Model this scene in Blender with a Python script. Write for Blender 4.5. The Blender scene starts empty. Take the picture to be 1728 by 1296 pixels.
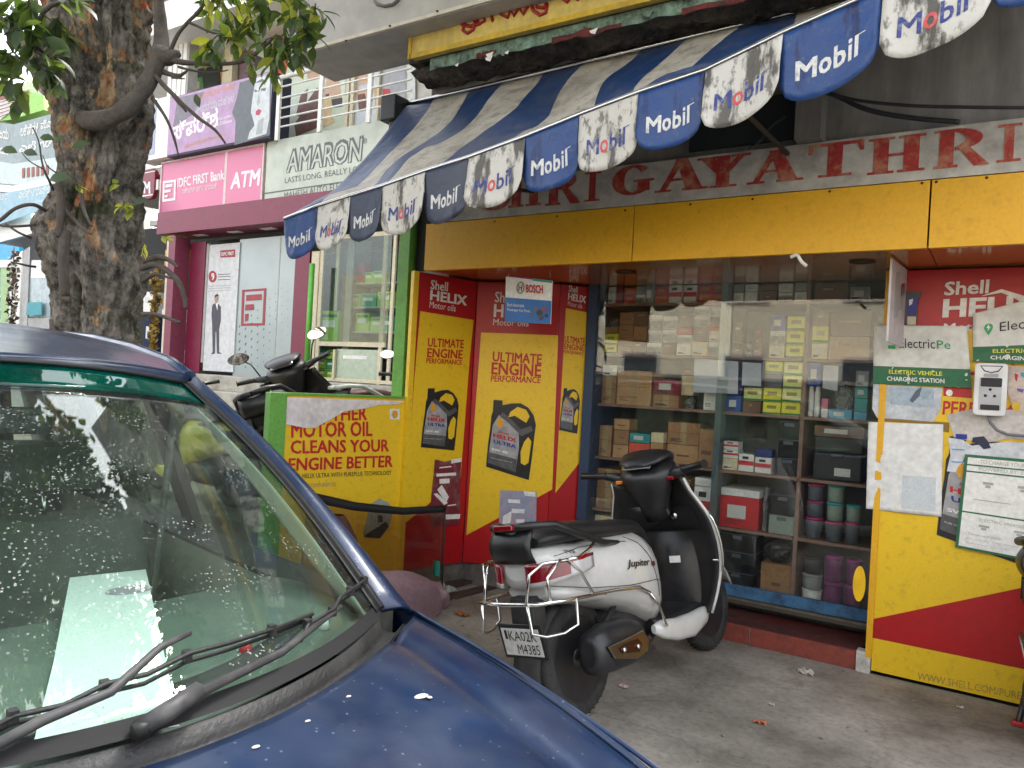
import bpy, bmesh, math, random
from mathutils import Vector, Matrix, noise
random.seed(7)
PI = math.pi
V = Vector
SC = bpy.context.scene
COL = SC.collection

# ------------------------------------------------------------------ camera
FPX = 1290.0
HEAD = math.radians(123.0)
FW = V((math.cos(HEAD), math.sin(HEAD), 0)); RT = V((math.sin(HEAD), -math.cos(HEAD), 0)); UP = V((0, 0, 1))
ROLL = math.radians(3.15)
CR = RT*math.cos(ROLL) + UP*math.sin(ROLL); CU = UP*math.cos(ROLL) - RT*math.sin(ROLL)
EYE = V((0, 0, 1.5))
cd = bpy.data.cameras.new('camera'); cam = bpy.data.objects.new('camera', cd); COL.objects.link(cam)
cd.sensor_width = 36; cd.lens = FPX/1728*36; cd.clip_start = .05; cd.clip_end = 500
mw = Matrix((CR, CU, -FW)).transposed().to_4x4(); mw.translation = EYE
cam.matrix_world = mw
SC.camera = cam
# ------------------------------------------------------------------ light
w = bpy.data.worlds.new('World'); SC.world = w; w.use_nodes = True
nt = w.node_tree; bg = nt.nodes['Background']
sky = nt.nodes.new('ShaderNodeTexSky'); sky.sky_type = 'NISHITA'; sky.sun_disc = False
SUN_EL, SUN_AZ = math.radians(60), math.radians(80)     # direction the light comes from (math azimuth, from +x)
sky.sun_elevation = SUN_EL; sky.sun_rotation = PI/2 - SUN_AZ
sky.air_density = 1.0; sky.dust_density = 4.0; sky.ozone_density = 1.0
hs = nt.nodes.new('ShaderNodeHueSaturation'); hs.inputs['Saturation'].default_value = .22
nt.links.new(sky.outputs[0], hs.inputs['Color']); nt.links.new(hs.outputs[0], bg.inputs[0])
bg.inputs[1].default_value = .15
sl = bpy.data.lights.new('sun', 'SUN'); sl.energy = 1.5; sl.angle = math.radians(20); sl.color = (1, .96, .9)
so = bpy.data.objects.new('sun', sl); COL.objects.link(so)
sd = V((math.cos(SUN_EL)*math.cos(SUN_AZ), math.cos(SUN_EL)*math.sin(SUN_AZ), math.sin(SUN_EL)))
so.rotation_euler = sd.to_track_quat('Z', 'Y').to_euler()
SC.view_settings.view_transform = 'Standard'; SC.view_settings.look = 'None'
SC.view_settings.exposure = 2.5; SC.view_settings.gamma = 1
SC.render.engine = 'CYCLES'; SC.cycles.use_denoising = True
SC.cycles.max_bounces = 7; SC.cycles.diffuse_bounces = 4; SC.cycles.transparent_max_bounces = 12
SC.cycles.glossy_bounces = 4; SC.cycles.caustics_reflective = False; SC.cycles.caustics_refractive = False

# ------------------------------------------------------------------ photo geometry helpers
def ray(px, py):
    return FW + CR*((px-864)/FPX) - CU*((py-648)/FPX)
def hy(px, py, Y):
    d = ray(px, py); return EYE + d*((Y-EYE.y)/d.y)
def hx(px, py, X):
    d = ray(px, py); return EYE + d*((X-EYE.x)/d.x)
def hz(px, py, Z):
    d = ray(px, py); return EYE + d*((Z-EYE.z)/d.z)
def hd(px, py, D):                                   # at depth D along the view axis
    return EYE + ray(px, py)*D
class Pl:                                            # an upright plane through two plan points, seen left to right
    def __init__(s, a, b):
        s.o = V((a[0], a[1], 0)); s.u = (V((b[0], b[1], 0))-s.o).normalized(); s.v = V((0, 0, 1)); s.n = s.u.cross(s.v)
    def hit(s, px, py):
        d = ray(px, py); return EYE + d*((s.o-EYE).dot(s.n)/d.dot(s.n))
    def uv(s, px, py):
        p = s.hit(px, py)-s.o; return p.dot(s.u), p.z
    def w(s, u, v, n=0.0):
        return s.o + s.u*u + s.v*v + s.n*n

# ------------------------------------------------------------------ materials
MC = {}
def M(name, col, rough=.6, metal=0.0, dirt=0.0, dcol=(.09, .075, .06), ds=3.0, streak=False, bump=0.0, bs=60.0, coat=0.0,
      spec=.5, var=.12, local=False, thr=.5, sub=0.0, trans=0.0, dists=None, bdist=.01):
    if name in MC: return MC[name]
    m = bpy.data.materials.new(name); m.use_nodes = True; nt = m.node_tree; N = nt.nodes; L = nt.links
    b = N['Principled BSDF']; b.inputs['Base Color'].default_value = (*col, 1); b.inputs['Roughness'].default_value = rough
    b.inputs['Metallic'].default_value = metal; b.inputs['Specular IOR Level'].default_value = spec
    b.inputs['Coat Weight'].default_value = coat; b.inputs['Coat Roughness'].default_value = .06
    if trans: b.inputs['Transmission Weight'].default_value = trans
    m.diffuse_color = (*col, 1)
    if local: src = N.new('ShaderNodeTexCoord').outputs['Object']
    else: src = N.new('ShaderNodeNewGeometry').outputs['Position']
    mp = N.new('ShaderNodeMapping'); L.new(src, mp.inputs['Vector'])
    if streak: mp.inputs['Scale'].default_value = (1, 1, .14)
    cur = None
    if var:
        n1 = N.new('ShaderNodeTexNoise'); n1.inputs['Scale'].default_value = ds*4.3; n1.inputs['Detail'].default_value = 5
        L.new(src, n1.inputs['Vector'])
        mr = N.new('ShaderNodeMapRange'); mr.inputs[1].default_value = .3; mr.inputs[2].default_value = .7
        mr.inputs[3].default_value = 1-var; mr.inputs[4].default_value = 1+var
        L.new(n1.outputs[0], mr.inputs[0])
        mx = N.new('ShaderNodeVectorMath'); mx.operation = 'SCALE'; mx.inputs[0].default_value = col
        L.new(mr.outputs[0], mx.inputs['Scale']); cur = mx.outputs[0]
    if dirt:
        n2 = N.new('ShaderNodeTexNoise'); n2.inputs['Scale'].default_value = ds; n2.inputs['Detail'].default_value = 9
        n2.inputs['Roughness'].default_value = .68; L.new(mp.outputs[0], n2.inputs['Vector'])
        r = N.new('ShaderNodeMapRange'); r.inputs[1].default_value = thr-.06; r.inputs[2].default_value = thr+.2
        r.inputs[4].default_value = dirt; L.new(n2.outputs[0], r.inputs[0])
        mi = N.new('ShaderNodeMix'); mi.data_type = 'RGBA'; mi.inputs[6].default_value = (*col, 1); mi.inputs[7].default_value = (*dcol, 1)
        L.new(r.outputs[0], mi.inputs[0])
        if cur: L.new(cur, mi.inputs[6])
        cur = mi.outputs[2]
        rr = N.new('ShaderNodeMapRange'); rr.inputs[3].default_value = rough; rr.inputs[4].default_value = min(1, rough+.35)
        L.new(r.outputs[0], rr.inputs[0]); L.new(rr.outputs[0], b.inputs['Roughness'])
    if cur: L.new(cur, b.inputs['Base Color'])
    if bump:
        n3 = N.new('ShaderNodeTexNoise'); n3.inputs['Scale'].default_value = bs; n3.inputs['Detail'].default_value = 6
        L.new(src, n3.inputs['Vector']); bp = N.new('ShaderNodeBump'); bp.inputs['Strength'].default_value = bump
        bp.inputs['Distance'].default_value = bdist; L.new(n3.outputs[0], bp.inputs['Height']); L.new(bp.outputs[0], b.inputs['Normal'])
    MC[name] = m; return m
def GLASS(name, tint=(.85, .9, .88), haze=.04, hcol=(.5, .5, .48), hs=8.0, ior=1.5, drops=0.0, rough=0.0):
    if name in MC: return MC[name]
    m = bpy.data.materials.new(name); m.use_nodes = True; nt = m.node_tree; N = nt.nodes; L = nt.links
    N.remove(N['Principled BSDF']); out = N['Material Output']
    tr = N.new('ShaderNodeBsdfTransparent'); tr.inputs[0].default_value = (*tint, 1)
    gl = N.new('ShaderNodeBsdfGlossy'); gl.inputs['Roughness'].default_value = rough
    fr = N.new('ShaderNodeFresnel'); gq = N.new('ShaderNodeNewGeometry'); io = N.new('ShaderNodeMapRange'); io.inputs[3].default_value = ior; io.inputs[4].default_value = 1/ior
    L.new(gq.outputs['Backfacing'], io.inputs[0]); L.new(io.outputs[0], fr.inputs[0])
    a = N.new('ShaderNodeMixShader'); L.new(fr.outputs[0], a.inputs[0]); L.new(tr.outputs[0], a.inputs[1]); L.new(gl.outputs[0], a.inputs[2])
    df = N.new('ShaderNodeBsdfDiffuse'); df.inputs[0].default_value = (*hcol, 1)
    g = N.new('ShaderNodeNewGeometry'); n = N.new('ShaderNodeTexNoise'); n.inputs['Scale'].default_value = hs; n.inputs['Detail'].default_value = 7
    L.new(g.outputs['Position'], n.inputs['Vector'])
    r = N.new('ShaderNodeMapRange'); r.inputs[1].default_value = .35; r.inputs[2].default_value = .75; r.inputs[3].default_value = haze*.4; r.inputs[4].default_value = haze*2
    L.new(n.outputs[0], r.inputs[0]); fac = r.outputs[0]
    if drops:
        vo = N.new('ShaderNodeTexVoronoi'); vo.inputs['Scale'].default_value = 95; L.new(g.outputs['Position'], vo.inputs['Vector'])
        n5 = N.new('ShaderNodeTexNoise'); n5.inputs['Scale'].default_value = 9; L.new(g.outputs['Position'], n5.inputs['Vector'])
        r2 = N.new('ShaderNodeMapRange'); r2.inputs[1].default_value = .24; r2.inputs[2].default_value = .16; r2.inputs[4].default_value = drops
        L.new(vo.outputs['Distance'], r2.inputs[0])
        r4 = N.new('ShaderNodeMapRange'); r4.inputs[1].default_value = .45; r4.inputs[2].default_value = .62; L.new(n5.outputs[0], r4.inputs[0])
        ml = N.new('ShaderNodeMath'); ml.operation = 'MULTIPLY'; L.new(r2.outputs[0], ml.inputs[0]); L.new(r4.outputs[0], ml.inputs[1])
        mm = N.new('ShaderNodeMath'); mm.operation = 'MAXIMUM'; L.new(fac, mm.inputs[0]); L.new(ml.outputs[0], mm.inputs[1]); fac = mm.outputs[0]
    c = N.new('ShaderNodeMixShader'); L.new(fac, c.inputs[0]); L.new(a.outputs[0], c.inputs[1]); L.new(df.outputs[0], c.inputs[2])
    L.new(c.outputs[0], out.inputs[0]); MC[name] = m; return m

# ------------------------------------------------------------------ mesh building
WM = {}
def wm(o): return WM.get(o.name, Matrix.Identity(4)) if o else Matrix.Identity(4)
def tag(o, label=None, cat=None, group=None, kind=None):
    if label: o['label'] = label
    if cat: o['category'] = cat
    if group: o['group'] = group
    if kind: o['kind'] = kind
    return o
def thing(name, label, cat, loc=(0, 0, 0), rz=0.0, group=None, M4=None):
    o = bpy.data.objects.new(name, None); COL.objects.link(o); o.empty_display_size = .1
    m = M4 if M4 is not None else Matrix.Translation(V(loc)) @ Matrix.Rotation(rz, 4, 'Z')
    o.matrix_world = m; WM[o.name] = m.copy(); tag(o, label, cat, group); return o
class MB:
    def __init__(s): s.v = []; s.f = []; s.m = []; s.s = []
    def fc(s, pts, m=0, sm=False):
        k = len(s.v); s.v += [V(p) for p in pts]; s.f.append(list(range(k, k+len(pts)))); s.m.append(m); s.s.append(sm)
        return s
    def box(s, a, b, m=0, T=None):
        x0, y0, z0 = a; x1, y1, z1 = b; k = len(s.v)
        P = [V(p) for p in ((x0, y0, z0), (x1, y0, z0), (x1, y1, z0), (x0, y1, z0), (x0, y0, z1), (x1, y0, z1), (x1, y1, z1), (x0, y1, z1))]
        if T: P = [T @ p for p in P]
        s.v += P
        for q in ((0, 3, 2, 1), (4, 5, 6, 7), (0, 1, 5, 4), (1, 2, 6, 5), (2, 3, 7, 6), (3, 0, 4, 7)):
            s.f.append([k+i for i in q]); s.m.append(m); s.s.append(False)
        return s
    def pbox(s, pl, u0, v0, u1, v1, n0, n1, m=0):    # box given in the coordinates of an upright plane
        T = Matrix((pl.u, -pl.n, pl.v)).transposed().to_4x4(); T.translation = pl.o
        return s.box((min(u0, u1), -max(n0, n1), min(v0, v1)), (max(u0, u1), -min(n0, n1), max(v0, v1)), m, T)
    def prism(s, pts, n, t, m=0):                    # polygon pts (3d), extruded along n by t
        k = len(s.v); c = len(pts); n = V(n)
        nn = V((0, 0, 0))
        for i in range(c): nn += V(pts[i]).cross(V(pts[(i+1) % c]))
        if nn.dot(n) < 0: pts = list(reversed(pts))
        s.v += [V(p) for p in pts] + [V(p)+n*t for p in pts]
        s.f.append([k+c-1-i for i in range(c)]); s.f.append([k+c+i for i in range(c)]); s.m += [m, m]; s.s += [False, False]
        for i in range(c):
            j = (i+1) % c; s.f.append([k+i, k+j, k+c+j, k+c+i]); s.m.append(m); s.s.append(False)
        return s
    def tube(s, path, r, n=8, m=0, cap=True, smooth=True):
        path = [V(p) for p in path]; R = r if isinstance(r, (list, tuple)) else [r]*len(path)
        k = len(s.v); t0 = (path[1]-path[0]).normalized()
        a = t0.orthogonal().normalized()
        for i, p in enumerate(path):
            t = (path[min(i+1, len(path)-1)]-path[max(i-1, 0)])
            t = t.normalized() if t.length > 1e-9 else t0
            a = (a - t*a.dot(t))
            a = a.normalized() if a.length > 1e-6 else t.orthogonal().normalized()
            b = t.cross(a)
            for j in range(n):
                th = 2*PI*j/n; s.v.append(p + (a*math.cos(th)+b*math.sin(th))*R[i])
        for i in range(len(path)-1):
            for j in range(n):
                q = (j+1) % n
                s.f.append([k+i*n+j, k+i*n+q, k+(i+1)*n+q, k+(i+1)*n+j]); s.m.append(m); s.s.append(smooth)
        if cap:
            s.f.append([k+n-1-j for j in range(n)]); s.f.append([k+(len(path)-1)*n+j for j in range(n)]); s.m += [m, m]; s.s += [False, False]
        return s
    def rings(s, rings, m=0, close=True, cap=True, smooth=True):   # loft through equal-count rings
        k = len(s.v); n = len(rings[0])
        for r in rings: s.v += [V(p) for p in r]
        for i in range(len(rings)-1):
            for j in range(n if close else n-1):
                q = (j+1) % n; s.f.append([k+i*n+j, k+i*n+q, k+(i+1)*n+q, k+(i+1)*n+j]); s.m.append(m); s.s.append(smooth)
        if cap:
            s.f.append([k+n-1-j for j in range(n)]); s.f.append([k+(len(rings)-1)*n+j for j in range(n)]); s.m += [m, m]; s.s += [False, False]
        return s
    def lathe(s, prof, T=None, n=20, m=0, smooth=True):            # profile (r, z)
        T = T or Matrix.Identity(4)
        rr = [[T @ V((r*math.cos(2*PI*j/n), r*math.sin(2*PI*j/n), z)) for j in range(n)] for r, z in prof]
        return s.rings(rr, m, True, True, smooth)
    def grid(s, fn, nu, nv, m=0, smooth=True, flip=False):
        k = len(s.v)
        for i in range(nu+1):
            for j in range(nv+1): s.v.append(V(fn(i/nu, j/nv)))
        for i in range(nu):
            for j in range(nv):
                q = [k+i*(nv+1)+j, k+(i+1)*(nv+1)+j, k+(i+1)*(nv+1)+j+1, k+i*(nv+1)+j+1]
                if flip: q.reverse()
                s.f.append(q); s.m.append(m if not callable(m) else m((i+.5)/nu, (j+.5)/nv)); s.s.append(smooth)
        return s
    def build(s, name, mats, parent=None, local=False, label=None, cat=None, group=None, kind=None, bevel=0.0, solid=0.0, sub=0, offset=0.0):
        if not isinstance(mats, (list, tuple)): mats = [mats]
        P = s.v
        if parent is not None:
            if not local:
                inv = wm(parent).inverted(); P = [inv @ p for p in P]
            mtx = wm(parent).copy()
            ctr = V((0, 0, 0))
        else:
            lo = V([min(p[i] for p in P) for i in range(3)]); hi = V([max(p[i] for p in P) for i in range(3)])
            ctr = V(((lo.x+hi.x)/2, (lo.y+hi.y)/2, lo.z)); P = [p-ctr for p in P]; mtx = Matrix.Translation(ctr)
        me = bpy.data.meshes.new(name); me.from_pydata([tuple(p) for p in P], [], s.f)
        for mt in mats: me.materials.append(mt)
        me.polygons.foreach_set('material_index', s.m); me.polygons.foreach_set('use_smooth', s.s)
        me.update()
        o = bpy.data.objects.new(name, me); COL.objects.link(o)
        if parent is not None: o.parent = parent
        else: o.matrix_world = mtx
        WM[o.name] = mtx
        if solid:
            md = o.modifiers.new('solid', 'SOLIDIFY'); md.thickness = solid; md.offset = offset
        if bevel:
            md = o.modifiers.new('bevel', 'BEVEL'); md.width = bevel; md.segments = 2; md.limit_method = 'ANGLE'; md.angle_limit = math.radians(50)
        if sub:
            md = o.modifiers.new('sub', 'SUBSURF'); md.levels = sub; md.render_levels = sub
        tag(o, label, cat, group, kind); return o
def weld(o, d=1e-4):
    bm = bmesh.new(); bm.from_mesh(o.data); bmesh.ops.remove_doubles(bm, verts=bm.verts, dist=d); bm.to_mesh(o.data); bm.free(); return o
def fixn(o):
    bm = bmesh.new(); bm.from_mesh(o.data); bmesh.ops.recalc_face_normals(bm, faces=bm.faces); bm.to_mesh(o.data); bm.free(); return o
def copy_tree(o, parent=None):
    c = o.copy(); COL.objects.link(c)
    if parent: c.parent = parent
    for ch in list(o.children): copy_tree(ch, c)
    return c
def ppoly(pl, px, name, mat, parent=None, n=.002, t=.0015, **kw):
    return MB().prism([pl.hit(*p)+pl.n*n for p in px], pl.n, t).build(name, mat, parent, **kw)
def upoly(pl, uv, name, mat, parent=None, n=.002, t=.0015, **kw):
    return MB().prism([pl.w(a, b, n) for a, b in uv], pl.n, t).build(name, mat, parent, **kw)

# ------------------------------------------------------------------ lettering
TC = {}
def tmesh(s, bold=0.0, shear=0.0, sp=1.0):
    k = (s, bold, shear, sp)
    if k in TC: return TC[k]
    c = bpy.data.curves.new('t', 'FONT'); c.body = s; c.resolution_u = 2; c.shear = shear; c.space_character = sp
    o = bpy.data.objects.new('t', c); me = bpy.data.meshes.new_from_object(o)
    vs = [v.co.copy() for v in me.vertices]; fs = [list(p.vertices) for p in me.polygons]
    bpy.data.objects.remove(o); bpy.data.curves.remove(c); bpy.data.meshes.remove(me)
    if not vs: vs = [V((0, 0, 0)), V((1, 0, 0)), V((0, 1, 0))]; fs = [[0, 1, 2]]
    for v in vs: v.z = 0
    if bold > .012:
        b_ = bold*.8; n0 = len(vs); f0 = list(fs); v0 = list(vs)
        for li, (dx, dy) in enumerate(((b_, b_*.7), (-b_, b_*.7), (b_, -b_*.7), (-b_, -b_*.7))):
            k0 = len(vs); vs += [V((v.x+dx, v.y+dy, -(li+1))) for v in v0]; fs += [[i+k0 for i in f] for f in f0]
    x0 = min(v.x for v in vs); x1 = max(v.x for v in vs); y0 = min(v.y for v in vs); y1 = max(v.y for v in vs)
    TC[k] = ([((v.x-x0)/(x1-x0), (v.y-y0)/(y1-y0), v.z*.00025) for v in vs], fs, (x1-x0)/(y1-y0)); return TC[k]
def text_on(o, u, v, n, s, bold=.02, shear=0.0, sp=1.0, mb=None, m=0, t=.0):
    """lettering filling the box from o spanned by vectors u (width) and v (height), set off along n"""
    vs, fs, ar = tmesh(s, bold, shear, sp); mb = mb or MB(); k = len(mb.v)
    nz = u.cross(v).normalized()
    mb.v += [o+u*a+v*b+n+nz*c for a, b, c in vs]
    for f in fs: mb.f.append([k+i for i in f]); mb.m.append(m); mb.s.append(False)
    return mb
def ptext(pl, s, l, r, top, mat, parent, n=.004, bold=.02, shear=0.0, name='lettering', sp=1.0, **kw):
    """l, r: photo points at the ends of the baseline, top: photo point at the upper left"""
    a = pl.hit(*l)+pl.n*n; b = pl.hit(*r)+pl.n*n; c = pl.hit(*top)+pl.n*n
    return text_on(a, b-a, (c-a), V((0, 0, 0)), s, bold, shear, sp).build(name, mat, parent, **kw)
# ================================================================== materials in common
m_yel = M('yellow_board', (.74, .39, .009), .5, dirt=.35, dcol=(.14, .08, .02), ds=14, thr=.60, var=.06)
m_yelp = M('yellow_print', (.80, .52, .015), .42, dirt=.5, dcol=(.20, .12, .03), ds=24, thr=.60, var=.06)
m_red = M('red_print', (.42, .006, .010), .4, dirt=.4, dcol=(.10, .02, .02), ds=7, thr=.6, var=.08)
m_redt = M('red_lettering', (.50, .012, .012), .45, dirt=.3, dcol=(.5, .3, .1), ds=14, thr=.62)
m_wht = M('white_print', (.78, .77, .74), .5, dirt=.4, dcol=(.25, .22, .18), ds=10, thr=.6)
m_paper = M('white_paper', (.74, .74, .73), .75, dirt=.3, dcol=(.4, .36, .3), ds=8, thr=.58, bump=.3, bs=14)
m_ylet = M('yellow_lettering', (.75, .72, .05), .5)
m_green = M('green_paint', (.13, .36, .055), .45, dirt=.5, dcol=(.06, .07, .03), ds=12, thr=.58)
m_dkgreen = M('dark_green_print', (.012, .13, .055), .5, dirt=.3, dcol=(.1, .15, .1), ds=8)
m_grtxt = M('green_lettering', (.03, .35, .12), .5)
m_black = M('black_plastic', (.012, .012, .013), .38, var=.2)
m_blackm = M('black_matte', (.02, .02, .02), .7, dirt=.5, dcol=(.1, .09, .08), ds=9)
m_ink = M('dark_ink', (.02, .02, .025), .6)
m_blueink = M('blue_ink', (.01, .03, .28), .5)
m_conc = M('stained_concrete', (.25, .235, .21), .85, dirt=.85, dcol=(.045, .042, .038), ds=2.2, thr=.48, bump=.5, bs=30)
m_cream = M('cream_paint', (.62, .55, .42), .6, dirt=.35, dcol=(.3, .24, .16), ds=6)
m_grey = M('grey_paint', (.40, .40, .39), .55, dirt=.3, dcol=(.2, .19, .17), ds=3)
m_steel = M('steel', (.55, .55, .56), .25, metal=1.0, var=.05)
m_dark = M('dark_void', (.012, .012, .012), .9)

# ================================================================== ground
def slab_mat():
    m = bpy.data.materials.new('forecourt_concrete'); m.use_nodes = True; N = m.node_tree.nodes; L = m.node_tree.links
    b = N['Principled BSDF']; g = N.new('ShaderNodeNewGeometry')
    def noi(sc, det=8, ro=.6, vec=None):
        n = N.new('ShaderNodeTexNoise'); n.inputs['Scale'].default_value = sc; n.inputs['Detail'].default_value = det
        n.inputs['Roughness'].default_value = ro; L.new(vec or g.outputs['Position'], n.inputs['Vector']); return n
    def ramp(src, pts):
        r = N.new('ShaderNodeValToRGB'); e = r.color_ramp.elements
        while len(e) < len(pts): e.new(.5)
        for i, (p, c) in enumerate(pts): e[i].position = p; e[i].color = (*c, 1)
        L.new(src, r.inputs[0]); return r
    a = ramp(noi(1.3, 10, .62).outputs[0], [(.3, (.12, .105, .088)), (.43, (.235, .215, .185)), (.58, (.37, .34, .30)), (.75, (.44, .41, .37))])
    c = ramp(noi(30, 6, .7).outputs[0], [(.3, (.6, .6, .6)), (.5, (1, 1, 1)), (.7, (1.25, 1.22, 1.18))])
    mx = N.new('ShaderNodeMix'); mx.data_type = 'RGBA'; mx.blend_type = 'MULTIPLY'; mx.inputs[0].default_value = .75
    L.new(a.outputs[0], mx.inputs[6]); L.new(c.outputs[0], mx.inputs[7])
    vo = N.new('ShaderNodeTexVoronoi'); vo.feature = 'DISTANCE_TO_EDGE'; vo.inputs['Scale'].default_value = 1.1
    wv = N.new('ShaderNodeVectorMath'); wv.operation = 'MULTIPLY_ADD'; wv.inputs[1].default_value = (.35, .35, .35)
    L.new(noi(3, 6).outputs[1], wv.inputs[0]); L.new(g.outputs['Position'], wv.inputs[2]); L.new(wv.outputs[0], vo.inputs['Vector'])
    cr = ramp(vo.outputs['Distance'], [(0, (.45, .42, .38)), (.006, (.75, .72, .7)), (.012, (1, 1, 1))])
    m2 = N.new('ShaderNodeMix'); m2.data_type = 'RGBA'; m2.blend_type = 'MULTIPLY'; m2.inputs[0].default_value = .35
    L.new(mx.outputs[2], m2.inputs[6]); L.new(cr.outputs[0], m2.inputs[7]); 
    # oily dark blotches
    ob = ramp(noi(.9, 4, .5).outputs[0], [(.56, (1, 1, 1)), (.68, (.42, .39, .36))])
    m3 = N.new('ShaderNodeMix'); m3.data_type = 'RGBA'; m3.blend_type = 'MULTIPLY'; m3.inputs[0].default_value = .9
    L.new(m2.outputs[2], m3.inputs[6]); L.new(ob.outputs[0], m3.inputs[7]); L.new(m3.outputs[2], b.inputs['Base Color'])
    rr = N.new('ShaderNodeMapRange'); rr.inputs[3].default_value = .55; rr.inputs[4].default_value = .95; L.new(noi(2, 4).outputs[0], rr.inputs[0])
    L.new(rr.outputs[0], b.inputs['Roughness'])
    bp = N.new('ShaderNodeBump'); bp.inputs['Strength'].default_value = .5; bp.inputs['Distance'].default_value = .004
    L.new(noi(55, 7, .7).outputs[0], bp.inputs['Height']); L.new(bp.outputs[0], b.inputs['Normal'])
    return m
m_fore = slab_mat()
m_asph = M('asphalt', (.055, .054, .052), .85, dirt=.5, dcol=(.12, .11, .10), ds=1.5, bump=.6, bs=90)
MB().box((-110, -90, -.4), (110, 110, -.13)).build('ground', m_asph, kind='structure')
MB().box((-70, -6.6, -.129), (70, -1.35, -.09)).build('road', m_asph, kind='structure')
fc = MB().box((-9, -1.2, -.12), (6, 9, -.02)).build('forecourt', M('joint_dirt', (.05, .045, .04), .9), kind='structure')
for i in range(6):
    for j in range(4):
        x0 = -8+i*2.15; y0 = -1.2+j*1.48; off = .35 if j % 2 else 0
        MB().box((x0+.004-off, y0+.004, -.05), (x0+2.146-off, y0+1.476, random.uniform(-.0015, .0015))).build('slab', m_fore, fc, bevel=.004)
kb = MB()
for i in range(24): kb.box((-20+i*1.5, -1.35, -.13), (-18.51+i*1.5, -1.2, .005))
kb.build('kerb', M('kerb_stone', (.28, .27, .25), .85, dirt=.5, ds=4), kind='structure', bevel=.01)

# ================================================================== shop building
YF, YP, YW = 4.08, 4.70, 5.0
XL = hy(717, 457, YF).x - .01
XR = 2.2
bld = thing('shop_building', 'weathered concrete shop building behind the striped awning', 'building', (-.6, 6, 0))
m_wall = M('sooty_wall', (.33, .315, .29), .85, dirt=.75, dcol=(.05, .048, .045), ds=1.6, thr=.45, streak=True, bump=.4, bs=18)
MB().box((XL-.06, 4.13, 2.80), (XR, 4.35, 3.62)).build('wall', m_wall, bld)
MB().box((XL-.14, 4.36, -.1), (XL-.0, 9, 7)).build('wall', m_wall, bld)
MB().box((XL-.14, 4.66, 0), (XL+.10, 4.80, 3.5)).build('wall', m_wall, bld)
MB().box((XL, 4.36, 2.30), (XR, 9, 7.5)).box((XR, 4.1, 0), (XR+3, 9, 7.5)).build('wall', m_wall, bld)
MB().box((XL, 5.62, 0), (XR, 5.75, 2.4)).build('back_wall', m_wall, bld)
# shade of a recess over the lintel, put in as a dark box
MB().box((hy(1165, 240, 4.12).x, 4.10, 2.86), (hy(1352, 190, 4.12).x, 4.16, 3.10)).build('recess_shade', M('recess_shade_dark', (.012, .02, .022), .7), bld)
MB().box((hy(1352, 190, 4.12).x, 4.0, 2.82), (hy(1395, 190, 4.12).x, 4.13, 3.4)).build('wall_stub', m_wall, bld)
# balcony slab with a crumbled soffit
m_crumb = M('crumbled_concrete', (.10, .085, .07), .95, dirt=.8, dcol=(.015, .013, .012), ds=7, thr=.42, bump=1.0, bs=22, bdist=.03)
def crumb(u, v):
    x = XL-.04+(XR-XL+.1)*u; y = 3.86+(4.36-3.86)*v
    e = noise.noise(V((x*6, y*9, 0)))*.035+noise.noise(V((x*21, y*22, 3)))*.02
    return V((x, y, 3.555+e-.04*math.sin(PI*v)+.01*v))
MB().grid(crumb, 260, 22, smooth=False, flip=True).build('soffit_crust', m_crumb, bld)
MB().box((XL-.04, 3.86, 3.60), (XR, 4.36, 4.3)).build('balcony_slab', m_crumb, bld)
# peeling mint and red paint along the slab lip
m_mint = M('peeling_mint_paint', (.20, .32, .25), .8, dirt=.95, dcol=(.03, .028, .025), ds=12, thr=.44, bump=.5, bs=30)
m_mar = M('peeling_red_paint', (.16, .02, .02), .8, dirt=.9, dcol=(.03, .028, .025), ds=10, thr=.47)
def lip(u, v):
    x = XL+.15+(XR-XL-.2)*u; e = noise.noise(V((x*8, v*3, 1)))*.02
    return V((x, 3.852+.004*noise.noise(V((x*20, v, 5))), 3.60-.075*v+e*v))
MB().grid(lip, 150, 3, smooth=False).build('peeling_lip', m_mint, bld, solid=.004)
for (a, b, zz) in ((-2.35, -1.9, 3.53), (-1.55, -.9, 3.525), (-2.9, -2.75, 3.54), (-.5, -.2, 3.52)):
    MB().grid(lambda u, v: V((a+(b-a)*u, 3.846-.02*v*noise.noise(V((u*4, a, 2)))**2, zz+.02-.035*v+.02*noise.noise(V((u*5, v*3, a))))), 14, 3).build('paint_flake', m_mar, bld, solid=.003)
for k in range(26):
    x = random.uniform(XL+.1, 1); z = 3.53+random.uniform(-.02, .04); a = random.uniform(.02, .07)
    MB().prism([(x, 3.835, z), (x+a, 3.835, z+.008), (x+a*.7, 3.833, z-a*.5), (x+a*.2, 3.83, z-a*.3)], (0, -1, 0), .003).build('paint_flake', m_wht if k % 2 else m_mint, bld)
# soffit of the shop front (glossy orange brown composite)
m_sof = M('orange_soffit', (.42, .155, .012), .16, dirt=.3, dcol=(.12, .05, .01), ds=4, thr=.55, coat=.5, var=.06)
xs1 = hy(1068, 400, YF).x; xs2 = hy(1566, 400, YF).x
for a, b in ((XL, xs1), (xs1+.004, xs2), (xs2+.004, XR)):
    MB().box((a, YF+.03, 2.255), (b, 5.06, 2.27)).build('soffit_panel', m_sof, bld)
for px, py in ((1056, 458), (1455, 441)):
    p = hz(px, py, 2.255)
    MB().lathe([(.062, 0), (.066, -.006), (.055, -.008), (.045, -.004), (.0, -.004)], Matrix.Translation(p), 24).build('downlight', M('lamp_bezel', (.05, .035, .02), .35, metal=.6), bld)
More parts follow.
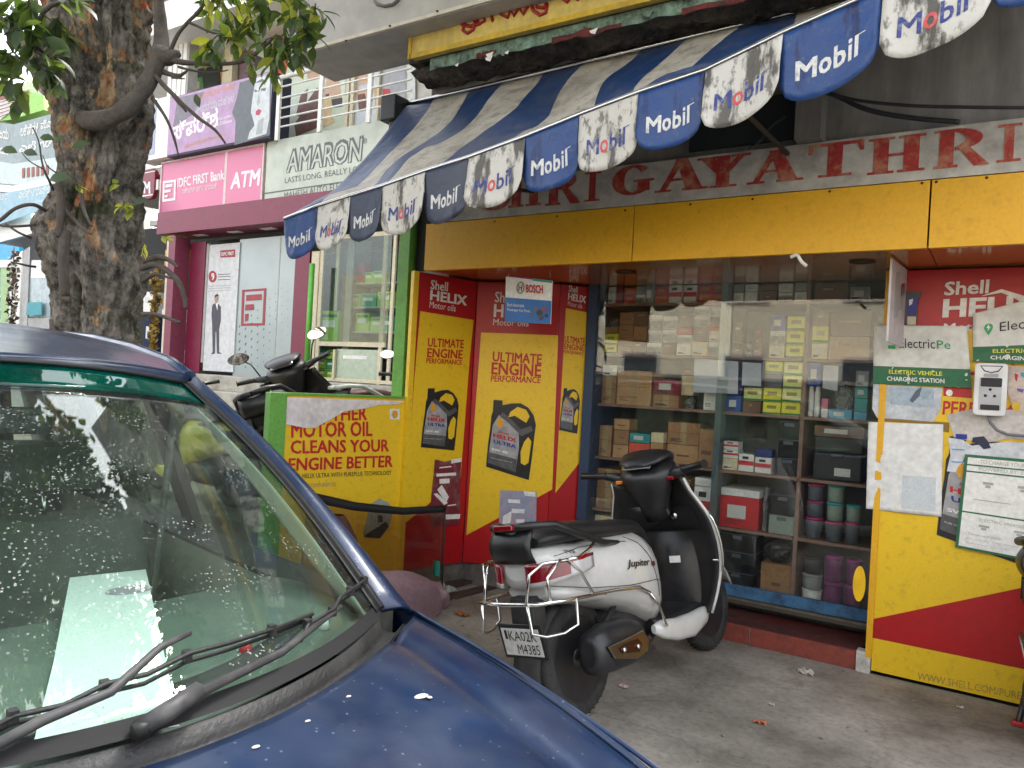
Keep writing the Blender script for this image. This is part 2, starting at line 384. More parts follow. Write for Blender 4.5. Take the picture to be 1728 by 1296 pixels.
# floor, step, plinth
m_mar2 = M('maroon_floor', (.11, .022, .018), .55, dirt=.8, dcol=(.035, .025, .02), ds=6, thr=.46)
m_tile = M('red_oxide_tile', (.25, .052, .035), .6, dirt=.6, dcol=(.09, .035, .025), ds=10, thr=.5, bump=.3, bs=40)
xr = hy(1445, 1100, 4.70).x
stp = MB().box((-2.62, 4.725, 0), (xr+.02, 5.1, .108)).build('step', m_mar2, bld)
xx = xr
tw = [.60, .27, .52, .5, .45]
for wd in tw:
    if xx-wd < -2.75: wd = xx+2.7
    MB().box((xx-wd+.007, 4.706, .0), (xx-.002, 4.728, .106+random.uniform(-.001, .001))).build('tile', m_tile, stp, bevel=.002)
    xx -= wd
MB().box((-3.0, 4.722, .0), (xr, 4.726, .100)).build('grout', M('grout', (.42, .36, .33), .9), stp)
MB().box((xr+.002, 4.69, 0), (xr+.075, 4.76, .115)).build('whitewashed_stub', M('whitewash', (.62, .6, .56), .9, dirt=.7, dcol=(.2, .17, .14), ds=14), stp)
m_plin = M('rough_plinth', (.19, .17, .145), .95, dirt=.7, dcol=(.05, .045, .04), ds=7, thr=.48, bump=.8, bs=25)
MB().prism([(-3.50, 4.02, 0), (-3.36, 4.64, 0), (-2.64, 4.70, 0), (-2.60, 5.06, 0), (-3.52, 5.06, 0)], (0, 0, 1), .155).build('plinth', m_plin, bld)

# ================================================================== yellow fascia
fas = thing('fascia', 'long yellow panelled fascia over the shop opening', 'fascia', (-1, YF, 2.25))
z0, z1 = 2.25, 2.572
for a, b in ((XL, xs1-.003), (xs1+.003, xs2-.004), (xs2+.004, XR)):
    MB().box((a, YF, z0), (b, YF+.03, z1)).build('panel', m_yel, fas, bevel=.002)
m_screw = M('screw_rust', (.06, .03, .015), .6, metal=.5)
for px, py in ((835, 370), (940, 361), (1055, 351), (1165, 341), (1270, 332), (1400, 319), (1556, 305), (1580, 303), (1665, 296)):
    p = hy(px, py+4, YF); MB().lathe([(0, -.003), (.006, -.002), (.007, 0)], Matrix.Translation((p.x, YF-.001, p.z)) @ Matrix.Rotation(-PI/2, 4, 'X') @ Matrix.Scale(-1, 4, (0, 0, 1)), 8).build('screw', m_screw, fas)
# ================================================================== painted name board
sb = thing('name_board', 'off-white painted board with big faded red capital lettering above the yellow fascia', 'sign', (-1, YF, 2.575))
m_nb = M('old_white_board', (.50, .48, .44), .75, dirt=.8, dcol=(.16, .14, .12), ds=3.5, thr=.5, bump=.25, bs=16)
zb, zt = 2.576, 2.815
MB().box((XL+.05, YF-.004, zb), (XR, YF+.04, zt)).build('board', m_nb, sb)
m_nlet = M('faded_red_lettering', (.33, .028, .022), .7, dirt=.9, dcol=(.50, .33, .2), ds=11, thr=.53, var=.2)
plf = Pl((XL, YF-.004), (XR, YF-.004))
def serif(mb, u0, u1, v, th=.012): mb.box((0, 0, 0), (1, 1, 1), 0, Matrix.Translation(plf.w(u0, v, .0015)) @ Matrix.Diagonal((u1-u0, -.0015, th, 1)))
def glyph(ch, pxl, pxr, pyb, pyt):
    a = plf.uv(pxl, pyb); b = plf.uv(pxr, pyb+(pxr-pxl)*-.085); c = plf.uv(pxl, pyt)
    u0, u1, v0, v1 = a[0], b[0], a[1], c[1]; W = u1-u0; H = v1-v0; mb = MB(); t = W*.27; s = .03
    cnt = [0]
    def st(x0, y0, x1, y1, x2, y2, x3, y3): cnt[0] += 1; mb.prism([plf.w(u0+W*x, v0+H*y, .001+cnt[0]*.00012) for x, y in ((x0, y0), (x1, y1), (x2, y2), (x3, y3))], plf.n, .0012)
    def vert(x, w=.27): st(x, 0, x+w, 0, x+w, 1, x, 1)
    def foot(x0, x1, y): st(x0, y, x1, y, x1, y+.07, x0, y+.07)
    def arc(cx, cy, rx, ry, th, a0, a1, n=16):
        for i in range(n):
            p = a0+(a1-a0)*i/n; q = a0+(a1-a0)*(i+1)/n; P = []
            for (ang, k, f) in ((p, 1, 0), (q, 1, 0), (q, 0, 1), (p, 0, 1)):
                tt = th*(.35+.65*abs(math.cos(ang)))
                P += [cx+(rx-(0 if k else tt))*math.cos(ang), cy+(ry-(0 if k else tt*.8))*math.sin(ang)]
            st(*P)
    if ch == 'I': vert(.3, .4); foot(.0, 1, 0); foot(0, 1, .93)
    elif ch == 'H':
        vert(.1); vert(.63); st(.3, .46, .7, .46, .7, .54, .3, .54)
        for x in (0, .53): foot(x, x+.47, 0); foot(x, x+.47, .93)
    elif ch == 'A':
        st(.08, .03, .2, .03, .58, 1, .42, 1); st(.62, 0, .95, 0, .62, 1, .38, 1); st(.25, .32, .7, .32, .7, .4, .25, .4); foot(-.02, .32, 0); foot(.54, 1.04, 0)
    elif ch == 'Y':
        vert(.36); st(.38, .4, .62, .5, .28, 1, .0, 1); st(.42, .42, .6, .42, .95, 1, .8, 1); foot(.22, .78, 0); foot(-.05, .38, .93); foot(.65, 1.03, .93)
    elif ch == 'T':
        vert(.36); st(.0, .9, 1, .9, 1, 1, 0, 1); st(0, .7, .07, .7, .12, .92, 0, .92); st(.93, .7, 1, .7, 1, .92, .88, .92); foot(.2, .8, 0)
    elif ch == 'R':
        vert(.1); foot(0, .45, 0); foot(0, .4, .93); arc(.38, .72, .5, .28, .3, -PI/2, PI/2); st(.45, .5, .65, .5, 1.02, .0, .75, .0)
    elif ch == 'G':
        arc(.5, .5, .5, .5, .3, .25*PI, 1.75*PI, 24); st(.62, .12, .9, .12, .9, .45, .62, .45); foot(.52, 1, .42)
    elif ch == 'S':
        arc(.48, .72, .45, .28, .26, .1*PI, 1.5*PI, 16); arc(.52, .28, .45, .3, .26, -.9*PI, .5*PI, 16)
    mb.build('lettering', m_nlet, sb)
for g in (('S', 803, 862, 357, 305), ('H', 858, 913, 351, 297), ('R', 920, 978, 348, 292), ('I', 985, 1012, 341, 292), ('G', 1032, 1103, 333, 283),
          ('A', 1106, 1191, 326, 273), ('Y', 1178, 1262, 320, 268), ('A', 1262, 1352, 312, 259), ('T', 1362, 1456, 302, 246),
          ('H', 1463, 1560, 296, 236), ('R', 1574, 1668, 286, 222), ('I', 1681, 1722, 275, 212)):
    glyph(*g)
# ================================================================== yellow sign on the slab lip and the grey sign box above it
ys = thing('upper_sign', 'pale yellow sign with red script lettering on the crumbling slab', 'sign', (-1, 3.84, 3.6))
m_py = M('pale_yellow_face', (.62, .48, .13), .6, dirt=.55, dcol=(.25, .15, .05), ds=6, thr=.52, streak=True)
pls = Pl((XL, 3.80), (XR, 3.80))
MB().box((XL+.02, 3.80, 3.612), (XR, 3.858, 4.1)).build('face', m_py, ys)
MB().box((XL+.02, 3.79, 3.60), (XR, 3.80-.002, 3.632)).box((XL+.005, 3.79, 3.60), (XL+.03, 3.80-.002, 4.0)).build('frame', M('yellow_frame', (.62, .40, .02), .5, dirt=.4, ds=7), ys)
m_scr = M('red_script', (.30, .008, .012), .5)
mb = MB()
def scr(pts, r=.011):
    P = [pls.w(*pls.uv(*p), .006) for p in pts]
    mb.tube(P, r, 6)
scr([(792, 30), (785, 40), (782, 52), (790, 57), (800, 50), (802, 38), (798, 30)]); scr([(780, 42), (795, 45), (812, 40)])
scr([(806, 30), (808, 42), (818, 36), (817, 24)]); scr([(828, 12), (832, 35), (833, 36)]); scr([(838, 10), (846, 24), (858, 30), (862, 18), (868, 27), (876, 14), (884, 24), (892, 10)])
scr([(896, 2), (900, 18), (912, 26), (922, 22), (924, 6)]); scr([(924, 6), (918, 14), (906, 12)]); scr([(942, -18), (950, -2), (958, 4), (966, -6), (976, 0), (986, -12)])
mb.build('lettering', m_scr, ys)
cn = thing('sign_box', 'large light grey sign box overhanging above the yellow sign', 'sign', (-1, 3.7, 3.75))
m_cn = M('light_grey_sheet', (.46, .46, .455), .5, dirt=.25, dcol=(.3, .28, .25), ds=2)
MB().box((-4.45, 3.655, 3.757), (XR+2, 3.78, 5.6)).build('face', m_cn, cn)
MB().box((-4.45, 3.64, 3.75), (XR+2, 3.654, 3.772)).build('trim', M('pale_trim', (.62, .58, .5), .5), cn)
MB().box((-4.45, 3.656, 3.745), (XR+2, 4.12, 3.756)).build('underside', M('grey_underside', (.36, .355, .35), .6, dirt=.3, ds=2), cn)
plc = Pl((-4, 3.652), (0, 3.652)); mb = MB()
mb.tube([plc.w(*plc.uv(*p), .006) for p in ((633, 2), (638, 8), (650, 11), (664, 8), (672, 1), (676, -6))], .012, 6); mb.build('lettering', M('grey_letter', (.12, .12, .13), .4), cn)
for px, py in ((584, 68), (658, 43), (738, 18)):
    p = hz(px, py, 3.745); MB().box((p.x-.006, p.y-.006, 3.738), (p.x+.006, p.y+.006, 3.746)).build('screw', m_screw, cn)

# ================================================================== oil posters
def jug(pl, c, par, n=.004, small=False):
    """printed canister; c = photo corners (tl, tr, br, bl)"""
    q = [pl.uv(*p) for p in c]
    def at(a, b):                                     # a right 0..1, b down 0..1
        x = [(1-a)*(1-b), a*(1-b), a*b, (1-a)*b]
        return (sum(x[i]*q[i][0] for i in range(4)), sum(x[i]*q[i][1] for i in range(4)))
    def P(pts, nm, mt, k): upoly(pl, [at(*p) for p in pts], nm, mt, par, n+k*.0012, .001)
    dk = M('jug_black', (.018, .018, .02), .35, var=.3, ds=8); sv = M('jug_silver', (.33, .33, .34), .35, var=.25, ds=5); ol = M('jug_grey', (.09, .09, .095), .4, var=.3, ds=6)
    P([(.06, .22), (.12, .1), (.3, .06), (.48, .03), (.66, .02), (.82, .07), (.94, .16), (1, .28), (.98, .5), (.96, .75), (.93, 1), (.0, .93), (.02, .6), (.05, .4)], 'canister_print', dk, 0)
    P([(.09, .0), (.28, .0), (.28, .13), (.09, .2)], 'canister_cap', dk, 1)
    P([(.45, .15), (.6, .07), (.78, .1), (.86, .18), (.8, .27), (.55, .19), (.42, .22)], 'handle_gap', m_yelp, 2)
    P([(.78, .52), (.86, .45), (.93, .5), (.9, .78), (.82, .82), (.74, .8), (.72, .65)], 'handle_gap', m_yelp, 2)
    P([(.1, .35), (.22, .2), (.42, .27), (.66, .42), (.68, .6), (.64, .93), (.03, .87)], 'label_print', sv, 2)
    P([(.28, .16), (.4, .2), (.7, .36), (.9, .3), (.95, .36), (.72, .45), (.4, .28), (.25, .22)], 'sheen_print', ol, 3)
    P([(.04, .72), (.655, .76), (.64, .93), (.03, .87)], 'label_shade', ol, 3)
    def T(s, a0, b0, a1, b1, h, mt, bold=.03):
        o = V(pl.w(*at(a0, b0), n+.006)); e = V(pl.w(*at(a1, b1), n+.006)); tpt = V(pl.w(*at(a0, b0-h), n+.006))
        text_on(o, e-o, tpt-o, V(), s, bold).build('lettering', mt, par)
    P([(.2, .27), (.25, .23), (.31, .27), (.33, .32), (.29, .37), (.22, .37), (.18, .32)], 'emblem_print', M('emblem_orange', (.7, .33, .02), .5), 4)
    T('Shell', .22, .44, .45, .46, .03, m_redt); T('HELIX', .12, .51, .62, .54, .055, m_redt, .05); T('ULTRA', .14, .59, .62, .62, .05, m_blueink, .04)
    T('5W-40', .1, .69, .45, .71, .035, m_wht, .04)
    if not small: T('Fully synthetic motor oil', .08, .8, .55, .82, .015, m_wht, .0)

pL = hz(704.8, 456.5, 2.25); pM = hz(806.5, 474, 2.25); pR = hz(947, 478, 2.25); pD = hz(988, 484, 2.25)
PL1 = Pl((pL.x, pL.y), (pM.x, pM.y)); PL2 = Pl((pM.x, pM.y), (pR.x, pR.y)); PL3 = Pl((pR.x, pR.y), (-2.605, 5.02))
def poster(name, label, pl, w, red_top_px, field, zb=.16, zt=2.245, u0=0.0):
    t = thing(name, label, 'poster panel', pl.w(w/2, zb, 0))
    MB().pbox(pl, u0, zb, w, zt, -.03, 0, 0).build('backing', m_red, t, bevel=.003)
    upoly(pl, [pl.uv(*p) for p in field], 'yellow_field', m_yelp, t, .0005, .0012)
    return t
wL = (V((pM.x, pM.y, 0))-PL1.o).length; wM = (V((pR.x, pR.y, 0))-PL2.o).length; wD = (V((-2.605, 5.02, 0))-PL3.o).length
# left splayed
p1 = poster('poster_panel', 'narrow angled red and yellow motor oil poster panel beside the green post', PL1, wL-.004, 0,
            [(709, 525), (799, 540), (792, 610), (777, 806), (682, 884), (699, 640)])
MB().pbox(PL1, -.03, .16, .012, 2.245, -.03, .006).build('edge_trim', m_yelp, p1)
ptext(PL1, 'Shell', (726, 488), (755, 492), (727, 472), m_wht, p1, bold=.02)
ptext(PL1, 'HELIX', (725, 506), (787, 516), (726, 489), m_wht, p1, bold=.04)
ptext(PL1, 'Motor oils', (724, 519), (768, 526), (725, 508), m_wht, p1, bold=.0)
ptext(PL1, 'ULTIMATE', (721, 585), (782, 588), (722, 570), m_redt, p1, bold=.03)
ptext(PL1, 'ENGINE', (720, 603), (780, 606), (721, 587), m_redt, p1, bold=.03)
ptext(PL1, 'PERFORMANCE', (719, 613), (779, 616), (719, 604), m_redt, p1, bold=.03)
jug(PL1, [(716, 655), (775, 656), (770, 760), (709, 762)], p1)
# centre
p2 = poster('poster_panel', 'front facing red and yellow motor oil poster panel behind the tail of the white scooter', PL2, wM-.004, 0,
            [(812, 561), (942, 566), (932, 826), (787, 903), (794, 800)])
ptext(PL2, 'Shell', (835, 510), (868, 512), (836, 492), m_wht, p2, bold=.02)
ptext(PL2, 'HELIX', (833, 535), (902, 538), (834, 513), m_wht, p2, bold=.04)
ptext(PL2, 'Motor oils', (832, 549), (892, 551), (833, 538), m_wht, p2, bold=.0)
ptext(PL2, 'ULTIMATE', (831, 610), (914, 615), (832, 593), m_redt, p2, bold=.035)
ptext(PL2, 'ENGINE', (829, 632), (913, 636), (830, 611), m_redt, p2, bold=.035)
ptext(PL2, 'PERFORMANCE', (828, 644), (912, 647), (829, 633), m_redt, p2, bold=.03)
jug(PL2, [(826, 674), (907, 680), (898, 811), (820, 796)], p2)
# jamb
p3 = poster('poster_panel', 'narrow side poster panel on the jamb left of the parts shelves', PL3, wD-.004, 0,
            [(955, 520), (990, 527), (984, 690), (979, 779), (937, 832)])
ptext(PL3, 'Shell', (959, 492), (974, 495), (960, 481), m_wht, p3, bold=.02)
ptext(PL3, 'HELIX', (958, 506), (988, 512), (959, 494), m_wht, p3, bold=.04)
ptext(PL3, 'Motor oils', (958, 516), (982, 521), (958, 508), m_wht, p3, bold=.0)
ptext(PL3, 'ULTIMATE', (952, 578), (986, 583), (953, 566), m_redt, p3, bold=.03)
ptext(PL3, 'ENGINE', (952, 589), (985, 593), (952, 579), m_redt, p3, bold=.03)
ptext(PL3, 'PERFORMANCE', (951, 596), (984, 600), (951, 590), m_redt, p3, bold=.02)
jug(PL3, [(948, 655), (979, 655), (976, 732), (943, 731)], p3, small=True)
# right, large
PR = Pl((hy(1463, 1131, YP).x, YP), (2.4, YP))
RW = PR.uv(2100, 900)[0] if False else 1.9
p4 = thing('poster_panel', 'large red and yellow motor oil poster panel covered with notices at the right', 'poster panel', (0, YP, .0))
ztop = 2.245
MB().pbox(PR, .02, .2, RW, ztop, -.03, 0).build('backing', m_red, p4, bevel=.003)
upoly(PR, [PR.uv(*p) for p in ((1463, 1131-33), (1600, 1132), (1900, 1200), (1900, 1250), (1728, 1191), (1463, 1131))] if False else
      [(0.02, .02), (RW, .02), (RW, .2), (.02, .2)], 'foot_band', m_yelp, p4, -.02, .02)
MB().pbox(PR, -.012, .09, .02, ztop, -.05, .012).build('edge_trim', m_yel, p4)
upoly(PR, [PR.uv(*p) for p in ((1499, 560), (1900, 545), (1900, 965), (1728, 991), (1466, 1046), (1478, 870))], 'yellow_field', m_yelp, p4, .0005, .0012)
ptext(PR, 'Shell', (1593, 499), (1668, 495), (1595, 476), m_wht, p4, bold=.03)
ptext(PR, 'HELIX', (1590, 536), (1760, 530), (1592, 505), m_wht, p4, bold=.05)
ptext(PR, 'Motor oils', (1592, 560), (1720, 556), (1593, 546), m_wht, p4)
ptext(PR, 'ULTIMATE', (1590, 660), (1790, 660), (1590, 628), m_redt, p4, bold=.03)
ptext(PR, 'PERFORMANCE', (1590, 700), (1790, 712), (1592, 676), m_redt, p4, bold=.03)
ptext(PR, 'WWW.SHELL.COM/PUREPLUS', (1548, 1146), (1760, 1188), (1549, 1134), M('faded_ink', (.25, .2, .08), .7, dirt=.9, dcol=(.7, .5, .05), ds=25, thr=.5), p4, n=.003, bold=.01)
for g in (0,):
    mb = MB(); o = [PR.hit(*p)+PR.n*.0035 for p in ((1655, 500), (1690, 488), (1730, 500), (1760, 530), (1722, 508), (1690, 494))]
    mb.prism(o, PR.n, .001).build('swoosh', m_wht, p4)
jug(PR, [(1590, 735), (1740, 745), (1745, 960), (1580, 915)], p4)
mb = MB(); c = PR.hit(1454, 985)+PR.n*.003
mb.prism([PR.w(PR.uv(1450, 985)[0]+.055*math.cos(a)*.6, PR.uv(1450, 985)[1]+.1*math.sin(a), .002) for a in [2*PI*i/20 for i in range(20)]], PR.n, .001)
mb.build('yellow_blob', M('orange_yellow', (.85, .5, .01), .4), p4)

# ================================================================== side board facing the street
BO = V((pL.x-.035, pL.y-.02, 0)); BD = V((.259, .966, 0)).normalized()
d = ray(455, 668); tt = Matrix(((d.x, BD.x), (d.y, BD.y))).inverted() @ V((BO.x, BO.y)); wB = tt[1]
PB = Pl((BO-BD*wB)[:2], BO[:2])
ztb = PB.uv(600, 667)[1]
bb = thing('side_board', 'low yellow motor oil board with torn white top, between the car and the awning', 'board', PB.w(wB/2, 0, 0))
MB().pbox(PB, .03, .02, wB, ztb-.01, -.03, 0).build('backing', m_yelp, bb)
MB().pbox(PB, -.005, 0, PB.uv(481, 700)[0], ztb, -.05, .02).build('post', m_green, bb, bevel=.004)
MB().pbox(PB, PB.uv(481, 700)[0], ztb-.012, wB, ztb+.003, -.04, .012).build('top_rail', m_green, bb)
P = lambda *a: [PB.uv(*p) for p in a]
upoly(PB, P((483, 670), (684, 677), (672, 682), (640, 683), (610, 690), (580, 694), (560, 706), (545, 714), (530, 722), (514, 722), (495, 718), (482, 716)), 'torn_sheet',
      M('torn_white', (.74, .69, .68), .8, dirt=.5, dcol=(.35, .3, .27), ds=7, bump=.4, bs=20), bb, .006, .002)
ptext(PB, 'NO OTHER', (489, 713), (619, 709), (489, 688), m_redt, bb, n=.003, bold=.03)
ptext(PB, 'MOTOR OIL', (491, 739), (628, 736), (491, 712), m_redt, bb, bold=.03)
ptext(PB, 'CLEANS YOUR', (490, 766), (656, 762), (490, 743), m_redt, bb, bold=.03)
ptext(PB, 'ENGINE BETTER', (486, 795), (662, 788), (487, 773), m_redt, bb, bold=.03)
ptext(PB, 'SHELL HELIX ULTRA WITH PUREPLUS TECHNOLOGY', (486, 808), (660, 801), (486, 800), m_ink, bb, bold=.0)
ptext(PB, 'SHELL.COM/PUREPLUS', (500, 824), (566, 820), (500, 817), M('faint_ink', (.35, .28, .12), .7), bb, bold=-.0)
upoly(PB, P((657, 690), (674, 690), (674, 708), (657, 708)), 'sticker', m_wht, bb, .003, .001)
upoly(PB, P((660, 700), (663, 693), (669, 693), (671, 699), (668, 706), (663, 706)), 'emblem_print', M('emblem_orange', (.7, .33, .02), .5), bb, .005, .001)
# hanging lens shaped mirror drawing on the lower board
upoly(PB, P((620, 868), (625, 850), (640, 841), (655, 848), (662, 865), (655, 890), (640, 908), (616, 908), (612, 900)), 'round_print', M('lamp_print', (.32, .34, .3), .5, dirt=.7, dcol=(.08, .09, .05), ds=25), bb, .004, .001)
upoly(PB, P((637, 870), (642, 868), (645, 872), (645, 881), (637, 881)), 'dark_print', m_ink, bb, .006, .001)
upoly(PB, P((612, 905), (650, 880), (655, 888), (640, 908)), 'dark_print', m_ink, bb, .006, .001)
# tall green post at the corner
pg = V((BO.x-.09, BO.y+.06, 0)); 
gp = MB(); gp.box((pg.x-.05, pg.y-.05, 0), (pg.x+.05, pg.y+.05, 2.75)); gp.build('green_post', m_green, label='tall green painted steel post at the left corner of the shop front', cat='post', bevel=.004)
MB().box((XL-.10, 4.11, 2.26), (XL-.005, 4.16, 2.80)).build('dark_strip', M('dark_gap', (.015, .014, .013), .8), bld)  # near-black strip between the green post and the fascia
# ================================================================== striped awning
aw = thing('awning', 'large stained blue and white striped awning with scalloped oil brand valance', 'awning', (-2, 3.6, 2.5))
def canvas(name, base, spots, rough=.6):
    m = bpy.data.materials.new(name); m.use_nodes = True; N = m.node_tree.nodes; L = m.node_tree.links; b = N['Principled BSDF']
    b.inputs['Roughness'].default_value = rough; m.diffuse_color = (*base, 1)
    g = N.new('ShaderNodeNewGeometry'); cur = None
    col = N.new('ShaderNodeRGB'); col.outputs[0].default_value = (*base, 1); cur = col.outputs[0]
    for (sc, thr, wd, c, a, zs) in spots:
        mp = N.new('ShaderNodeMapping'); mp.inputs['Scale'].default_value = (1, 1, zs); L.new(g.outputs['Position'], mp.inputs[0])
        n = N.new('ShaderNodeTexNoise'); n.inputs['Scale'].default_value = sc; n.inputs['Detail'].default_value = 10; n.inputs['Roughness'].default_value = .66
        L.new(mp.outputs[0], n.inputs['Vector'])
        r = N.new('ShaderNodeMapRange'); r.inputs[1].default_value = thr; r.inputs[2].default_value = thr+wd; r.inputs[4].default_value = a; L.new(n.outputs[0], r.inputs[0])
        mi = N.new('ShaderNodeMix'); mi.data_type = 'RGBA'; L.new(r.outputs[0], mi.inputs[0]); L.new(cur, mi.inputs[6]); mi.inputs[7].default_value = (*c, 1); cur = mi.outputs[2]
    L.new(cur, b.inputs['Base Color'])
    n = N.new('ShaderNodeTexNoise'); n.inputs['Scale'].default_value = 24; n.inputs['Detail'].default_value = 8; L.new(g.outputs['Position'], n.inputs['Vector'])
    bp = N.new('ShaderNodeBump'); bp.inputs['Strength'].default_value = .5; bp.inputs['Distance'].default_value = .012; L.new(n.outputs[0], bp.inputs['Height']); L.new(bp.outputs[0], b.inputs['Normal'])
    return m
m_cw = canvas('dusty_white_canvas', (.46, .43, .37), [(1.7, .42, .3, (.22, .20, .175), .85, 1), (9, .48, .14, (.20, .18, .155), .75, 1), (30, .58, .1, (.09, .08, .07), .6, 1)])
m_cb = canvas('dusty_blue_canvas', (.008, .034, .115), [(1.7, .46, .25, (.10, .105, .12), .6, 1), (8, .52, .2, (.10, .11, .14), .45, 1), (26, .62, .1, (.05, .05, .06), .5, 1)], .5)
m_vw = canvas('valance_white', (.58, .57, .54), [(3, .48, .25, (.40, .37, .32), .7, .5), (8, .525, .07, (.05, .045, .04), .9, .3), (24, .55, .07, (.07, .065, .06), .75, .5)], .5)
m_vb = canvas('valance_blue', (.016, .06, .22), [(2.2, .5, .25, (.06, .085, .17), .7, .5), (8, .54, .07, (.006, .015, .08), .9, .25), (25, .58, .08, (.10, .12, .16), .55, .7)], .45)
m_vg = canvas('valance_slate', (.045, .06, .105), [(2.2, .5, .25, (.07, .08, .11), .7, .5), (8, .57, .07, (.01, .015, .04), .8, .25)], .5)
YA, YT = 3.10, 4.11
bot = [(480, 370), (538, 348), (592, 331), (647, 314), (718, 289), (792, 266), (887, 231), (978, 194), (1079, 156), (1191, 119), (1321, 56), (1490, -18), (1678, -96), (1895, -190)]
B = [hy(x, y, YA) for x, y in bot]
topx = [692, 732, 793, 848, 918, 987, 1081, 1161]
def topz(x): return 3.445+(x+3.5)*.03
T = []
for i in range(len(bot)):
    if i < 8: x = hy(topx[i], 160-(topx[i]-692)*.2226, YT).x
    else: x = T[7].x+(i-7)*.30
    T.append(V((x, YT, topz(x))))
def aw_pt(u, v):                                   # u along the edge (in stripes), v 0 front .. 1 wall
    i = min(int(u), len(B)-2); f = u-i
    a = B[i].lerp(B[i+1], f); b = T[i].lerp(T[i+1], f); p = a.lerp(b, v)
    x = u*.33
    sag = -.085*math.sin(PI*v)*(1+.5*math.sin(u*1.3+.6)) + .035*math.sin(v*8+u*.9)*math.sin(u*1.6+v*2) + .03*noise.noise(V((x*2.2, v*3, 0))) + .008*noise.noise(V((x*9, v*12, 4)))
    w = min(1, v/.06, (1-v)/.04)
    wig = .11*math.sin(u*.9+v*7)*math.sin(PI*v)
    return V((p.x+wig*.6, p.y, p.z+sag*max(0, w)))
NS = len(B)-1
mb = MB()
nu, nv = NS*10, 30
mb.grid(lambda u, v: aw_pt(u*NS, v), nu, nv, m=lambda a, b: int(a*NS+1e-6) % 2, smooth=True)
cz = mb.build('canopy_cloth', [m_cb, m_cw], aw, solid=.003)
weld(cz)
mats_v = {0: m_vb, 1: m_vw}
slate = {2: m_vg, 4: m_vg}
seam = M('valance_seam', (.02, .03, .07), .7, dirt=.5, dcol=(.2, .2, .2), ds=20)
m_mobw = M('valance_white_letters', (.70, .71, .72), .5, dirt=.8, dcol=(.05, .08, .2), ds=26, thr=.56); m_mobb = M('valance_blue_letters', (.035, .05, .24), .5, dirt=.8, dcol=(.5, .5, .48), ds=26, thr=.56)
m_mobr = M('valance_red_letter', (.62, .08, .09), .5, dirt=.5, dcol=(.6, .5, .48), ds=26, thr=.56)
tips = [435, 422, 406, 393, 375, 349, 318, 286, 248, 208, 156, 96, 60, 20]
cx = [500, 564, 628, 680, 751, 829, 928, 1015, 1126, 1246, 1381, 1520, 1790, 1950]
for i in range(NS):
    a, b = B[i], B[i+1]; W = (b-a)
    if i < 12:
        tp = hy((bot[i][0]+bot[i+1][0])/2, tips[i], YA); drop = (a.z+b.z)/2-tp.z
    else: drop = .27
    drop = max(.2, min(.31, drop)); side = drop*(.55 if i == 0 else .70)
    rnd = random.Random(i*5+1); bow = rnd.uniform(-.02, .03); ph = rnd.uniform(0, 6)
    def vp(u, v, a=a, b=b, drop=drop, side=side, bow=bow, ph=ph, i=i):
        L_ = side+(drop-side)*math.sqrt(max(0, 1-abs(2*u-1)**2.3))
        p = a.lerp(b, u); d = L_*v
        out = -.004 - v*bow - .012*math.sin(u*5+ph)*v - .012*v*noise.noise(V((u*3+i, v*3, 2)))
        return V((p.x+.002*(1 if i % 2 else -1), p.y+out, p.z-d))
    mt = slate.get(i, mats_v[i % 2])
    fl = MB().grid(vp, 16, 10).build('valance_flap', mt, aw, solid=.003)
    # lettering sits on the flap
    def on(u, v, e=-.0035): p = vp(u, v); return p+V((0, e, 0))
    vs = []; letters = 'Mobil'; 
    full, fs_full, ar = tmesh('Mobil', .045, .0)
    txt = [('M', 0.0, .33), ('o', .355, .545), ('b', .575, .755), ('i', .785, .84), ('l', .875, .93), ('ʼ', .945, 1.0)]
    lt = {0: MB(), 1: MB()}
    for ch, x0, x1 in txt[:5]:
        vv, ff, _ = tmesh(ch, .03 if i % 2 == 0 else .018)
        hh = {'M': .74, 'o': .56, 'b': .78, 'i': .78, 'l': .78}[ch]
        g = lt[1] if ch == 'o' else lt[0]; k = len(g.v)
        for (p, q, zc_) in vv:
            uu = .16+.69*(x0+(x1-x0)*p); y = q*hh
            v0 = .74-.35*y
            g.v.append(on(uu, v0, -.0042-zc_))
        for f in ff: g.f.append([k+j for j in f]); g.m.append(0); g.s.append(False)
    g = lt[0]; k = len(g.v)
    for (p, q) in ((.93, .74), (1.02, .74), (1.02, .78), (.93, .78)): g.v.append(on(.16+.69*p, .74-.35*q))
    g.f.append([k, k+1, k+2, k+3]); g.m.append(0); g.s.append(False)
    blue = i % 2 == 0
    lt[0].build('lettering', m_mobw if blue else m_mobb, fl); lt[1].build('lettering', m_mobw if blue else m_mobr, fl)
mb = MB(); mb.tube([p+V((0, .004, .004)) for p in B], .014, 8); mb.build('front_tube', m_steel, aw)
mb = MB(); mb.tube([p+V((0, -.006, -.004)) for p in B], .0035, 5); mb.build('seam', seam, aw)
for i in (0, 4, 9, 13):
    mb = MB(); mb.tube([B[i]+V((0, .01, -.015)), V((T[i].x, 4.13, T[i].z-.75))], .012, 6); mb.build('support_arm', M('rusty_steel', (.05, .045, .04), .6, metal=.5, dirt=.5, ds=20), aw)
mb = MB(); mb.tube([V((T[0].x-.06, YT-.0, T[0].z+.01)), V((T[-1].x, YT-.0, T[-1].z+.01))], .018, 8); mb.build('roller_tube', m_steel, aw)
MB().box((T[0].x-.16, YT-.13, T[0].z-.13), (T[0].x-.02, YT+.02, T[0].z+.05)).box((T[0].x-.10, YT-.1, T[0].z-.2), (T[0].x-.04, YT-.02, T[0].z-.12)).build('crank_box', m_black, aw, bevel=.01)
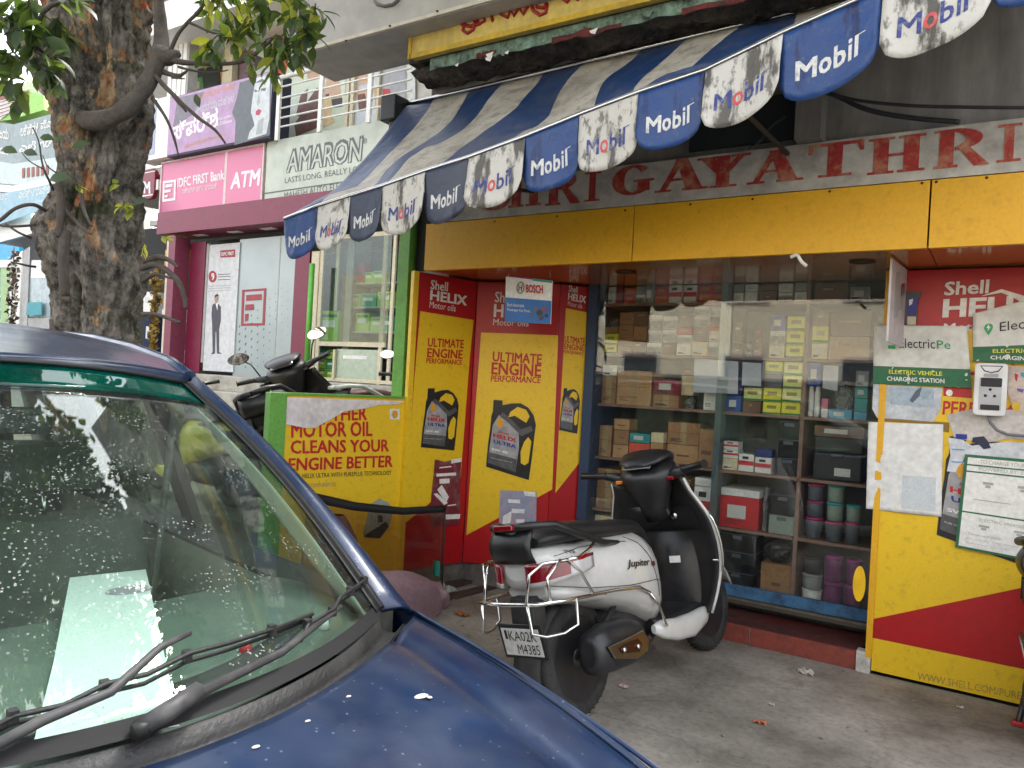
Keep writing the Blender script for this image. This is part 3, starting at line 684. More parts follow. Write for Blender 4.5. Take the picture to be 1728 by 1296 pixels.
# cables under the slab
m_cab = M('black_cable', (.02, .022, .025), .5)
def cable(pts, r, nm='cable', label=None):
    P = [V(p) for p in pts]; Q = []
    for i in range(len(P)-1):
        for k in range(8):
            t = k/8; p0 = P[max(i-1, 0)]; p1 = P[i]; p2 = P[i+1]; p3 = P[min(i+2, len(P)-1)]
            Q.append(.5*((2*p1)+(p2-p0)*t+(2*p0-5*p1+4*p2-p3)*t*t+(3*p1-p0-3*p2+p3)*t**3))
    Q.append(P[-1]); return MB().tube(Q, r, 7).build(nm, m_cab, label=label, cat='cable' if label else None)
cable([hy(*p, 4.07) for p in ((1330, 150), (1400, 158), (1460, 184), (1530, 198), (1620, 206))], .012, label='thick sagging black cable in front of the sooty wall, the lower one')
cable([hy(*p, 4.0) for p in ((1370, 150), (1440, 168), (1530, 178), (1640, 181), (1800, 182))], .008, label='thin black cable running level above the thick sagging one')
cable([hy(*p, 4.05) for p in ((1262, 252), (1280, 240), (1300, 215), (1325, 196))], .006, label='short black cable dropping behind the name board')
p = hy(1340, 431, YF-.03)
t = thing('hook', 'small bent white bracket hanging below the yellow fascia', 'bracket', p)
cable([hy(*q, YF-.03) for q in ((1334, 434), (1345, 431), (1352, 441), (1361, 449))], .009, nm='bracket_arm').data.materials[0] = m_wht
o = bpy.data.objects['bracket_arm']; o.parent = t; o.location = V(o.location)-V(t.location)

# ================================================================== hanging signs
pb_ = Pl(hy(855, 500, 4.25)[:2], (hy(855, 500, 4.25).x+.8, 4.25-.08))
bs = thing('hanging_sign', 'white and blue car parts sign hanging in front of the central poster panel', 'sign', pb_.hit(893, 548))
def pq(pl, pts, nm, mt, par, n0, t): return upoly(pl, [pl.uv(*q) for q in pts], nm, mt, par, n0, t)
pq(pb_, ((855, 465), (933, 474), (930, 547), (853, 543)), 'board', m_wht, bs, 0, .008)
pq(pb_, ((854, 502), (932, 508), (930, 547), (853, 543)), 'blue_field', M('bright_blue_print', (.015, .13, .42), .4), bs, .009, .001)
pq(pb_, ((855, 465), (933, 474), (933, 476), (855, 467)), 'stripe', M('stripe_violet', (.2, .02, .2), .4), bs, .009, .001)
pq(pb_, ((900, 470), (933, 474), (933, 478), (900, 474)), 'stripe', M('stripe_green', (.02, .3, .25), .4), bs, .010, .001)
ptext(pb_, 'BOSCH', (889, 494), (918, 496), (889, 480), m_redt, bs, n=.011, bold=.05)
mb = MB(); o = pb_.hit(880, 486)+pb_.n*.012
mb.tube([o+(pb_.u*math.cos(a)*.03+pb_.v*math.sin(a)*.037) for a in [2*PI*k/16 for k in range(17)]], .0025, 5, cap=False)
mb.tube([o+pb_.u*-.012+pb_.v*.02, o+pb_.u*-.012+pb_.v*-.02], .0025, 5); mb.tube([o+pb_.u*.012+pb_.v*.02, o+pb_.u*.012+pb_.v*-.02], .0025, 5); mb.tube([o+pb_.u*-.012, o+pb_.u*.012], .0025, 5)
mb.build('emblem', m_ink, bs)
ptext(pb_, 'Bosch Automotive', (858, 517), (886, 519), (858, 511), m_wht, bs, n=.011, bold=.01)
ptext(pb_, 'Passenger Car Parts', (858, 526), (896, 529), (858, 520), m_wht, bs, n=.011, bold=.01)
for k, (x, y, r, c) in enumerate(((912, 528, .026, (.03, .03, .035)), (905, 522, .018, (.12, .12, .13)), (920, 522, .02, (.25, .05, .04)), (915, 537, .02, (.05, .05, .055)), (900, 533, .015, (.08, .08, .09)), (924, 533, .014, (.02, .02, .02)))):
    c0 = pb_.hit(x, y)+pb_.n*(.0105+k*.0004); MB().prism([c0+pb_.u*math.cos(a)*r+pb_.v*math.sin(a)*r*.8 for a in [2*PI*j/9 for j in range(9)]], pb_.n, .0008).build('parts_print', M('parts_%d' % k, c, .4), bs)
for q in (858, 928):
    c0 = pb_.hit(q, 468); mb = MB(); mb.tube([c0, V((c0.x, c0.y, 2.25))], .002, 4); mb.build('wire', m_steel, bs)
# the sign seen edge-on
e0 = hy(1503, 500, 4.28); e1 = hy(1525, 500, 4.62)
pe = Pl(e0[:2], e1[:2])
es = thing('projecting_sign', 'thin white sign seen almost edge-on in front of the right poster panel', 'sign', pe.hit(1512, 580))
zt_ = 2.245; zb_ = pe.uv(1500, 577)[1]; W = pe.uv(1528, 500)[0]-pe.uv(1502, 500)[0]
MB().pbox(pe, 0, zb_, W, zt_, -.012, 0).build('board', M('pinkish_white', (.56, .52, .53), .5), es, bevel=.002)
upoly(pe, [(W*.25, zt_-.06), (W*.5, zt_-.04), (W*.5, zt_-.28), (W*.25, zt_-.3)], 'lettering', m_grey, es, .001, .001)
upoly(pe, [(W*.62, zt_-.1), (W*.85, zt_-.08), (W*.85, zt_-.14), (W*.62, zt_-.17)], 'lettering', M('brown_print', (.2, .05, .04), .5), es, .001, .001)
upoly(pe, [(W*.5, zb_+.18), (W*.8, zb_+.2), (W*.8, zb_+.32), (W*.5, zb_+.3)], 'lettering', m_grey, es, .001, .001)
k2 = thing('chip_packets', 'small dark blue and grey packets hung behind the edge-on sign', 'packets', PR.w(PR.uv(1540, 545)[0], PR.uv(1540, 545)[1], .02))
P = lambda *a: [PR.uv(*p) for p in a]
upoly(PR, P((1528, 492), (1555, 494), (1549, 512), (1547, 548), (1528, 547)), 'packet', M('slate_sachet', (.05, .06, .08), .4), k2, .012, .012)
upoly(PR, P((1533, 504), (1551, 503), (1546, 533), (1533, 533)), 'blue_label', M('indigo_print', (.02, .02, .22), .4), k2, .0255, .001)
upoly(PR, P((1535, 507), (1542, 505), (1540, 514), (1535, 517)), 'white_print', m_wht, k2, .028, .001)
upoly(PR, P((1532, 535), (1547, 535), (1546, 549), (1532, 549)), 'beige_label', m_cream, k2, .0255, .001)

# ================================================================== notices on the right panel
def sheet(name, label, cat, px, mt, n=.008, t=.002, curl=.0, pl=None):
    pl = pl or PR
    return tag(upoly(pl, [pl.uv(*p) for p in px], name, mt, None, n, t), label, cat)
def curled(name, label, cat, pl, tl, tr, br, bl, mt, n=.01, amp=.012, seed=0, mats=None, fm=None, nu=24, nv=24):
    q = [pl.uv(*p) for p in (tl, tr, br, bl)]
    def f(u, v):
        a = (q[3][0]*(1-u)+q[2][0]*u)*(1-v)+(q[0][0]*(1-u)+q[1][0]*u)*v; b = (q[3][1]*(1-u)+q[2][1]*u)*(1-v)+(q[0][1]*(1-u)+q[1][1]*u)*v
        return pl.w(a, b, n+amp*(.5+.5*noise.noise(V((u*2.5+seed, v*2.5, seed*2))))+amp*.25*noise.noise(V((u*9, v*9+seed, 0))))
    o = MB().grid(f, nu, nv, m=fm or 0).build(name, mats or mt, None, solid=.0012)
    tag(o, label, cat); return o, f
def flat_on(f, us, vs, name, mt, par, e=.003, pl=None, txt=None, bold=.03):
    """print laid on a curled sheet"""
    pl = pl or PR; mb = MB()
    if txt:
        vv, ff, _ = tmesh(txt, bold)
        for p, q, zc_ in vv: mb.v.append(f(us[0]+(us[1]-us[0])*p, vs[0]+(vs[1]-vs[0])*q)+pl.n*(e+zc_))
        for k in ff: mb.f.append(list(k)); mb.m.append(0); mb.s.append(False)
    else: mb.grid(lambda a, b: f(us[0]+(us[1]-us[0])*a, vs[0]+(vs[1]-vs[0])*b)+pl.n*e, 12, 6)
    return mb.build(name, mt, par)
# torn paper layers under
for i, (pts, c, lab) in enumerate((
    (((1474, 648), (1590, 655), (1588, 690), (1575, 712), (1528, 708), (1480, 705), (1472, 690)), (.60, .63, .68), 'faded pale blue torn poster just under the left charging station banner'),
    (((1598, 700), (1640, 690), (1728, 692), (1800, 690), (1800, 745), (1700, 740), (1660, 748), (1610, 738)), (.62, .58, .55), 'torn cream and pink poster scrap below the charger box'),
    (((1600, 738), (1625, 742), (1640, 752), (1700, 745), (1790, 752), (1790, 790), (1660, 790), (1640, 800), (1598, 795), (1604, 768)), (.66, .68, .72), 'ragged white torn paper above the green bordered notice'),
    (((1702, 618), (1800, 622), (1800, 700), (1712, 700), (1700, 660)), (.62, .52, .46), 'torn peach paper patch to the right of the charger box'))):
    s = sheet('torn_poster', lab, 'poster', pts, M('torn_%d' % i, c, .8, dirt=.8, dcol=tuple(k*.55 for k in c), ds=11, thr=.5, bump=.4, bs=18), .004+i*.0015, .0012)
    if i == 0:
        upoly(PR, P((1503, 652), (1577, 656), (1574, 688), (1502, 682)), 'faded_print', M('pale_blue_print', (.42, .50, .58), .8, dirt=.7, dcol=(.2, .28, .35), ds=25), s, .006, .001)
        upoly(PR, P((1545, 660), (1556, 652), (1552, 668), (1540, 680), (1535, 676)), 'dark_print', M('slate_print', (.1, .12, .16), .6), s, .0075, .001)
    if i == 2:
        upoly(PR, P((1642, 738), (1660, 736), (1668, 745), (1672, 756), (1660, 758), (1650, 748), (1640, 746)), 'dark_print', M('navy_print', (.02, .025, .06), .6), s, .0105, .001)
        upoly(PR, P((1613, 732), (1632, 733), (1632, 741), (1613, 740)), 'dark_print', m_blueink, s, .0105, .001)
        for yy in (757, 778): upoly(PR, P((1606, yy), (1628, yy+1), (1628, yy+3), (1606, yy+2)), 'blue_line', M('light_blue_line', (.1, .35, .6), .6), s, .0105, .001)
    if i == 3:
        for (x, y, w_, h, c2) in ((1712, 630, 6, 14, (.5, .03, .05)), (1716, 655, 12, 8, (.15, .1, .3)), (1708, 678, 14, 16, (.7, .45, .02)), (1722, 628, 10, 10, (.1, .3, .4)), (1705, 612, 8, 6, (.5, .1, .1))):
            upoly(PR, P((x, y), (x+w_, y+2), (x+w_-2, y+h), (x+1, y+h-3)), 'print_scrap', M('scrap_%d' % x, c2, .6), s, .0105, .001)
# mustard line stripes
upoly(PR, P((1492, 705), (1602, 713), (1602, 730), (1590, 728), (1590, 718), (1492, 711)), 'brown_band', M('brown_print2', (.25, .15, .02), .6), p4, .0025, .001)
upoly(PR, P((1592, 653), (1640, 656), (1640, 672), (1592, 668)), 'red_band', m_red, p4, .003, .001)
MB().prism([PR.w(PR.uv(1602, 663)[0]+.016*math.cos(a), PR.uv(1602, 663)[1]+.018*math.sin(a), .0045) for a in [2*PI*i/14 for i in range(14)]], PR.n, .001).build('white_spot', m_wht, p4)
# big blank white sheet
o, f = curled('paper_sheet', 'large blank wrinkled white sheet taped to the right poster panel', 'paper', PR, (1466, 712), (1592, 716), (1589, 872), (1462, 858), m_paper, .006, .014, 3)
flat_on(f, (.48, .92), (.05, .42), 'faint_print', M('faint_grey_print', (.55, .60, .63), .8, dirt=.5, dcol=(.7, .7, .7), ds=30), o, .002)
# two charging banners
m_bn = M('banner_white', (.70, .70, .66), .55, dirt=.35, dcol=(.45, .42, .36), ds=6, bump=.3, bs=12)
def banner(label, tl, tr, br, bl, u0, seed, n):
    o, f = curled('banner', label, 'banner', PR, tl, tr, br, bl, m_bn, n, .02, seed)
    flat_on(f, (0.0, 1), (0, .30), 'green_band', m_dkgreen, o, .0016)
    return o, f
o, f = banner('white and green vehicle charging station banner, left one, partly behind the edge-on sign', (1476, 549), (1632, 551), (1640, 655), (1474, 647), 0, 2, .010)
flat_on(f, (.28, .66), (.62, .78), 'lettering', m_ink, o, .004, txt='Electric', bold=.01)
flat_on(f, (.68, .82), (.62, .76), 'lettering', m_grtxt, o, .004, txt='Pe', bold=.01)
flat_on(f, (.17, .72), (.175, .245), 'lettering', m_ylet, o, .005, txt='ELECTRIC VEHICLE', bold=.02)
flat_on(f, (.15, .74), (.055, .13), 'lettering', m_wht, o, .005, txt='CHARGING STATION', bold=.03)
flat_on(f, (.16, .24), (.60, .66), 'emblem', m_grtxt, o, .004)
o, f = banner('white and green vehicle charging station banner at the right edge above the charger', (1642, 530), (1850, 478), (1850, 622), (1642, 610), 0, 5, .014)
MB().prism([f(.135+.038*math.cos(a), .66+.075*math.sin(a))+PR.n*.003 for a in [2*PI*i/18 for i in range(18)]], PR.n, .001).prism([f(.105, .60)+PR.n*.003, f(.165, .60)+PR.n*.003, f(.135, .51)+PR.n*.003], PR.n, .001).build('emblem', m_grtxt, o)
MB().prism([f(*q)+PR.n*.0055 for q in ((.14, .73), (.115, .65), (.133, .65), (.125, .59), (.155, .67), (.137, .67))], PR.n, .001).build('bolt_print', m_wht, o)
flat_on(f, (.23, .62), (.56, .72), 'lettering', m_ink, o, .004, txt='Electric', bold=.01)
flat_on(f, (.17, .75), (.175, .245), 'lettering', m_ylet, o, .005, txt='ELECTRIC VEHICLE', bold=.02)
flat_on(f, (.15, .78), (.055, .125), 'lettering', m_wht, o, .005, txt='CHARGING STATION', bold=.03)
# charger box
q0, q1 = PR.uv(1642, 700), PR.uv(1702, 615)
ch = thing('charger_box', 'white wall mounted electric charger box with grey cable', 'charger', PR.w((q0[0]+q1[0])/2, q0[1], .03))
def rbox(pl, u0, v0, u1, v1, n0, n1, nm, mt, par, r=.02, bev=.006):
    pts = []
    for (cx_, cy_, a0) in ((u1-r, v1-r, 0), (u0+r, v1-r, PI/2), (u0+r, v0+r, PI), (u1-r, v0+r, 1.5*PI)):
        for k in range(6): a = a0+PI/2*k/5; pts.append(pl.w(cx_+r*math.cos(a), cy_+r*math.sin(a), n0))
    return MB().prism(pts, pl.n, n1-n0).build(nm, mt, par, bevel=bev)
m_case = M('white_plastic', (.72, .72, .73), .35)
rbox(PR, q0[0], q0[1], q1[0], q1[1], .02, .09, 'case', m_case, ch)
uu = lambda a, b: (q0[0]+(q1[0]-q0[0])*a, q0[1]+(q1[1]-q0[1])*b)
def cf(a0, b0, a1, b1, nm, mt, n0=.0905, t=.0012, r=.006): x, y = uu(a0, b0), uu(a1, b1); return rbox(PR, x[0], x[1], y[0], y[1], n0, n0+t, nm, mt, ch, r, 0)
cf(.16, .1, .84, .72, 'panel', M('panel_grey', (.45, .46, .48), .4)); cf(.2, .55, .84, .72, 'screen', m_ink, .092); cf(.22, .11, .80, .21, 'label_strip', m_ink, .092); cf(.28, .735, .72, .80, 'lettering', m_grey, .092)
upoly(PR, [uu(.15, .95), (uu(.85, .95)), uu(.72, .84), uu(.5, .81), uu(.28, .84)], 'top_outline', m_ink, ch, .0905, .0008)
upoly(PR, [uu(.2, .935), (uu(.8, .935)), uu(.7, .86), uu(.5, .83), uu(.3, .86)], 'top_plate', m_case, ch, .0915, .0008)
for a, b in ((.5, .5), (.36, .38), (.64, .38)):
    x = uu(a, b); MB().lathe([(0, 0), (.007, 0), (.007, .003), (0, .003)], Matrix.Translation(PR.w(x[0], x[1], .092)) @ Matrix.Rotation(PI/2, 4, 'X'), 10).build('socket_hole', m_ink, ch)
cc = MB(); pts = [V(PR.w(*PR.uv(*p), .06)) for p in ((1668, 698), (1671, 712), (1682, 725), (1700, 733), (1728, 735), (1770, 725), (1800, 690))]
cc.tube(pts, .008, 8); cc.build('charging_cable', M('grey_cable', (.16, .16, .17), .5), ch)
# green bordered notice
no = thing('notice_board', 'white price notice with dark green border hung at the right edge', 'notice', PR.hit(1680, 935))
A_ = [(1629, 766), (1860, 786), (1850, 968), (1612, 922)]
Q = [PR.uv(*p) for p in A_]
def nq(a, b): return (Q[0][0]*(1-a)*(1-b)+Q[1][0]*a*(1-b)+Q[2][0]*a*b+Q[3][0]*(1-a)*b, Q[0][1]*(1-a)*(1-b)+Q[1][1]*a*(1-b)+Q[2][1]*a*b+Q[3][1]*(1-a)*b)
def nr(a0, b0, a1, b1, nm, mt, n, t=.001): return upoly(PR, [nq(a0, b0), nq(a1, b0), nq(a1, b1), nq(a0, b1)], nm, mt, no, n, t)
nr(0, 0, 1, 1, 'backing', m_dkgreen, .018, .006); nr(.025, .03, .98, .975, 'sheet', m_wht, .0245)
for b in (.10, .17, .60): nr(.02, b, .98, b+.015, 'rule', m_dkgreen, .026)
for i, (a, b, w_, h, s) in enumerate(((.12, .045, .5, .04, 'TO CHARGE YOUR VEHICLE'), (.12, .12, .5, .035, 'POWERED BY  ElectricPe'), (.10, .46, .28, .008, '____'), (.16, .655, .55, .03, 'ELECTRIC VEHICLE CHARGING'),
                                       (.08, .82, .25, .02, 'Terms and rates'), (.08, .87, .38, .02, 'per unit per hour charges'), (.5, .83, .3, .02, 'scan and pay'), (.08, .92, .3, .015, 'please read'))):
    o_ = V(PR.w(*nq(a, b+h), .0275)); e_ = V(PR.w(*nq(a+w_, b+h), .0275)); t_ = V(PR.w(*nq(a, b), .0275))
    text_on(o_, e_-o_, t_-o_, V(), s, .0).build('lettering', m_grey, no)
for i, a in enumerate((.16, .42, .68)):
    for b, hh in ((.27, .06), (.72, .05)):
        nr(a, b, a+.08, b+hh*.45, 'icon_print', m_grey, .0265); nr(a+.02, b+hh*.55, a+.06, b+hh, 'icon_print', m_grey, .0265)
# posters on the left panels
sheet('small_poster', 'torn maroon poster with white patches on the angled left panel', 'poster', ((733, 775), (749, 779), (777, 773), (773, 885), (728, 888), (724, 868)), M('maroon_print', (.16, .015, .03), .5, dirt=.6, dcol=(.35, .25, .25), ds=16, thr=.55), .008, .0015, pl=PL1)
sm = bpy.data.objects['small_poster']
for pts in (((735, 799), (768, 797), (768, 802), (735, 804)), ((740, 808), (757, 807), (757, 815), (740, 816)), ((760, 775), (777, 773), (777, 779), (760, 782)), ((750, 868), (775, 867), (774, 875), (750, 876)),
            ((736, 826), (744, 818), (756, 838), (752, 846), (744, 838)), ((730, 833), (736, 832), (754, 848), (748, 852)), ((754, 852), (768, 850), (768, 852), (754, 854)), ((740, 788), (760, 786), (760, 788), (740, 790))):
    upoly(PL1, [PL1.uv(*p) for p in pts], 'white_patch', m_wht, sm, .0105, .001)
s2 = sheet('small_poster', 'pale blue and pink torn poster low on the centre panel above the scooter seat', 'poster', ((845, 827), (906, 829), (905, 890), (842, 892)), M('bluegrey_print', (.28, .30, .42), .5, dirt=.8, dcol=(.55, .33, .3), ds=7, thr=.5), .008, .0015, pl=PL2)
for pts in (((858, 842), (878, 843), (878, 849), (858, 848)), ((864, 858), (886, 859), (885, 866), (864, 865)), ((870, 876), (886, 876), (884, 886), (872, 884)), ((850, 870), (864, 862), (862, 882), (848, 884)), ((884, 828), (904, 830), (904, 838), (886, 836))):
    upoly(PL2, [PL2.uv(*p) for p in pts], 'white_patch', m_wht, s2, .0105, .001)
# ================================================================== glazed parts shelves
cab = thing('shelf_cabinet', 'blue framed glazed cabinet of wooden shelves filling the shop opening', 'cabinet', (-1.6, 5.1, .2))
m_bf = M('blue_frame', (.022, .05, .115), .5, dirt=.5, dcol=(.06, .06, .07), ds=9)
m_sill = M('worn_blue_sill', (.05, .16, .32), .6, dirt=.85, dcol=(.02, .03, .05), ds=9, thr=.5)
m_gpost = M('slate_blue_post', (.10, .15, .18), .55, dirt=.3, ds=8)
m_shelf = M('shelf_edge', (.27, .155, .115), .6, dirt=.4, dcol=(.1, .06, .05), ds=12)
m_cabin = M('cabinet_inside', (.15, .16, .15), .7, dirt=.5, dcol=(.03, .03, .03), ds=3)
YS = 5.10; YB = 5.50
x0c = -2.58; x1c = xr+.02
xm = hy(1221, 640, YS).x; xd = hy(1357, 640, YS).x
ZS = [2.13, 1.765, 1.395, 1.005, .625, .225]
MB().box((x0c-.02, YB, .18), (x1c+.1, YB+.02, 2.5)).build('back_panel', m_cabin, cab)
MB().box((x1c+.03, YW+.03, .18), (x1c+.06, YB, 2.5)).build('side_panel', m_cabin, cab)
MB().box((x0c-.03, YW-.02, .18), (x0c+.045, YB, 2.5)).build('side_post', m_bf, cab)
MB().box((xm-.03, YS-.05, .22), (xm+.012, YB, 2.5)).build('centre_post', m_gpost, cab)
MB().box((xd-.012, YS-.0, .22), (xd+.012, YB, 2.5)).build('divider', m_shelf, cab)
MB().box((x0c, YW-.03, .165), (x1c, YS-.06, .185)).build('door_track', M('track_metal', (.12, .10, .08), .5, metal=.6, dirt=.6, ds=14), cab)
MB().box((x0c, YW-.035, .186), (x1c, YW+.005, .20)).box((x0c, YW+.02, .186), (x1c, YW+.03, .20)).build('door_track', M('track_metal2', (.2, .18, .15), .5, metal=.6, dirt=.6, ds=14), cab)
MB().box((x0c, YW-.008, .202), (x1c, YW+.025, .275)).build('sill', m_sill, cab, bevel=.003)
for z in ZS[:-1]:
    for a, b in ((x0c+.045, xm-.03), (xm+.012, xd-.012), (xd+.012, x1c)):
        MB().box((a, YS-.02, z-.019), (b, YB, z)).build('shelf', m_shelf, cab)
MB().box((x0c+.045, YS-.04, .20), (x1c, YB, .224)).build('shelf', m_shelf, cab)
m_pane = GLASS('shop_glass', (.93, .95, .94), .010, (.35, .36, .35), 3.0, ior=1.6)
for a, b, yy in ((x0c+.04, xm+.06, YW), (xm-.02, x1c+.02, YW+.022)):
    MB().box((a, yy, .27), (b, yy+.005, 2.46)).build('pane', m_pane, cab)
# goods: sizes are read along the front plane of the shelves
ITEM = {}
def mcol(key):
    C = {'brown': (.26, .135, .06), 'tan': (.36, .21, .10), 'dkbrown': (.12, .06, .035), 'yellow': (.62, .56, .04), 'paleyel': (.66, .62, .22), 'white': (.58, .58, .56), 'cream': (.55, .47, .30),
         'red': (.45, .02, .03), 'orange': (.55, .07, .03), 'grey': (.22, .23, .23), 'black': (.015, .015, .017), 'blue': (.012, .06, .32), 'teal': (.02, .25, .26), 'dkblue': (.012, .025, .14),
         'maroon': (.20, .015, .03), 'pink': (.5, .12, .22), 'slate': (.07, .08, .10), 'clear': (.2, .21, .21), 'grngrey': (.20, .25, .21), 'purple': (.13, .012, .10), 'ltblue': (.06, .30, .48)}
    return M('box_'+key, tuple(min(.8, k*1.35) for k in C[key]), .55, dirt=.25, dcol=tuple(c*.45 for c in C[key]), ds=9, thr=.52, var=.12)
m_tape = M('parcel_tape', (.42, .30, .16), .25); m_lab = M('label_paper', (.66, .66, .63), .6, dirt=.4, dcol=(.2, .2, .22), ds=60, thr=.55)
m_glab = M('green_label', (.08, .25, .10), .6, dirt=.7, dcol=(.6, .6, .55), ds=40); m_photo = M('photo_print', (.30, .31, .30), .6, dirt=.85, dcol=(.05, .05, .05), ds=38, thr=.48)
m_blab = M('blue_label', (.01, .09, .35), .5); m_plastic = GLASS('clear_plastic', (.62, .64, .64), .30, (.45, .46, .46), 30, rough=.15); m_smoke = GLASS('smoky_plastic', (.16, .17, .19), .10, (.2, .2, .22), 12, rough=.2)
KEYNAME = {}
def item(kind, key, x0, x1, z0, z1, desc, y=5.12, dep=None, group=None, rz=None):
    W, H = x1-x0, z1-z0; dep = dep or min(.3, max(.1, W*random.uniform(.9, 1.4)))
    dep = min(dep, YB-.01-y); rz = random.uniform(-.035, .035) if rz is None else rz
    nm = {'box': 'carton', 'taped': 'carton', 'band': 'carton', 'photo': 'carton', 'redwhite': 'carton', 'label': 'carton', 'jar': 'storage_jar', 'bin': 'plastic_bin', 'tube': 'tube_pack', 'bag': 'plastic_bag', 'bucket': 'bucket', 'case': 'tool_case', 'pack': 'packet'}[kind]
    cat = {'carton': 'box', 'storage_jar': 'jar', 'plastic_bin': 'bin', 'tube_pack': 'tube', 'plastic_bag': 'bag', 'bucket': 'bucket', 'tool_case': 'case', 'packet': 'packet'}[nm]
    t = thing(nm, desc, cat, ((x0+x1)/2, y, z0), rz, group=group)
    h = W/2-.0015; L = True; mt = mcol(key)
    def b(nm, a, c, m, bev=0.0): return MB().box(a, c).build(nm, m, t, local=True, bevel=bev)
    if kind in ('box', 'taped', 'band', 'photo', 'redwhite', 'label'):
        b('box_body', (-h, 0, 0), (h, dep, H-.002), mt if kind not in ('photo', 'redwhite') else mcol('white'), .002)
        if kind == 'box' and key in ('brown', 'tan', 'dkbrown') and H > .05:
            zz = H*random.uniform(.3, .7); b('print_mark', (-h*random.uniform(.2, .7), -.0012, zz), (h*random.uniform(0, .6), -.0004, zz+H*.10), mcol('dkbrown') if key != 'dkbrown' else mcol('tan')); b('flap_line', (-h, -.0013, H*.985), (h, -.0005, H*.995), mcol('black'))
        if kind in ('taped', 'label') and H > .07:
            for q in (.12, .17, .22): b('print_line', (-h*.8, -.0013, H*q), (-h*.8+h*random.uniform(.4, 1.2), -.0005, H*q+.004), mcol('black'))
        if kind == 'taped':
            b('tape', (-.022, -.0012, 0), (.022, -.0004, H), m_tape); b('flap_line', (-h, -.0014, H*.52), (h, -.0006, H*.52+.003), mcol('dkbrown'))
        if kind == 'label': b('label_sheet', (-h*.6, -.0012, H*.3), (h*.35, -.0004, H*.72), m_lab)
        if kind == 'band': b('colour_band', (-h, -.0012, H*.02), (h, -.0004, H*.16), M('band_'+key, {'yellow': (.02, .22, .06), 'paleyel': (.02, .22, .06)}.get(key, (.3, .02, .02)), .5)); b('label_sheet', (-h*.55, -.0014, H*.45), (h*.55, -.0006, H*.72), M('lbl_'+key, tuple(.6*c for c in (.5, .45, .08)), .6))
        if kind == 'photo':
            n = max(1, round(H/.075)); s = H/n
            for k in range(n): b('photo_print', (-h*.96, -.0012, k*s+.004), (h*.96, -.0004, k*s+s*.62), m_photo); b('lid_line', (-h, -.0014, k*s+s*.66), (h, -.0006, k*s+s*.70), mcol('grey'))
        if kind == 'redwhite':
            b('red_band', (-h, -.0012, H*.35), (h, -.0004, H*.6), mcol('red')); b('lettering', (-h*.5, -.0016, H*.7), (h*.3, -.0008, H*.85), m_ink)
    elif kind in ('jar', 'bucket'):
        R = min(h, .09); cx_ = 0
        T = Matrix.Translation((0, R, 0))
        MB().lathe([(0, .001), (R*.86, .001), (R*.9, .004), (R*.95, H*.8), (R*.9, H*.86)], T, 20).build('jar_body', mt, t, local=True)
        lid = {'slate': 'pink', 'purple': 'purple', 'grngrey': 'teal'}.get(key, key)
        MB().lathe([(R*.9, H*.84), (R, H*.85), (R, H*.97), (R*.92, H-.002), (0, H-.002)], T, 20).build('lid', M('lid_'+lid, {'pink': (.45, .03, .16), 'purple': (.30, .03, .22), 'teal': (.05, .38, .40)}.get(lid, mt.diffuse_color[:3]), .4), t, local=True)
    elif kind == 'bin':
        for (p, q) in (((-h, 0, 0), (h, .004, H*.94)), ((-h, dep-.004, 0), (h, dep, H*.94)), ((-h, .004, 0), (-h+.004, dep-.004, H*.94)), ((h-.004, .004, 0), (h, dep-.004, H*.94)), ((-h+.004, .004, 0), (h-.004, dep-.004, .004))): b('bin_wall', p, q, m_smoke if key != 'grngrey' else mt)
        b('lid', (-h-.002, -.004, H*.94), (h+.002, dep, H-.002), mcol('slate') if key != 'grngrey' else mt, .003)
        b('latch', (-.03, -.008, H*.72), (.03, -.004, H*.9), mcol('slate'))
        g = MB()
        for k in range(5):
            xx_ = -h+.02+(2*h-.06)*random.random(); g.box((xx_, .03+.02*k, .005), (xx_+.04, .06+.02*k, H*random.uniform(.3, .75)))
        g.build('contents', mcol(random.choice(['yellow', 'grey', 'white', 'brown'])), t, local=True, kind='stuff')
    elif kind == 'tube':
        for sx in (-.5, .5):
            MB().lathe([(0, .001), (h*.42, .001), (h*.46, H*.04), (h*.44, H*.8), (h*.34, H*.86), (h*.36, H*.98), (0, H)], Matrix.Translation((sx*h, .04, 0)), 14).build('tube_body', mcol('white'), t, local=True)
    elif kind in ('bag', 'pack'):
        sd = random.random()*50
        def f(u, v):
            a = 2*PI*u; e = 1+.28*noise.noise(V((math.cos(a)*2+sd, math.sin(a)*2, v*4)))
            r = (math.sin(PI*min(.98, v*.85+.13)))**.6
            return V((h*math.cos(a)*r*e, .08+min(.11, dep*.45)*math.sin(a)*r*e, H*v))
        MB().grid(f, 22, 12, smooth=False).build('bag_film', m_plastic if key == 'clear' else M('bin_bag', (.02, .02, .022), .25), t, local=True)
        if key == 'clear': MB().box((-h*.5, .05, 0), (h*.5, .12, H*.45)).build('bag_contents', mcol('grey'), t, local=True)
    elif kind == 'case':
        b('case_body', (-h, 0, 0), (h, dep, H*.62), mt, .012); b('case_lid', (-h*.99, .004, H*.64), (h*.99, dep, H), mt, .012); b('case_handle', (-h*.25, -.02, H*.55), (h*.25, -.002, H*.62), mcol('slate'), .006)
        b('label_sheet', (-h*.1, -.003, H*.12), (h*.55, -.0005, H*.3), m_lab)
    return t
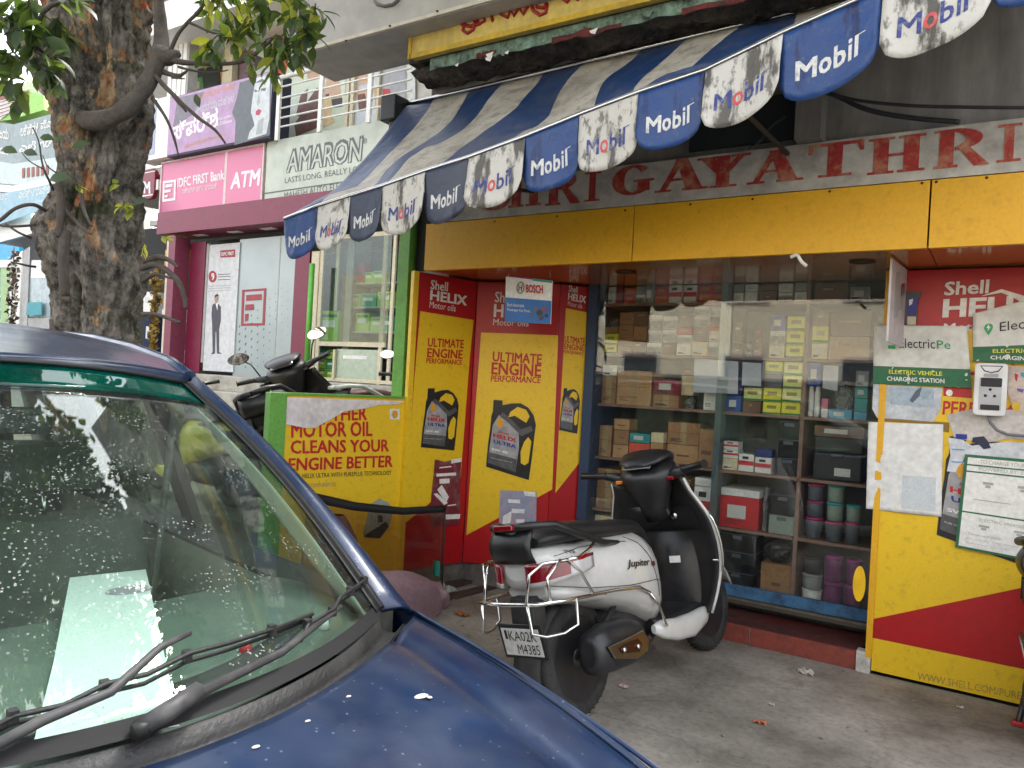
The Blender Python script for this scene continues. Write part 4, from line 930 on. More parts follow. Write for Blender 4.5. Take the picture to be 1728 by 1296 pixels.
CN = {'brown': 'brown', 'tan': 'tan', 'dkbrown': 'dark brown', 'yellow': 'bright yellow', 'paleyel': 'pale yellow', 'white': 'white', 'cream': 'cream', 'red': 'red', 'orange': 'orange-red', 'grey': 'grey', 'black': 'black',
      'blue': 'blue', 'teal': 'teal', 'dkblue': 'navy blue', 'maroon': 'maroon', 'pink': 'pink', 'slate': 'dark slate', 'clear': 'clear', 'grngrey': 'green-grey', 'purple': 'purple', 'ltblue': 'light blue'}
KN = {'box': 'plain carton', 'taped': 'taped carton', 'band': 'printed carton', 'photo': 'picture carton', 'redwhite': 'striped carton', 'label': 'labelled carton', 'jar': 'lidded jar', 'bin': 'lidded bin', 'tube': 'pair of tubes', 'bag': 'plastic bag', 'bucket': 'bucket', 'case': 'tool case', 'pack': 'packet'}
ORD = ['first', 'second', 'third', 'fourth', 'fifth', 'sixth', 'seventh', 'eighth', 'ninth', 'tenth', 'eleventh', 'twelfth', 'thirteenth']
BAY = {'L': 'left bay', 'M': 'middle bay', 'R': 'right bay'}
LV = ['top shelf', 'second shelf', 'third shelf', 'fourth shelf', 'fifth shelf', 'bottom shelf']
XO = {1: (980, 440), 2: (980, 780)}
def row(bay, lv, view, cols, y=5.12):
    zs = ZS[lv]
    for ci, col in enumerate(cols):
        x0, x1, st = col[0], col[1], col[2]; ox, oy = XO[view]; yy = col[3] if len(col) > 3 else y
        zc = zs+.0005; n = len(st)
        ymid = st[0][0]+40
        xa = hy(ox+x0/3.456, oy+ymid/3.456, yy).x; xb = hy(ox+x1/3.456, oy+ymid/3.456, yy).x
        lo = {'L': x0c+.05, 'M': xm+.016, 'R': xd+.016}[bay]; hi = {'L': xm-.034, 'M': xd-.016, 'R': x1c+.02}[bay]
        xa = max(lo, xa); xb = min(hi, xb)
        if xb-xa < .02: continue
        for k, (yt, kind, key) in enumerate(st):
            z1 = hy(ox+(x0+x1)/2/3.456, oy+yt/3.456, yy).z
            top_lim = (ZS[lv-1]-.022) if lv else 2.45
            z1 = min(z1, top_lim)
            if z1-zc < .012: continue
            pos = '' if n == 1 else (['lowest', 'top'] if n == 2 else ['lowest', 'middle', 'top'] if n == 3 else ['lowest', 'second lowest', 'second highest', 'top'] if n == 4 else ['lowest', 'second lowest', 'middle', 'second highest', 'top'])[k] + ' in '
            lab = '%s %s, %s%s stack on the %s, %s' % (CN[key], KN[kind], pos, ORD[ci], LV[lv], BAY[bay])
            item(kind, key, xa, xb, zc, z1-.001, lab, yy, group='goods on the %s of the cabinet' % LV[lv]); zc = z1
B_, T_, D_, Y_, W_, C_, R_, O_ = 'brown', 'tan', 'dkbrown', 'yellow', 'white', 'cream', 'red', 'orange'
row('L', 0, 1, [(105, 155, [(195, 'jar', 'slate')]), (160, 205, [(150, 'label', W_)]), (207, 248, [(150, 'box', 'maroon')]), (250, 315, [(205, 'band', R_), (155, 'band', O_)]), (320, 374, [(195, 'photo', W_), (145, 'box', 'grey')]),
    (376, 428, [(140, 'label', 'grey')]), (432, 505, [(205, 'band', O_), (150, 'band', R_)]), (512, 590, [(140, 'redwhite', R_)]), (600, 678, [(140, 'redwhite', R_)]), (685, 768, [(192, 'band', O_), (140, 'band', R_)]), (770, 852, [(190, 'band', O_), (135, 'band', R_)])])
row('L', 1, 1, [(92, 210, [(487, 'band', Y_), (424, 'band', Y_), (385, 'box', B_), (325, 'bag', 'clear')]), (216, 300, [(497, 'box', T_), (432, 'box', B_), (370, 'box', B_), (300, 'box', B_)]), (302, 382, [(465, 'box', D_), (380, 'box', B_), (295, 'box', D_)]),
    (385, 470, [(475, 'photo', W_), (400, 'photo', W_), (315, 'photo', W_)]), (472, 555, [(475, 'box', D_), (400, 'photo', W_), (322, 'photo', W_)]), (558, 643, [(480, 'label', W_), (430, 'photo', C_), (390, 'band', R_), (302, 'box', D_)]),
    (648, 740, [(470, 'label', C_), (385, 'box', D_), (322, 'photo', W_), (265, 'photo', W_)]), (745, 838, [(470, 'photo', C_), (405, 'label', C_), (362, 'band', R_), (325, 'box', 'black'), (268, 'photo', W_)])])
row('L', 2, 1, [(65, 208, [(668, 'taped', B_), (605, 'label', W_)]), (214, 415, [(640, 'taped', T_)]), (420, 573, [(780, 'taped', B_), (690, 'label', 'maroon')]), (580, 655, [(785, 'bag', 'clear'), (668, 'box', C_), (625, 'box', D_)], 5.16), (720, 815, [(700, 'label', W_)])])
row('L', 3, 1, [(45, 182, [(955, 'taped', B_)]), (186, 275, [(1070, 'box', T_), (985, 'box', B_), (920, 'box', T_)]), (280, 400, [(1062, 'box', O_), (1005, 'label', 'teal')]), (405, 480, [(1060, 'box', T_), (1000, 'box', C_)]), (500, 688, [(1072, 'box', T_), (942, 'taped', B_)], 5.17), (692, 800, [(980, 'box', B_)])])
row('L', 4, 2, [(40, 235, [(35, 'taped', B_)]), (240, 330, [(170, 'bag', 'clear')]), (480, 640, [(90, 'box', T_)]), (660, 776, [(140, 'redwhite', R_), (90, 'label', W_)])])
row('L', 5, 2, [(60, 220, [(310, 'box', C_)]), (300, 470, [(420, 'box', D_)])])
row('M', 0, 1, [(888, 950, [(185, 'label', W_), (135, 'box', 'grey')]), (955, 1030, [(180, 'box', W_), (135, 'label', W_)]), (1045, 1145, [(172, 'box', D_), (130, 'box', D_)]), (1150, 1235, [(185, 'photo', W_), (130, 'label', W_)]), (1245, 1318, [(180, 'label', W_), (125, 'box', 'grey')])])
row('R', 0, 1, [(1362, 1562, [(125, 'box', D_)]), (1570, 1690, [(150, 'label', 'grey')])])
row('M', 1, 1, [(875, 940, [(480, 'box', D_), (355, 'box', D_)], 5.2), (945, 1000, [(470, 'bag', 'clear')]), (1005, 1052, [(510, 'box', D_), (450, 'box', D_), (388, 'box', D_)]), (1098, 1188, [(490, 'label', C_), (405, 'photo', C_), (318, 'label', 'blue')]), (1195, 1312, [(490, 'band', Y_), (405, 'band', Y_), (322, 'band', Y_)])])
row('R', 1, 1, [(1345, 1440, [(480, 'label', C_), (380, 'band', Y_), (300, 'box', D_)]), (1448, 1690, [(440, 'box', T_), (298, 'box', D_)])])
row('M', 2, 1, [(848, 935, [(785, 'label', 'blue'), (632, 'box', 'dkblue')]), (945, 1050, [(815, 'box', D_), (738, 'band', 'paleyel')]), (1060, 1165, [(822, 'band', Y_), (740, 'band', Y_), (655, 'box', 'slate'), (580, 'band', Y_)]), (1170, 1285, [(825, 'band', Y_), (745, 'band', 'paleyel'), (668, 'band', 'paleyel'), (588, 'band', 'paleyel')])])
row('R', 2, 1, [(1310, 1395, [(728, 'tube', W_), (592, 'label', 'blue')]), (1400, 1440, [(860, 'label', W_), (800, 'box', 'pink')]), (1445, 1580, [(865, 'label', 'ltblue'), (700, 'bag', 'clear')]), (1590, 1668, [(880, 'box', 'ltblue'), (800, 'box', 'teal'), (735, 'label', 'teal'), (640, 'label', 'grey')])])
row('M', 3, 1, [(822, 915, [(1150, 'label', C_), (1100, 'redwhite', R_), (1050, 'redwhite', O_)]), (920, 1010, [(1125, 'redwhite', R_)]), (1014, 1112, [(1145, 'redwhite', R_), (1098, 'box', 'dkblue')]), (1145, 1275, [(1150, 'bin', 'slate'), (1042, 'bin', 'slate'), (935, 'bin', 'slate')])])
row('R', 3, 1, [(1358, 1650, [(1030, 'case', 'black'), (965, 'label', D_)])])
row('M', 4, 2, [(805, 1040, [(200, 'label', R_), (155, 'box', W_)]), (1048, 1090, [(140, 'bag', 'clear')]), (1096, 1256, [(310, 'bin', 'grngrey'), (190, 'bin', 'slate')])])
row('R', 4, 2, [(1300, 1405, [(320, 'jar', 'slate'), (225, 'jar', 'slate'), (125, 'jar', 'slate')]), (1415, 1522, [(345, 'jar', 'slate'), (235, 'jar', 'grngrey'), (125, 'jar', 'grngrey')]), (1532, 1625, [(350, 'jar', 'slate'), (250, 'jar', 'grngrey')])])
row('M', 5, 2, [(795, 1010, [(640, 'bin', 'slate'), (520, 'bin', 'slate'), (415, 'bin', 'slate')]), (1050, 1232, [(590, 'box', B_), (430, 'bag', 'black')])])
row('R', 5, 2, [(1272, 1398, [(745, 'bucket', W_), (655, 'bucket', 'grey'), (550, 'bucket', 'black')]), (1402, 1520, [(700, 'jar', 'purple'), (545, 'jar', 'purple')]), (1526, 1630, [(720, 'jar', 'purple'), (570, 'jar', 'purple')])])
# papers stuck behind the glass
pg_ = Pl((0, YW+.034), (1, YW+.034))
for px, lab in ((((1172, 605), (1246, 610), (1245, 665), (1170, 662)), 'large pale sheet stuck behind the glass at the centre post'), (((1253, 611), (1285, 613), (1284, 652), (1252, 650)), 'smaller printed white sheet stuck behind the glass right of the centre post'), (((1390, 616), (1415, 618), (1413, 660), (1388, 655)), 'white sheet with grey print behind the glass of the right bay')):
    o = tag(upoly(pg_, [pg_.uv(*p) for p in px], 'paper_note', M('bluish_paper', (.50, .53, .60), .6, dirt=.35, dcol=(.25, .28, .36), ds=50, thr=.56), None, 0, .001), lab, 'paper')
# extra prints on some goods
pf = Pl((0, 5.115), (1, 5.115))
# ================================================================== scooter
def sellipse(cx_, cz_, hw, hh, n=20, e=2.6, top=None, flat=0.0):
    P = []
    for i in range(n):
        a = 2*PI*i/n; c, s = math.cos(a), math.sin(a)
        P.append((math.copysign(abs(c)**(2/e), c)*hw, cz_+math.copysign(abs(s)**(2/e), s)*hh))
    return P
def loft(mb, secs, m=0, cap=True, n=22):
    """secs: (x, cz, halfwidth, halfheight, exponent[, yoff])"""
    R = []
    for s in secs:
        yo = s[5] if len(s) > 5 else 0
        R.append([V((s[0], y+yo, z)) for y, z in sellipse(0, s[1], s[2], s[3], n, s[4])])
    return mb.rings(R, m, True, cap)
m_tyre = M('tyre_rubber', (.022, .022, .022), .8, dirt=.5, dcol=(.10, .09, .08), ds=14, bump=.4, bs=60, local=True)
m_rim = M('alloy_black', (.075, .075, .08), .32, metal=.7, local=True)
m_seat = M('seat_vinyl', (.013, .013, .014), .5, var=.2, bump=.15, bs=260, local=True, bdist=.001)
m_satin = M('satin_black', (.018, .019, .022), .34, var=.15, dirt=.35, dcol=(.06, .055, .05), ds=9, local=True)
m_chrome = M('chrome', (.75, .75, .74), .12, metal=1.0, var=.05)
m_redl = M('red_lens', (.20, .003, .008), .12, coat=1.0, var=0); m_clr = M('clear_lens', (.5, .5, .5), .12, coat=1.0, var=.1); m_amb = M('amber_lens', (.75, .22, .01), .2, coat=.8, var=0)
def scooter(label, body, seatm, M4, full=True, mirrors=False, inner=None, accent=None, group=None):
    t = thing('scooter', label, 'scooter', M4=M4, group=group)
    inn = inner or m_satin
    L = dict(local=True)
    def bd(mb, nm, mt, par=None, **k): return mb.build(nm, mt, par or t, local=True, **k)
    for wx, hub in ((-.635, .055), (.635, .03)):
        T = Matrix.Translation((wx, 0, .247)) @ Matrix.Rotation(PI/2, 4, 'X')
        ty = bd(MB().lathe([(.175, -.04), (.195, -.046), (.225, -.047), (.242, -.030), (.247, 0), (.242, .030), (.225, .047), (.195, .046), (.175, .04), (.175, -.04)], T, 44), 'tyre', m_tyre)
        g = MB()
        for k in range(44):
            a = 2*PI*k/44
            for s in (-1, 1):
                c = V((wx+.2455*math.cos(a), s*.014, .247+.2455*math.sin(a))); tt_ = V((-math.sin(a), 0, math.cos(a)))
                nn = V((math.cos(a), 0, math.sin(a)))
                g.prism([c+tt_*.004+V((0, -s*.012, 0)), c+tt_*.014+V((0, s*.016, 0)), c+tt_*.020+V((0, s*.016, 0)), c+tt_*.010+V((0, -s*.012, 0))], nn, .0035)
        bd(g, 'tread', m_tyre, kind='stuff')
        rm = bd(MB().lathe([(.178, -.038), (.165, -.034), (.15, -.01), (.15, .01), (.165, .034), (.178, .038)], T, 36), 'rim', m_rim)
        sp = MB()
        for k in range(5):
            a = 2*PI*k/5+.3; d_ = V((math.cos(a), 0, math.sin(a))); c = V((wx, 0, .247)); q = V((-math.sin(a), 0, math.cos(a)))
            sp = MB(); sp.prism([c+d_*.03+q*.018+V((0, -.02, 0)), c+d_*.155+q*.012+V((0, -.02, 0)), c+d_*.155-q*.012+V((0, -.02, 0)), c+d_*.03-q*.018+V((0, -.02, 0))], (0, 1, 0), .034)
            bd(sp, 'spoke', m_rim, rm)
        bd(MB().lathe([(0, -.055), (.03, -.05), (hub, -.03), (hub, .03), (.03, .05), (0, .055)], T, 18), 'hub', m_steel if hub < .05 else m_rim)
        bd(MB().lathe([(0, -.062), (.012, -.062), (.014, -.05)], T, 8), 'axle_nut', m_chrome)
    # rear body shell
    secs = [(-.955, .675, .06, .045, 2.2), (-.93, .67, .11, .08, 2.4), (-.84, .655, .155, .105, 2.6), (-.70, .625, .19, .13, 2.8), (-.55, .60, .215, .155, 2.8), (-.38, .58, .228, .18, 2.8), (-.24, .555, .222, .21, 2.7), (-.15, .52, .20, .22, 2.6), (-.09, .48, .17, .20, 2.5), (-.05, .44, .13, .15, 2.4)]
    sh = bd(loft(MB(), secs), 'side_panels', body)
    # lower skirt of the tail
    sec2 = [(-.90, .575, .10, .03, 2.4), (-.80, .55, .15, .045, 3), (-.60, .53, .185, .055, 3), (-.40, .50, .195, .05, 3), (-.28, .485, .19, .035, 3)]
    bd(loft(MB(), sec2), 'tail_skirt', body)
    # seat
    sc = [(-.90, .775, .085, .025, 2.4), (-.86, .785, .12, .035, 2.6), (-.72, .795, .145, .045, 2.8), (-.55, .79, .155, .045, 2.8), (-.42, .775, .155, .045, 2.6), (-.25, .765, .145, .045, 2.6), (-.14, .75, .125, .05, 2.5), (-.07, .70, .11, .07, 2.4), (-.04, .64, .09, .07, 2.2)]
    st = bd(loft(MB(), sc), 'seat', seatm)
    # grab rail
    for s in (-1, 1):
        g = MB(); g.tube([V((-.42, s*.165, .715)), V((-.58, s*.19, .735)), V((-.72, s*.185, .785)), V((-.86, s*.15, .845)), V((-.97, s*.09, .85)), V((-1.0, 0, .845))], [.012, .016, .017, .017, .018, .018], 10); bd(g, 'grab_rail', m_black if accent is None else accent)
    if full: bd(MB().box((-1.021, -.05, .838), (-.99, .05, .862)), 'rail_reflector', m_redl, bevel=.004)
    g = MB(); g.grid(lambda u, v: V((-.955-.03*math.sin(PI*v)-.02*math.sin(PI*u), -.11+.22*u, .70+.13*v)), 8, 6); bd(g, 'tail_cover', m_black, solid=.008)
    # tail lamp cluster wrapping both corners
    for s in (-1, 1):
        def f(u, v, s=s):
            x = -.975+.27*u; hw = .055+.150*min(1, u*1.5)**.55
            return V((x, s*(hw+.010), .600+.02*u+v*(.095-.035*u)+ .03*u))
        g = MB(); g.grid(f, 10, 5, m=lambda a, b: 0 if (b > .78 or a < .5 and b > .25) else 1, flip=s > 0); bd(g, 'tail_lamp', [m_redl if full else m_black, m_clr if full else m_black], solid=.012)
    bd(MB().box((-.93, -.05, .50), (-.89, .05, .56)), 'reflector', m_redl if full else m_black, bevel=.005)
    # number plate and rear guard
    pt = Matrix.Translation((-.955, 0, .385)) @ Matrix.Rotation(math.radians(-14), 4, 'Y')
    np_ = bd(MB().box((-.006, -.115, -.075), (.006, .115, .075), 0, pt), 'plate_frame', m_black, bevel=.006)
    bd(MB().box((-.009, -.098, -.058), (-.006, .098, .058), 0, pt), 'number_plate', m_wht, np_, bevel=.0)
    if full:
        for s, y0, y1, z0_ in (('KA02K', .062, -.085, .006), ('M4385', .03, -.085, -.05)):
            o = pt @ V((-.0105, y0, z0_)); e = pt @ V((-.0105, y1, z0_)); u_ = pt @ V((-.0105, y0, z0_+.042))
            text_on(o, e-o, u_-o, V(), s, .0).build('lettering', m_ink, np_, local=True)
        bd(MB().box((-.0105, .07, .012), (-.009, .082, .05), 0, pt), 'plate_mark', m_ink, np_)
    g = MB(); g.grid(lambda u, v: V((-.635-.30*math.sin(.5+u*1.5)-.03*u, -.07+.14*v, .247+.29*math.cos(.5+u*1.5)-.02*abs(v-.5))), 10, 3); bd(g, 'rear_mudguard', m_blackm, solid=.005)
    g = MB(); g.box((-.95, -.06, .40), (-.86, .06, .56)); bd(g, 'plate_bracket', m_blackm, bevel=.01)
    # engine, swing case, silencer
    g = MB(); loft(g, [(-.62, .25, .03, .05, 2.4, .09), (-.50, .27, .05, .09, 2.6, .10), (-.25, .29, .06, .10, 2.8, .10), (-.08, .28, .05, .08, 2.4, .09)], n=16); bd(g, 'drive_case', m_satin)
    g = MB(); loft(g, [(-.50, .33, .08, .08, 2.4), (-.30, .32, .11, .12, 2.6), (-.12, .30, .09, .10, 2.4)], n=16); bd(g, 'engine', m_blackm)
    g = MB(); loft(g, [(-.78, .30, .035, .05, 2.4, -.19), (-.76, .30, .06, .085, 2.6, -.19), (-.66, .305, .068, .10, 3, -.19), (-.50, .30, .066, .10, 3, -.19), (-.40, .285, .055, .08, 2.6, -.185), (-.34, .27, .03, .04, 2.2, -.18)], n=20)
    mu = bd(g, 'silencer', m_satin)
    T = Matrix.Identity(4)
    bd(MB().prism([(-.74, -.262, .33), (-.70, -.262, .275), (-.53, -.262, .235), (-.44, -.262, .25), (-.42, -.262, .29), (-.46, -.262, .34)], (0, -1, 0), .008), 'heat_shield', M('brushed_bronze', (.36, .34, .31), .28, metal=1.0, var=.1), mu, bevel=.003)
    bd(MB().prism([(-.67, -.271, .312), (-.65, -.271, .285), (-.52, -.271, .262), (-.49, -.271, .29), (-.52, -.271, .318)], (0, -1, 0), .006), 'vent_slot', M('bronze_dark', (.12, .05, .025), .3, metal=.8), mu, bevel=.002)
    for x, z in ((-.64, .298), (-.53, .288)): bd(MB().lathe([(0, 0), (.013, .001), (.011, .008), (0, .009)], Matrix.Translation((x, -.277, z)) @ Matrix.Rotation(PI/2, 4, 'X'), 12), 'rivet', m_chrome, mu)
    g = MB(); g.tube([V((-.36, -.175, .27)), V((-.26, -.16, .25)), V((-.16, -.12, .24))], [.022, .02, .018], 10); bd(g, 'exhaust_pipe', m_satin)
    bd(MB().box((-.42, -.225, .215), (-.30, -.17, .245)), 'foot_peg', m_satin, bevel=.006)
    g = MB(); g.tube([V((-.635, -.06, .25)), V((-.56, -.11, .34)), V((-.46, -.13, .44))], [.016, .014, .014], 8); bd(g, 'shock_absorber', m_satin)
    g = MB(); g.tube([V((-.20, .12, .22)), V((-.14, .26, .015)), V((-.10, .27, .012))], [.012, .010, .010], 8); bd(g, 'side_stand', m_satin)
    # floor and belly
    bd(loft(MB(), [(-.14, .28, .14, .05, 3.5), (0, .265, .165, .045, 4), (.20, .262, .165, .042, 4), (.36, .275, .15, .045, 4), (.42, .30, .12, .045, 3)], n=24), 'floor_board', inn)
    for s in (-1, 1):
        g = MB(); R_ = []
        for x, z_, w_, h_ in ((-.20, .285, .012, .02), (-.12, .27, .03, .045), (.0, .245, .035, .055), (.16, .235, .035, .06), (.30, .255, .03, .045), (.37, .28, .015, .015)):
            R_.append([V((x, s*(.165+y), z)) for y, z in sellipse(0, z_, w_, h_, 12, 2.6)])
        g.rings(R_); bd(g, 'belly_panel', body)
    # leg shield: a curved board; inner side dark, outer side and rim in body colour
    def shp(u, v, off=0.0, k=1.0):
        z = .27+.70*v; w_ = (.215+.085*math.sin(PI*min(1, v*1.1)*.9))*k - .05*max(0, v-.72)*2.2
        y = (2*u-1)*w_; x = .43+.045*math.sin(v*2.6)-.16*(v-.1)**1.4*(1 if v > .1 else 0) if v > .1 else .43+.045*math.sin(v*2.6)
        return V((x-.10*(abs(2*u-1)**2.4)+off, y, z))
    bd(MB().grid(lambda u, v: shp(u, v, 0), 18, 20), 'leg_shield', inn, solid=.012)
    def ap(u, v):
        p = shp(u, v, .02, 1.03); b = math.cos((2*u-1)*PI/2)
        return p+V((.13*b*(1-.55*v)*(.35+.65*min(1, v*3)), 0, 0))
    bd(MB().grid(ap, 18, 20), 'front_apron', body, solid=.01)
    for s in (0, 1):
        g = MB(); g.tube([shp(s, v/12, .012, 1.03) for v in range(13)], .0085, 8); bd(g, 'shield_rim', body)
        if full:
            g = MB(); g.tube([shp(s, .30+.42*v/8, -.004, 1.10) for v in range(9)], .0065, 6); bd(g, 'rim_guard', m_chrome)
    # glove box, central spine, ignition
    def hump(u, v):
        a = (2*u-1); b = math.cos(a*PI/2)**.8; z = .30+.36*v
        base = shp(.5+a*.30*(1-.35*v), (z-.27)/.66, -.006); return base+V((-.085*b*math.sin(PI*min(1, .25+v*.75)), 0, 0))
    bd(MB().grid(hump, 14, 12), 'centre_spine', inn)
    gb = bd(MB().grid(lambda u, v: shp(.5+(u-.5)*.72, .60+.20*v, -.012)+V((-.035*math.sin(PI*u)**.5*math.sin(PI*v)**.5, 0, 0)), 14, 8), 'glove_box', m_black)
    bd(MB().lathe([(0, 0), (.018, 0), (.022, .006), (.012, .012), (0, .012)], Matrix.Translation(shp(.36, .72, -.05)) @ Matrix.Rotation(-PI/2, 4, 'Y'), 14), 'ignition_lock', m_chrome)
    if full:
        bd(MB().box((-.001, -.030, -.018), (.001, .030, .018), 0, Matrix.Translation(hump(.30, .60)+V((-.012, .02, .01))) @ Matrix.Rotation(.2, 4, 'Z')), 'sticker', m_wht)
        bd(MB().box((-.012, -.03, -.006), (.004, .0, .006), 0, Matrix.Translation(shp(.04, .38, -.02))), 'bag_hook', m_chrome, bevel=.003)
        # hanging black cover with a white patch on the left of the spine
        g = MB(); loft(g, [(.16, .66, .035, .045, 3, .12), (.20, .66, .045, .065, 3, .12), (.25, .66, .03, .05, 3, .12)], n=14); hg = bd(g, 'key_housing', m_black)
        bd(MB().box((.150, .095, .665), (.158, .145, .715)), 'sticker', m_wht, hg, bevel=.006)
    # front mudguard and fork
    g = MB(); g.grid(lambda u, v: V((.635+.285*math.cos(.35+u*2.0), (v-.5)*.13, .247+.285*math.sin(.35+u*2.0)-.03*(2*abs(v-.5))**2)), 14, 6); bd(g, 'front_mudguard', body, solid=.005)
    for s in (-1, 1):
        g = MB(); g.tube([V((.635, s*.065, .247)), V((.52, s*.06, .47))], .018, 8); bd(g, 'fork_leg', m_satin)
    # steering: stem cowl, handlebar
    bd(loft(MB(), [(.30, .80, .05, .06, 2.4), (.31, .88, .055, .06, 2.4)], n=14), 'stem', inn)
    g = MB(); R_ = []
    for z, cx_, hx_, hy_ in ((.78, .345, .06, .07), (.86, .33, .075, .09), (.93, .31, .095, .12), (.98, .30, .115, .15), (1.02, .30, .12, .165), (1.05, .305, .105, .15), (1.075, .31, .07, .10)):
        R_.append([V((cx_+hx_*math.cos(a), hy_*math.sin(a), z+.03*math.cos(a))) for a in [2*PI*k/22 for k in range(22)]])
    g.rings(R_); hb = bd(g, 'handlebar_cowl', inn)
    g = MB(); R_ = []
    for x, z, hw, hh in ((.17, 1.05, .05, .010), (.21, 1.07, .12, .026), (.29, 1.10, .15, .038), (.37, 1.095, .13, .038), (.44, 1.05, .08, .025)):
        R_.append([V((x, y, zz)) for y, zz in sellipse(0, z, hw, hh, 18, 2.3)])
    g.rings(R_); bd(g, 'instrument_hood', m_satin, hb)
    bd(MB().grid(lambda u, v: V((.165+.05*v, -.09+.18*u, 1.035+.045*v)), 8, 3), 'instrument_glass', M('dial_glass', (.03, .03, .035), .05, coat=1, var=0), hb, solid=.003)
    g = MB(); loft(g, [(.34, .965, .085, .06, 2.2), (.38, .965, .075, .05, 2.2), (.405, .965, .05, .03, 2.2)], n=18); bd(g, 'head_lamp', m_clr, hb)
    for s in (-1, 1):
        a = V((.295, s*.11, .985)); b_ = V((.25, s*.235, 1.015)); c = V((.215, s*.365, 1.03))
        bd(MB().tube([a, b_], [.035, .022], 12), 'switch_housing', m_satin)
        bd(MB().tube([b_, b_.lerp(c, .05), b_.lerp(c, .1), c, c+V((-.003, s*.008, .001))], [.022, .022, .018, .019, .024], 12), 'grip', m_black)
        bd(MB().tube([a+V((.05, s*.05, .0)), b_+V((.055, s*.02, -.002)), c+V((.05, -s*.02, -.005))], [.008, .006, .008], 8), 'brake_lever', m_black if full else m_steel)
        bd(MB().box((-.02, -.02, -.008), (.02, .02, .012), 0, Matrix.Translation(a+V((-.035, s*.045, -.012)))), 'indicator_switch', (m_amb if s > 0 else m_redl) if full else m_black, bevel=.004)
        if mirrors:
            m0 = V((.30, s*.20, 1.02)); m1 = V((.33, s*.25, 1.15)); m2 = V((.30, s*.30, 1.20))
            bd(MB().tube([m0, m1, m2], .006, 6), 'mirror_stalk', m_black)
            Rm = [[V((m2.x+xx_, m2.y+.02*s+ky*.085*math.cos(an)+.012*s*math.sin(an), m2.z+.018+ky*.045*math.sin(an))) for an in [2*PI*k/18 for k in range(18)]] for xx_, ky in ((.028, .55), (.015, .9), (-.006, 1), (-.012, .93))]
            mh = bd(MB().rings(Rm), 'mirror_housing', m_black)
            Rm = [[V((m2.x-.0125, m2.y+.02*s+.078*math.cos(an)+.011*s*math.sin(an), m2.z+.018+.040*math.sin(an))) for an in [2*PI*k/18 for k in range(18)]]]
            bd(MB().fc(Rm[0]), 'mirror_glass', M('mirror', (.8, .82, .85), .03, metal=1, var=0), mh)
    # sketchy cable
    bd(MB().tube([V((.24, .20, 1.0)), V((.36, .16, .93)), V((.37, .08, .84))], .004, 5), 'brake_cable', m_black)
    if full:
        # steel crash guard round the tail
        def gt(P, r=.0065, nm='guard_tube'): bd(MB().tube([V(p) for p in P], r, 8), nm, m_chrome, cg)
        cg = bd(MB().tube([V(p) for p in ((-.28, -.215, .47), (-.40, -.235, .515), (-.60, -.235, .535), (-.90, -.205, .545), (-1.03, -.15, .548), (-1.05, 0, .548), (-1.03, .15, .548), (-.90, .205, .545), (-.6, .235, .535))], .0085, 10), 'crash_guard', m_chrome)
        for s in (-1, 1):
            gt([(-.74, s*.225, .54), (-.80, s*.215, .64), (-.86, s*.20, .70), (-.98, s*.16, .70), (-1.02, s*.12, .66), (-1.045, s*.11, .55)])
            gt([(-.97, s*.175, .545), (-.965, s*.165, .64), (-.90, s*.195, .705)])
            gt([(-.85, s*.215, .545), (-.85, s*.21, .44), (-.92, s*.19, .42), (-1.0, s*.16, .42), (-1.05, s*.13, .44), (-1.05, s*.12, .545)])
            gt([(-.66, s*.20, .745), (-.72, s*.215, .725), (-.80, s*.21, .70), (-.86, s*.20, .70)])
        gt([(-.28, -.215, .47), (-.20, -.21, .40), (-.16, -.21, .31), (-.13, -.20, .29)])
        # lettering on the flank
        def side(u): return None
        def flank(x, z):                                       # outer point on the right flank
            for i in range(len(secs)-1):
                if secs[i][0] <= x <= secs[i+1][0]:
                    f_ = (x-secs[i][0])/(secs[i+1][0]-secs[i][0]); s_ = [secs[i][k]*(1-f_)+secs[i+1][k]*f_ for k in range(5)]
                    q = min(.98, abs(z-s_[1])/s_[3]); return V((x, -(s_[2]*(1-q**s_[4])**(1/s_[4]))-.0025, z))
            return V((x, -.2, z))
        def ftext(s, x0, z0_, x1, z1_, h_, mt, bold=.02, shear=.3, nm='lettering'):
            vv, ff, _ = tmesh(s, bold, shear); g = MB()
            for p, q, zc_ in vv: g.v.append(flank(x0+(x1-x0)*p, z0_+(z1_-z0_)*p+h_*q)-V((0, .001+zc_, 0)))
            for k in ff: g.f.append(list(k)); g.m.append(0); g.s.append(False)
            bd(g, nm, mt, sh)
        for pth in (((-.90, .600), (-.70, .560), (-.45, .530), (-.22, .52), (-.12, .50)), ((-.86, .715), (-.70, .730), (-.50, .728), (-.36, .715)), ((-.36, .735), (-.30, .70), (-.24, .62), (-.18, .50), (-.16, .42))):
            g = MB(); P_ = []
            for (xa, za), (xb, zb2) in zip(pth[:-1], pth[1:]):
                for k in range(6): P_.append(flank(xa+(xb-xa)*k/6, za+(zb2-za)*k/6)+V((0, .002, 0)))
            bd(g.tube(P_, .0016, 5), 'panel_seam', m_black, sh)
        for x_, z_ in ((-.78, .70), (-.30, .47), (-.60, .52)): bd(MB().lathe([(0, .003), (.005, .002), (.006, 0)], Matrix.Translation(flank(x_, z_)) @ Matrix.Rotation(PI/2, 4, 'X'), 8), 'panel_screw', m_steel, sh)
        bd(MB().tube([V((.30, -.20, 1.0)), V((.38, -.20, .93)), V((.40, -.10, .84))], .004, 5), 'throttle_cable', m_black)
        bd(MB().tube([V((-.10, -.13, .24)), V((-.30, -.15, .20)), V((-.55, -.12, .26)), V((-.62, -.08, .26))], .005, 6), 'brake_cable', m_black)
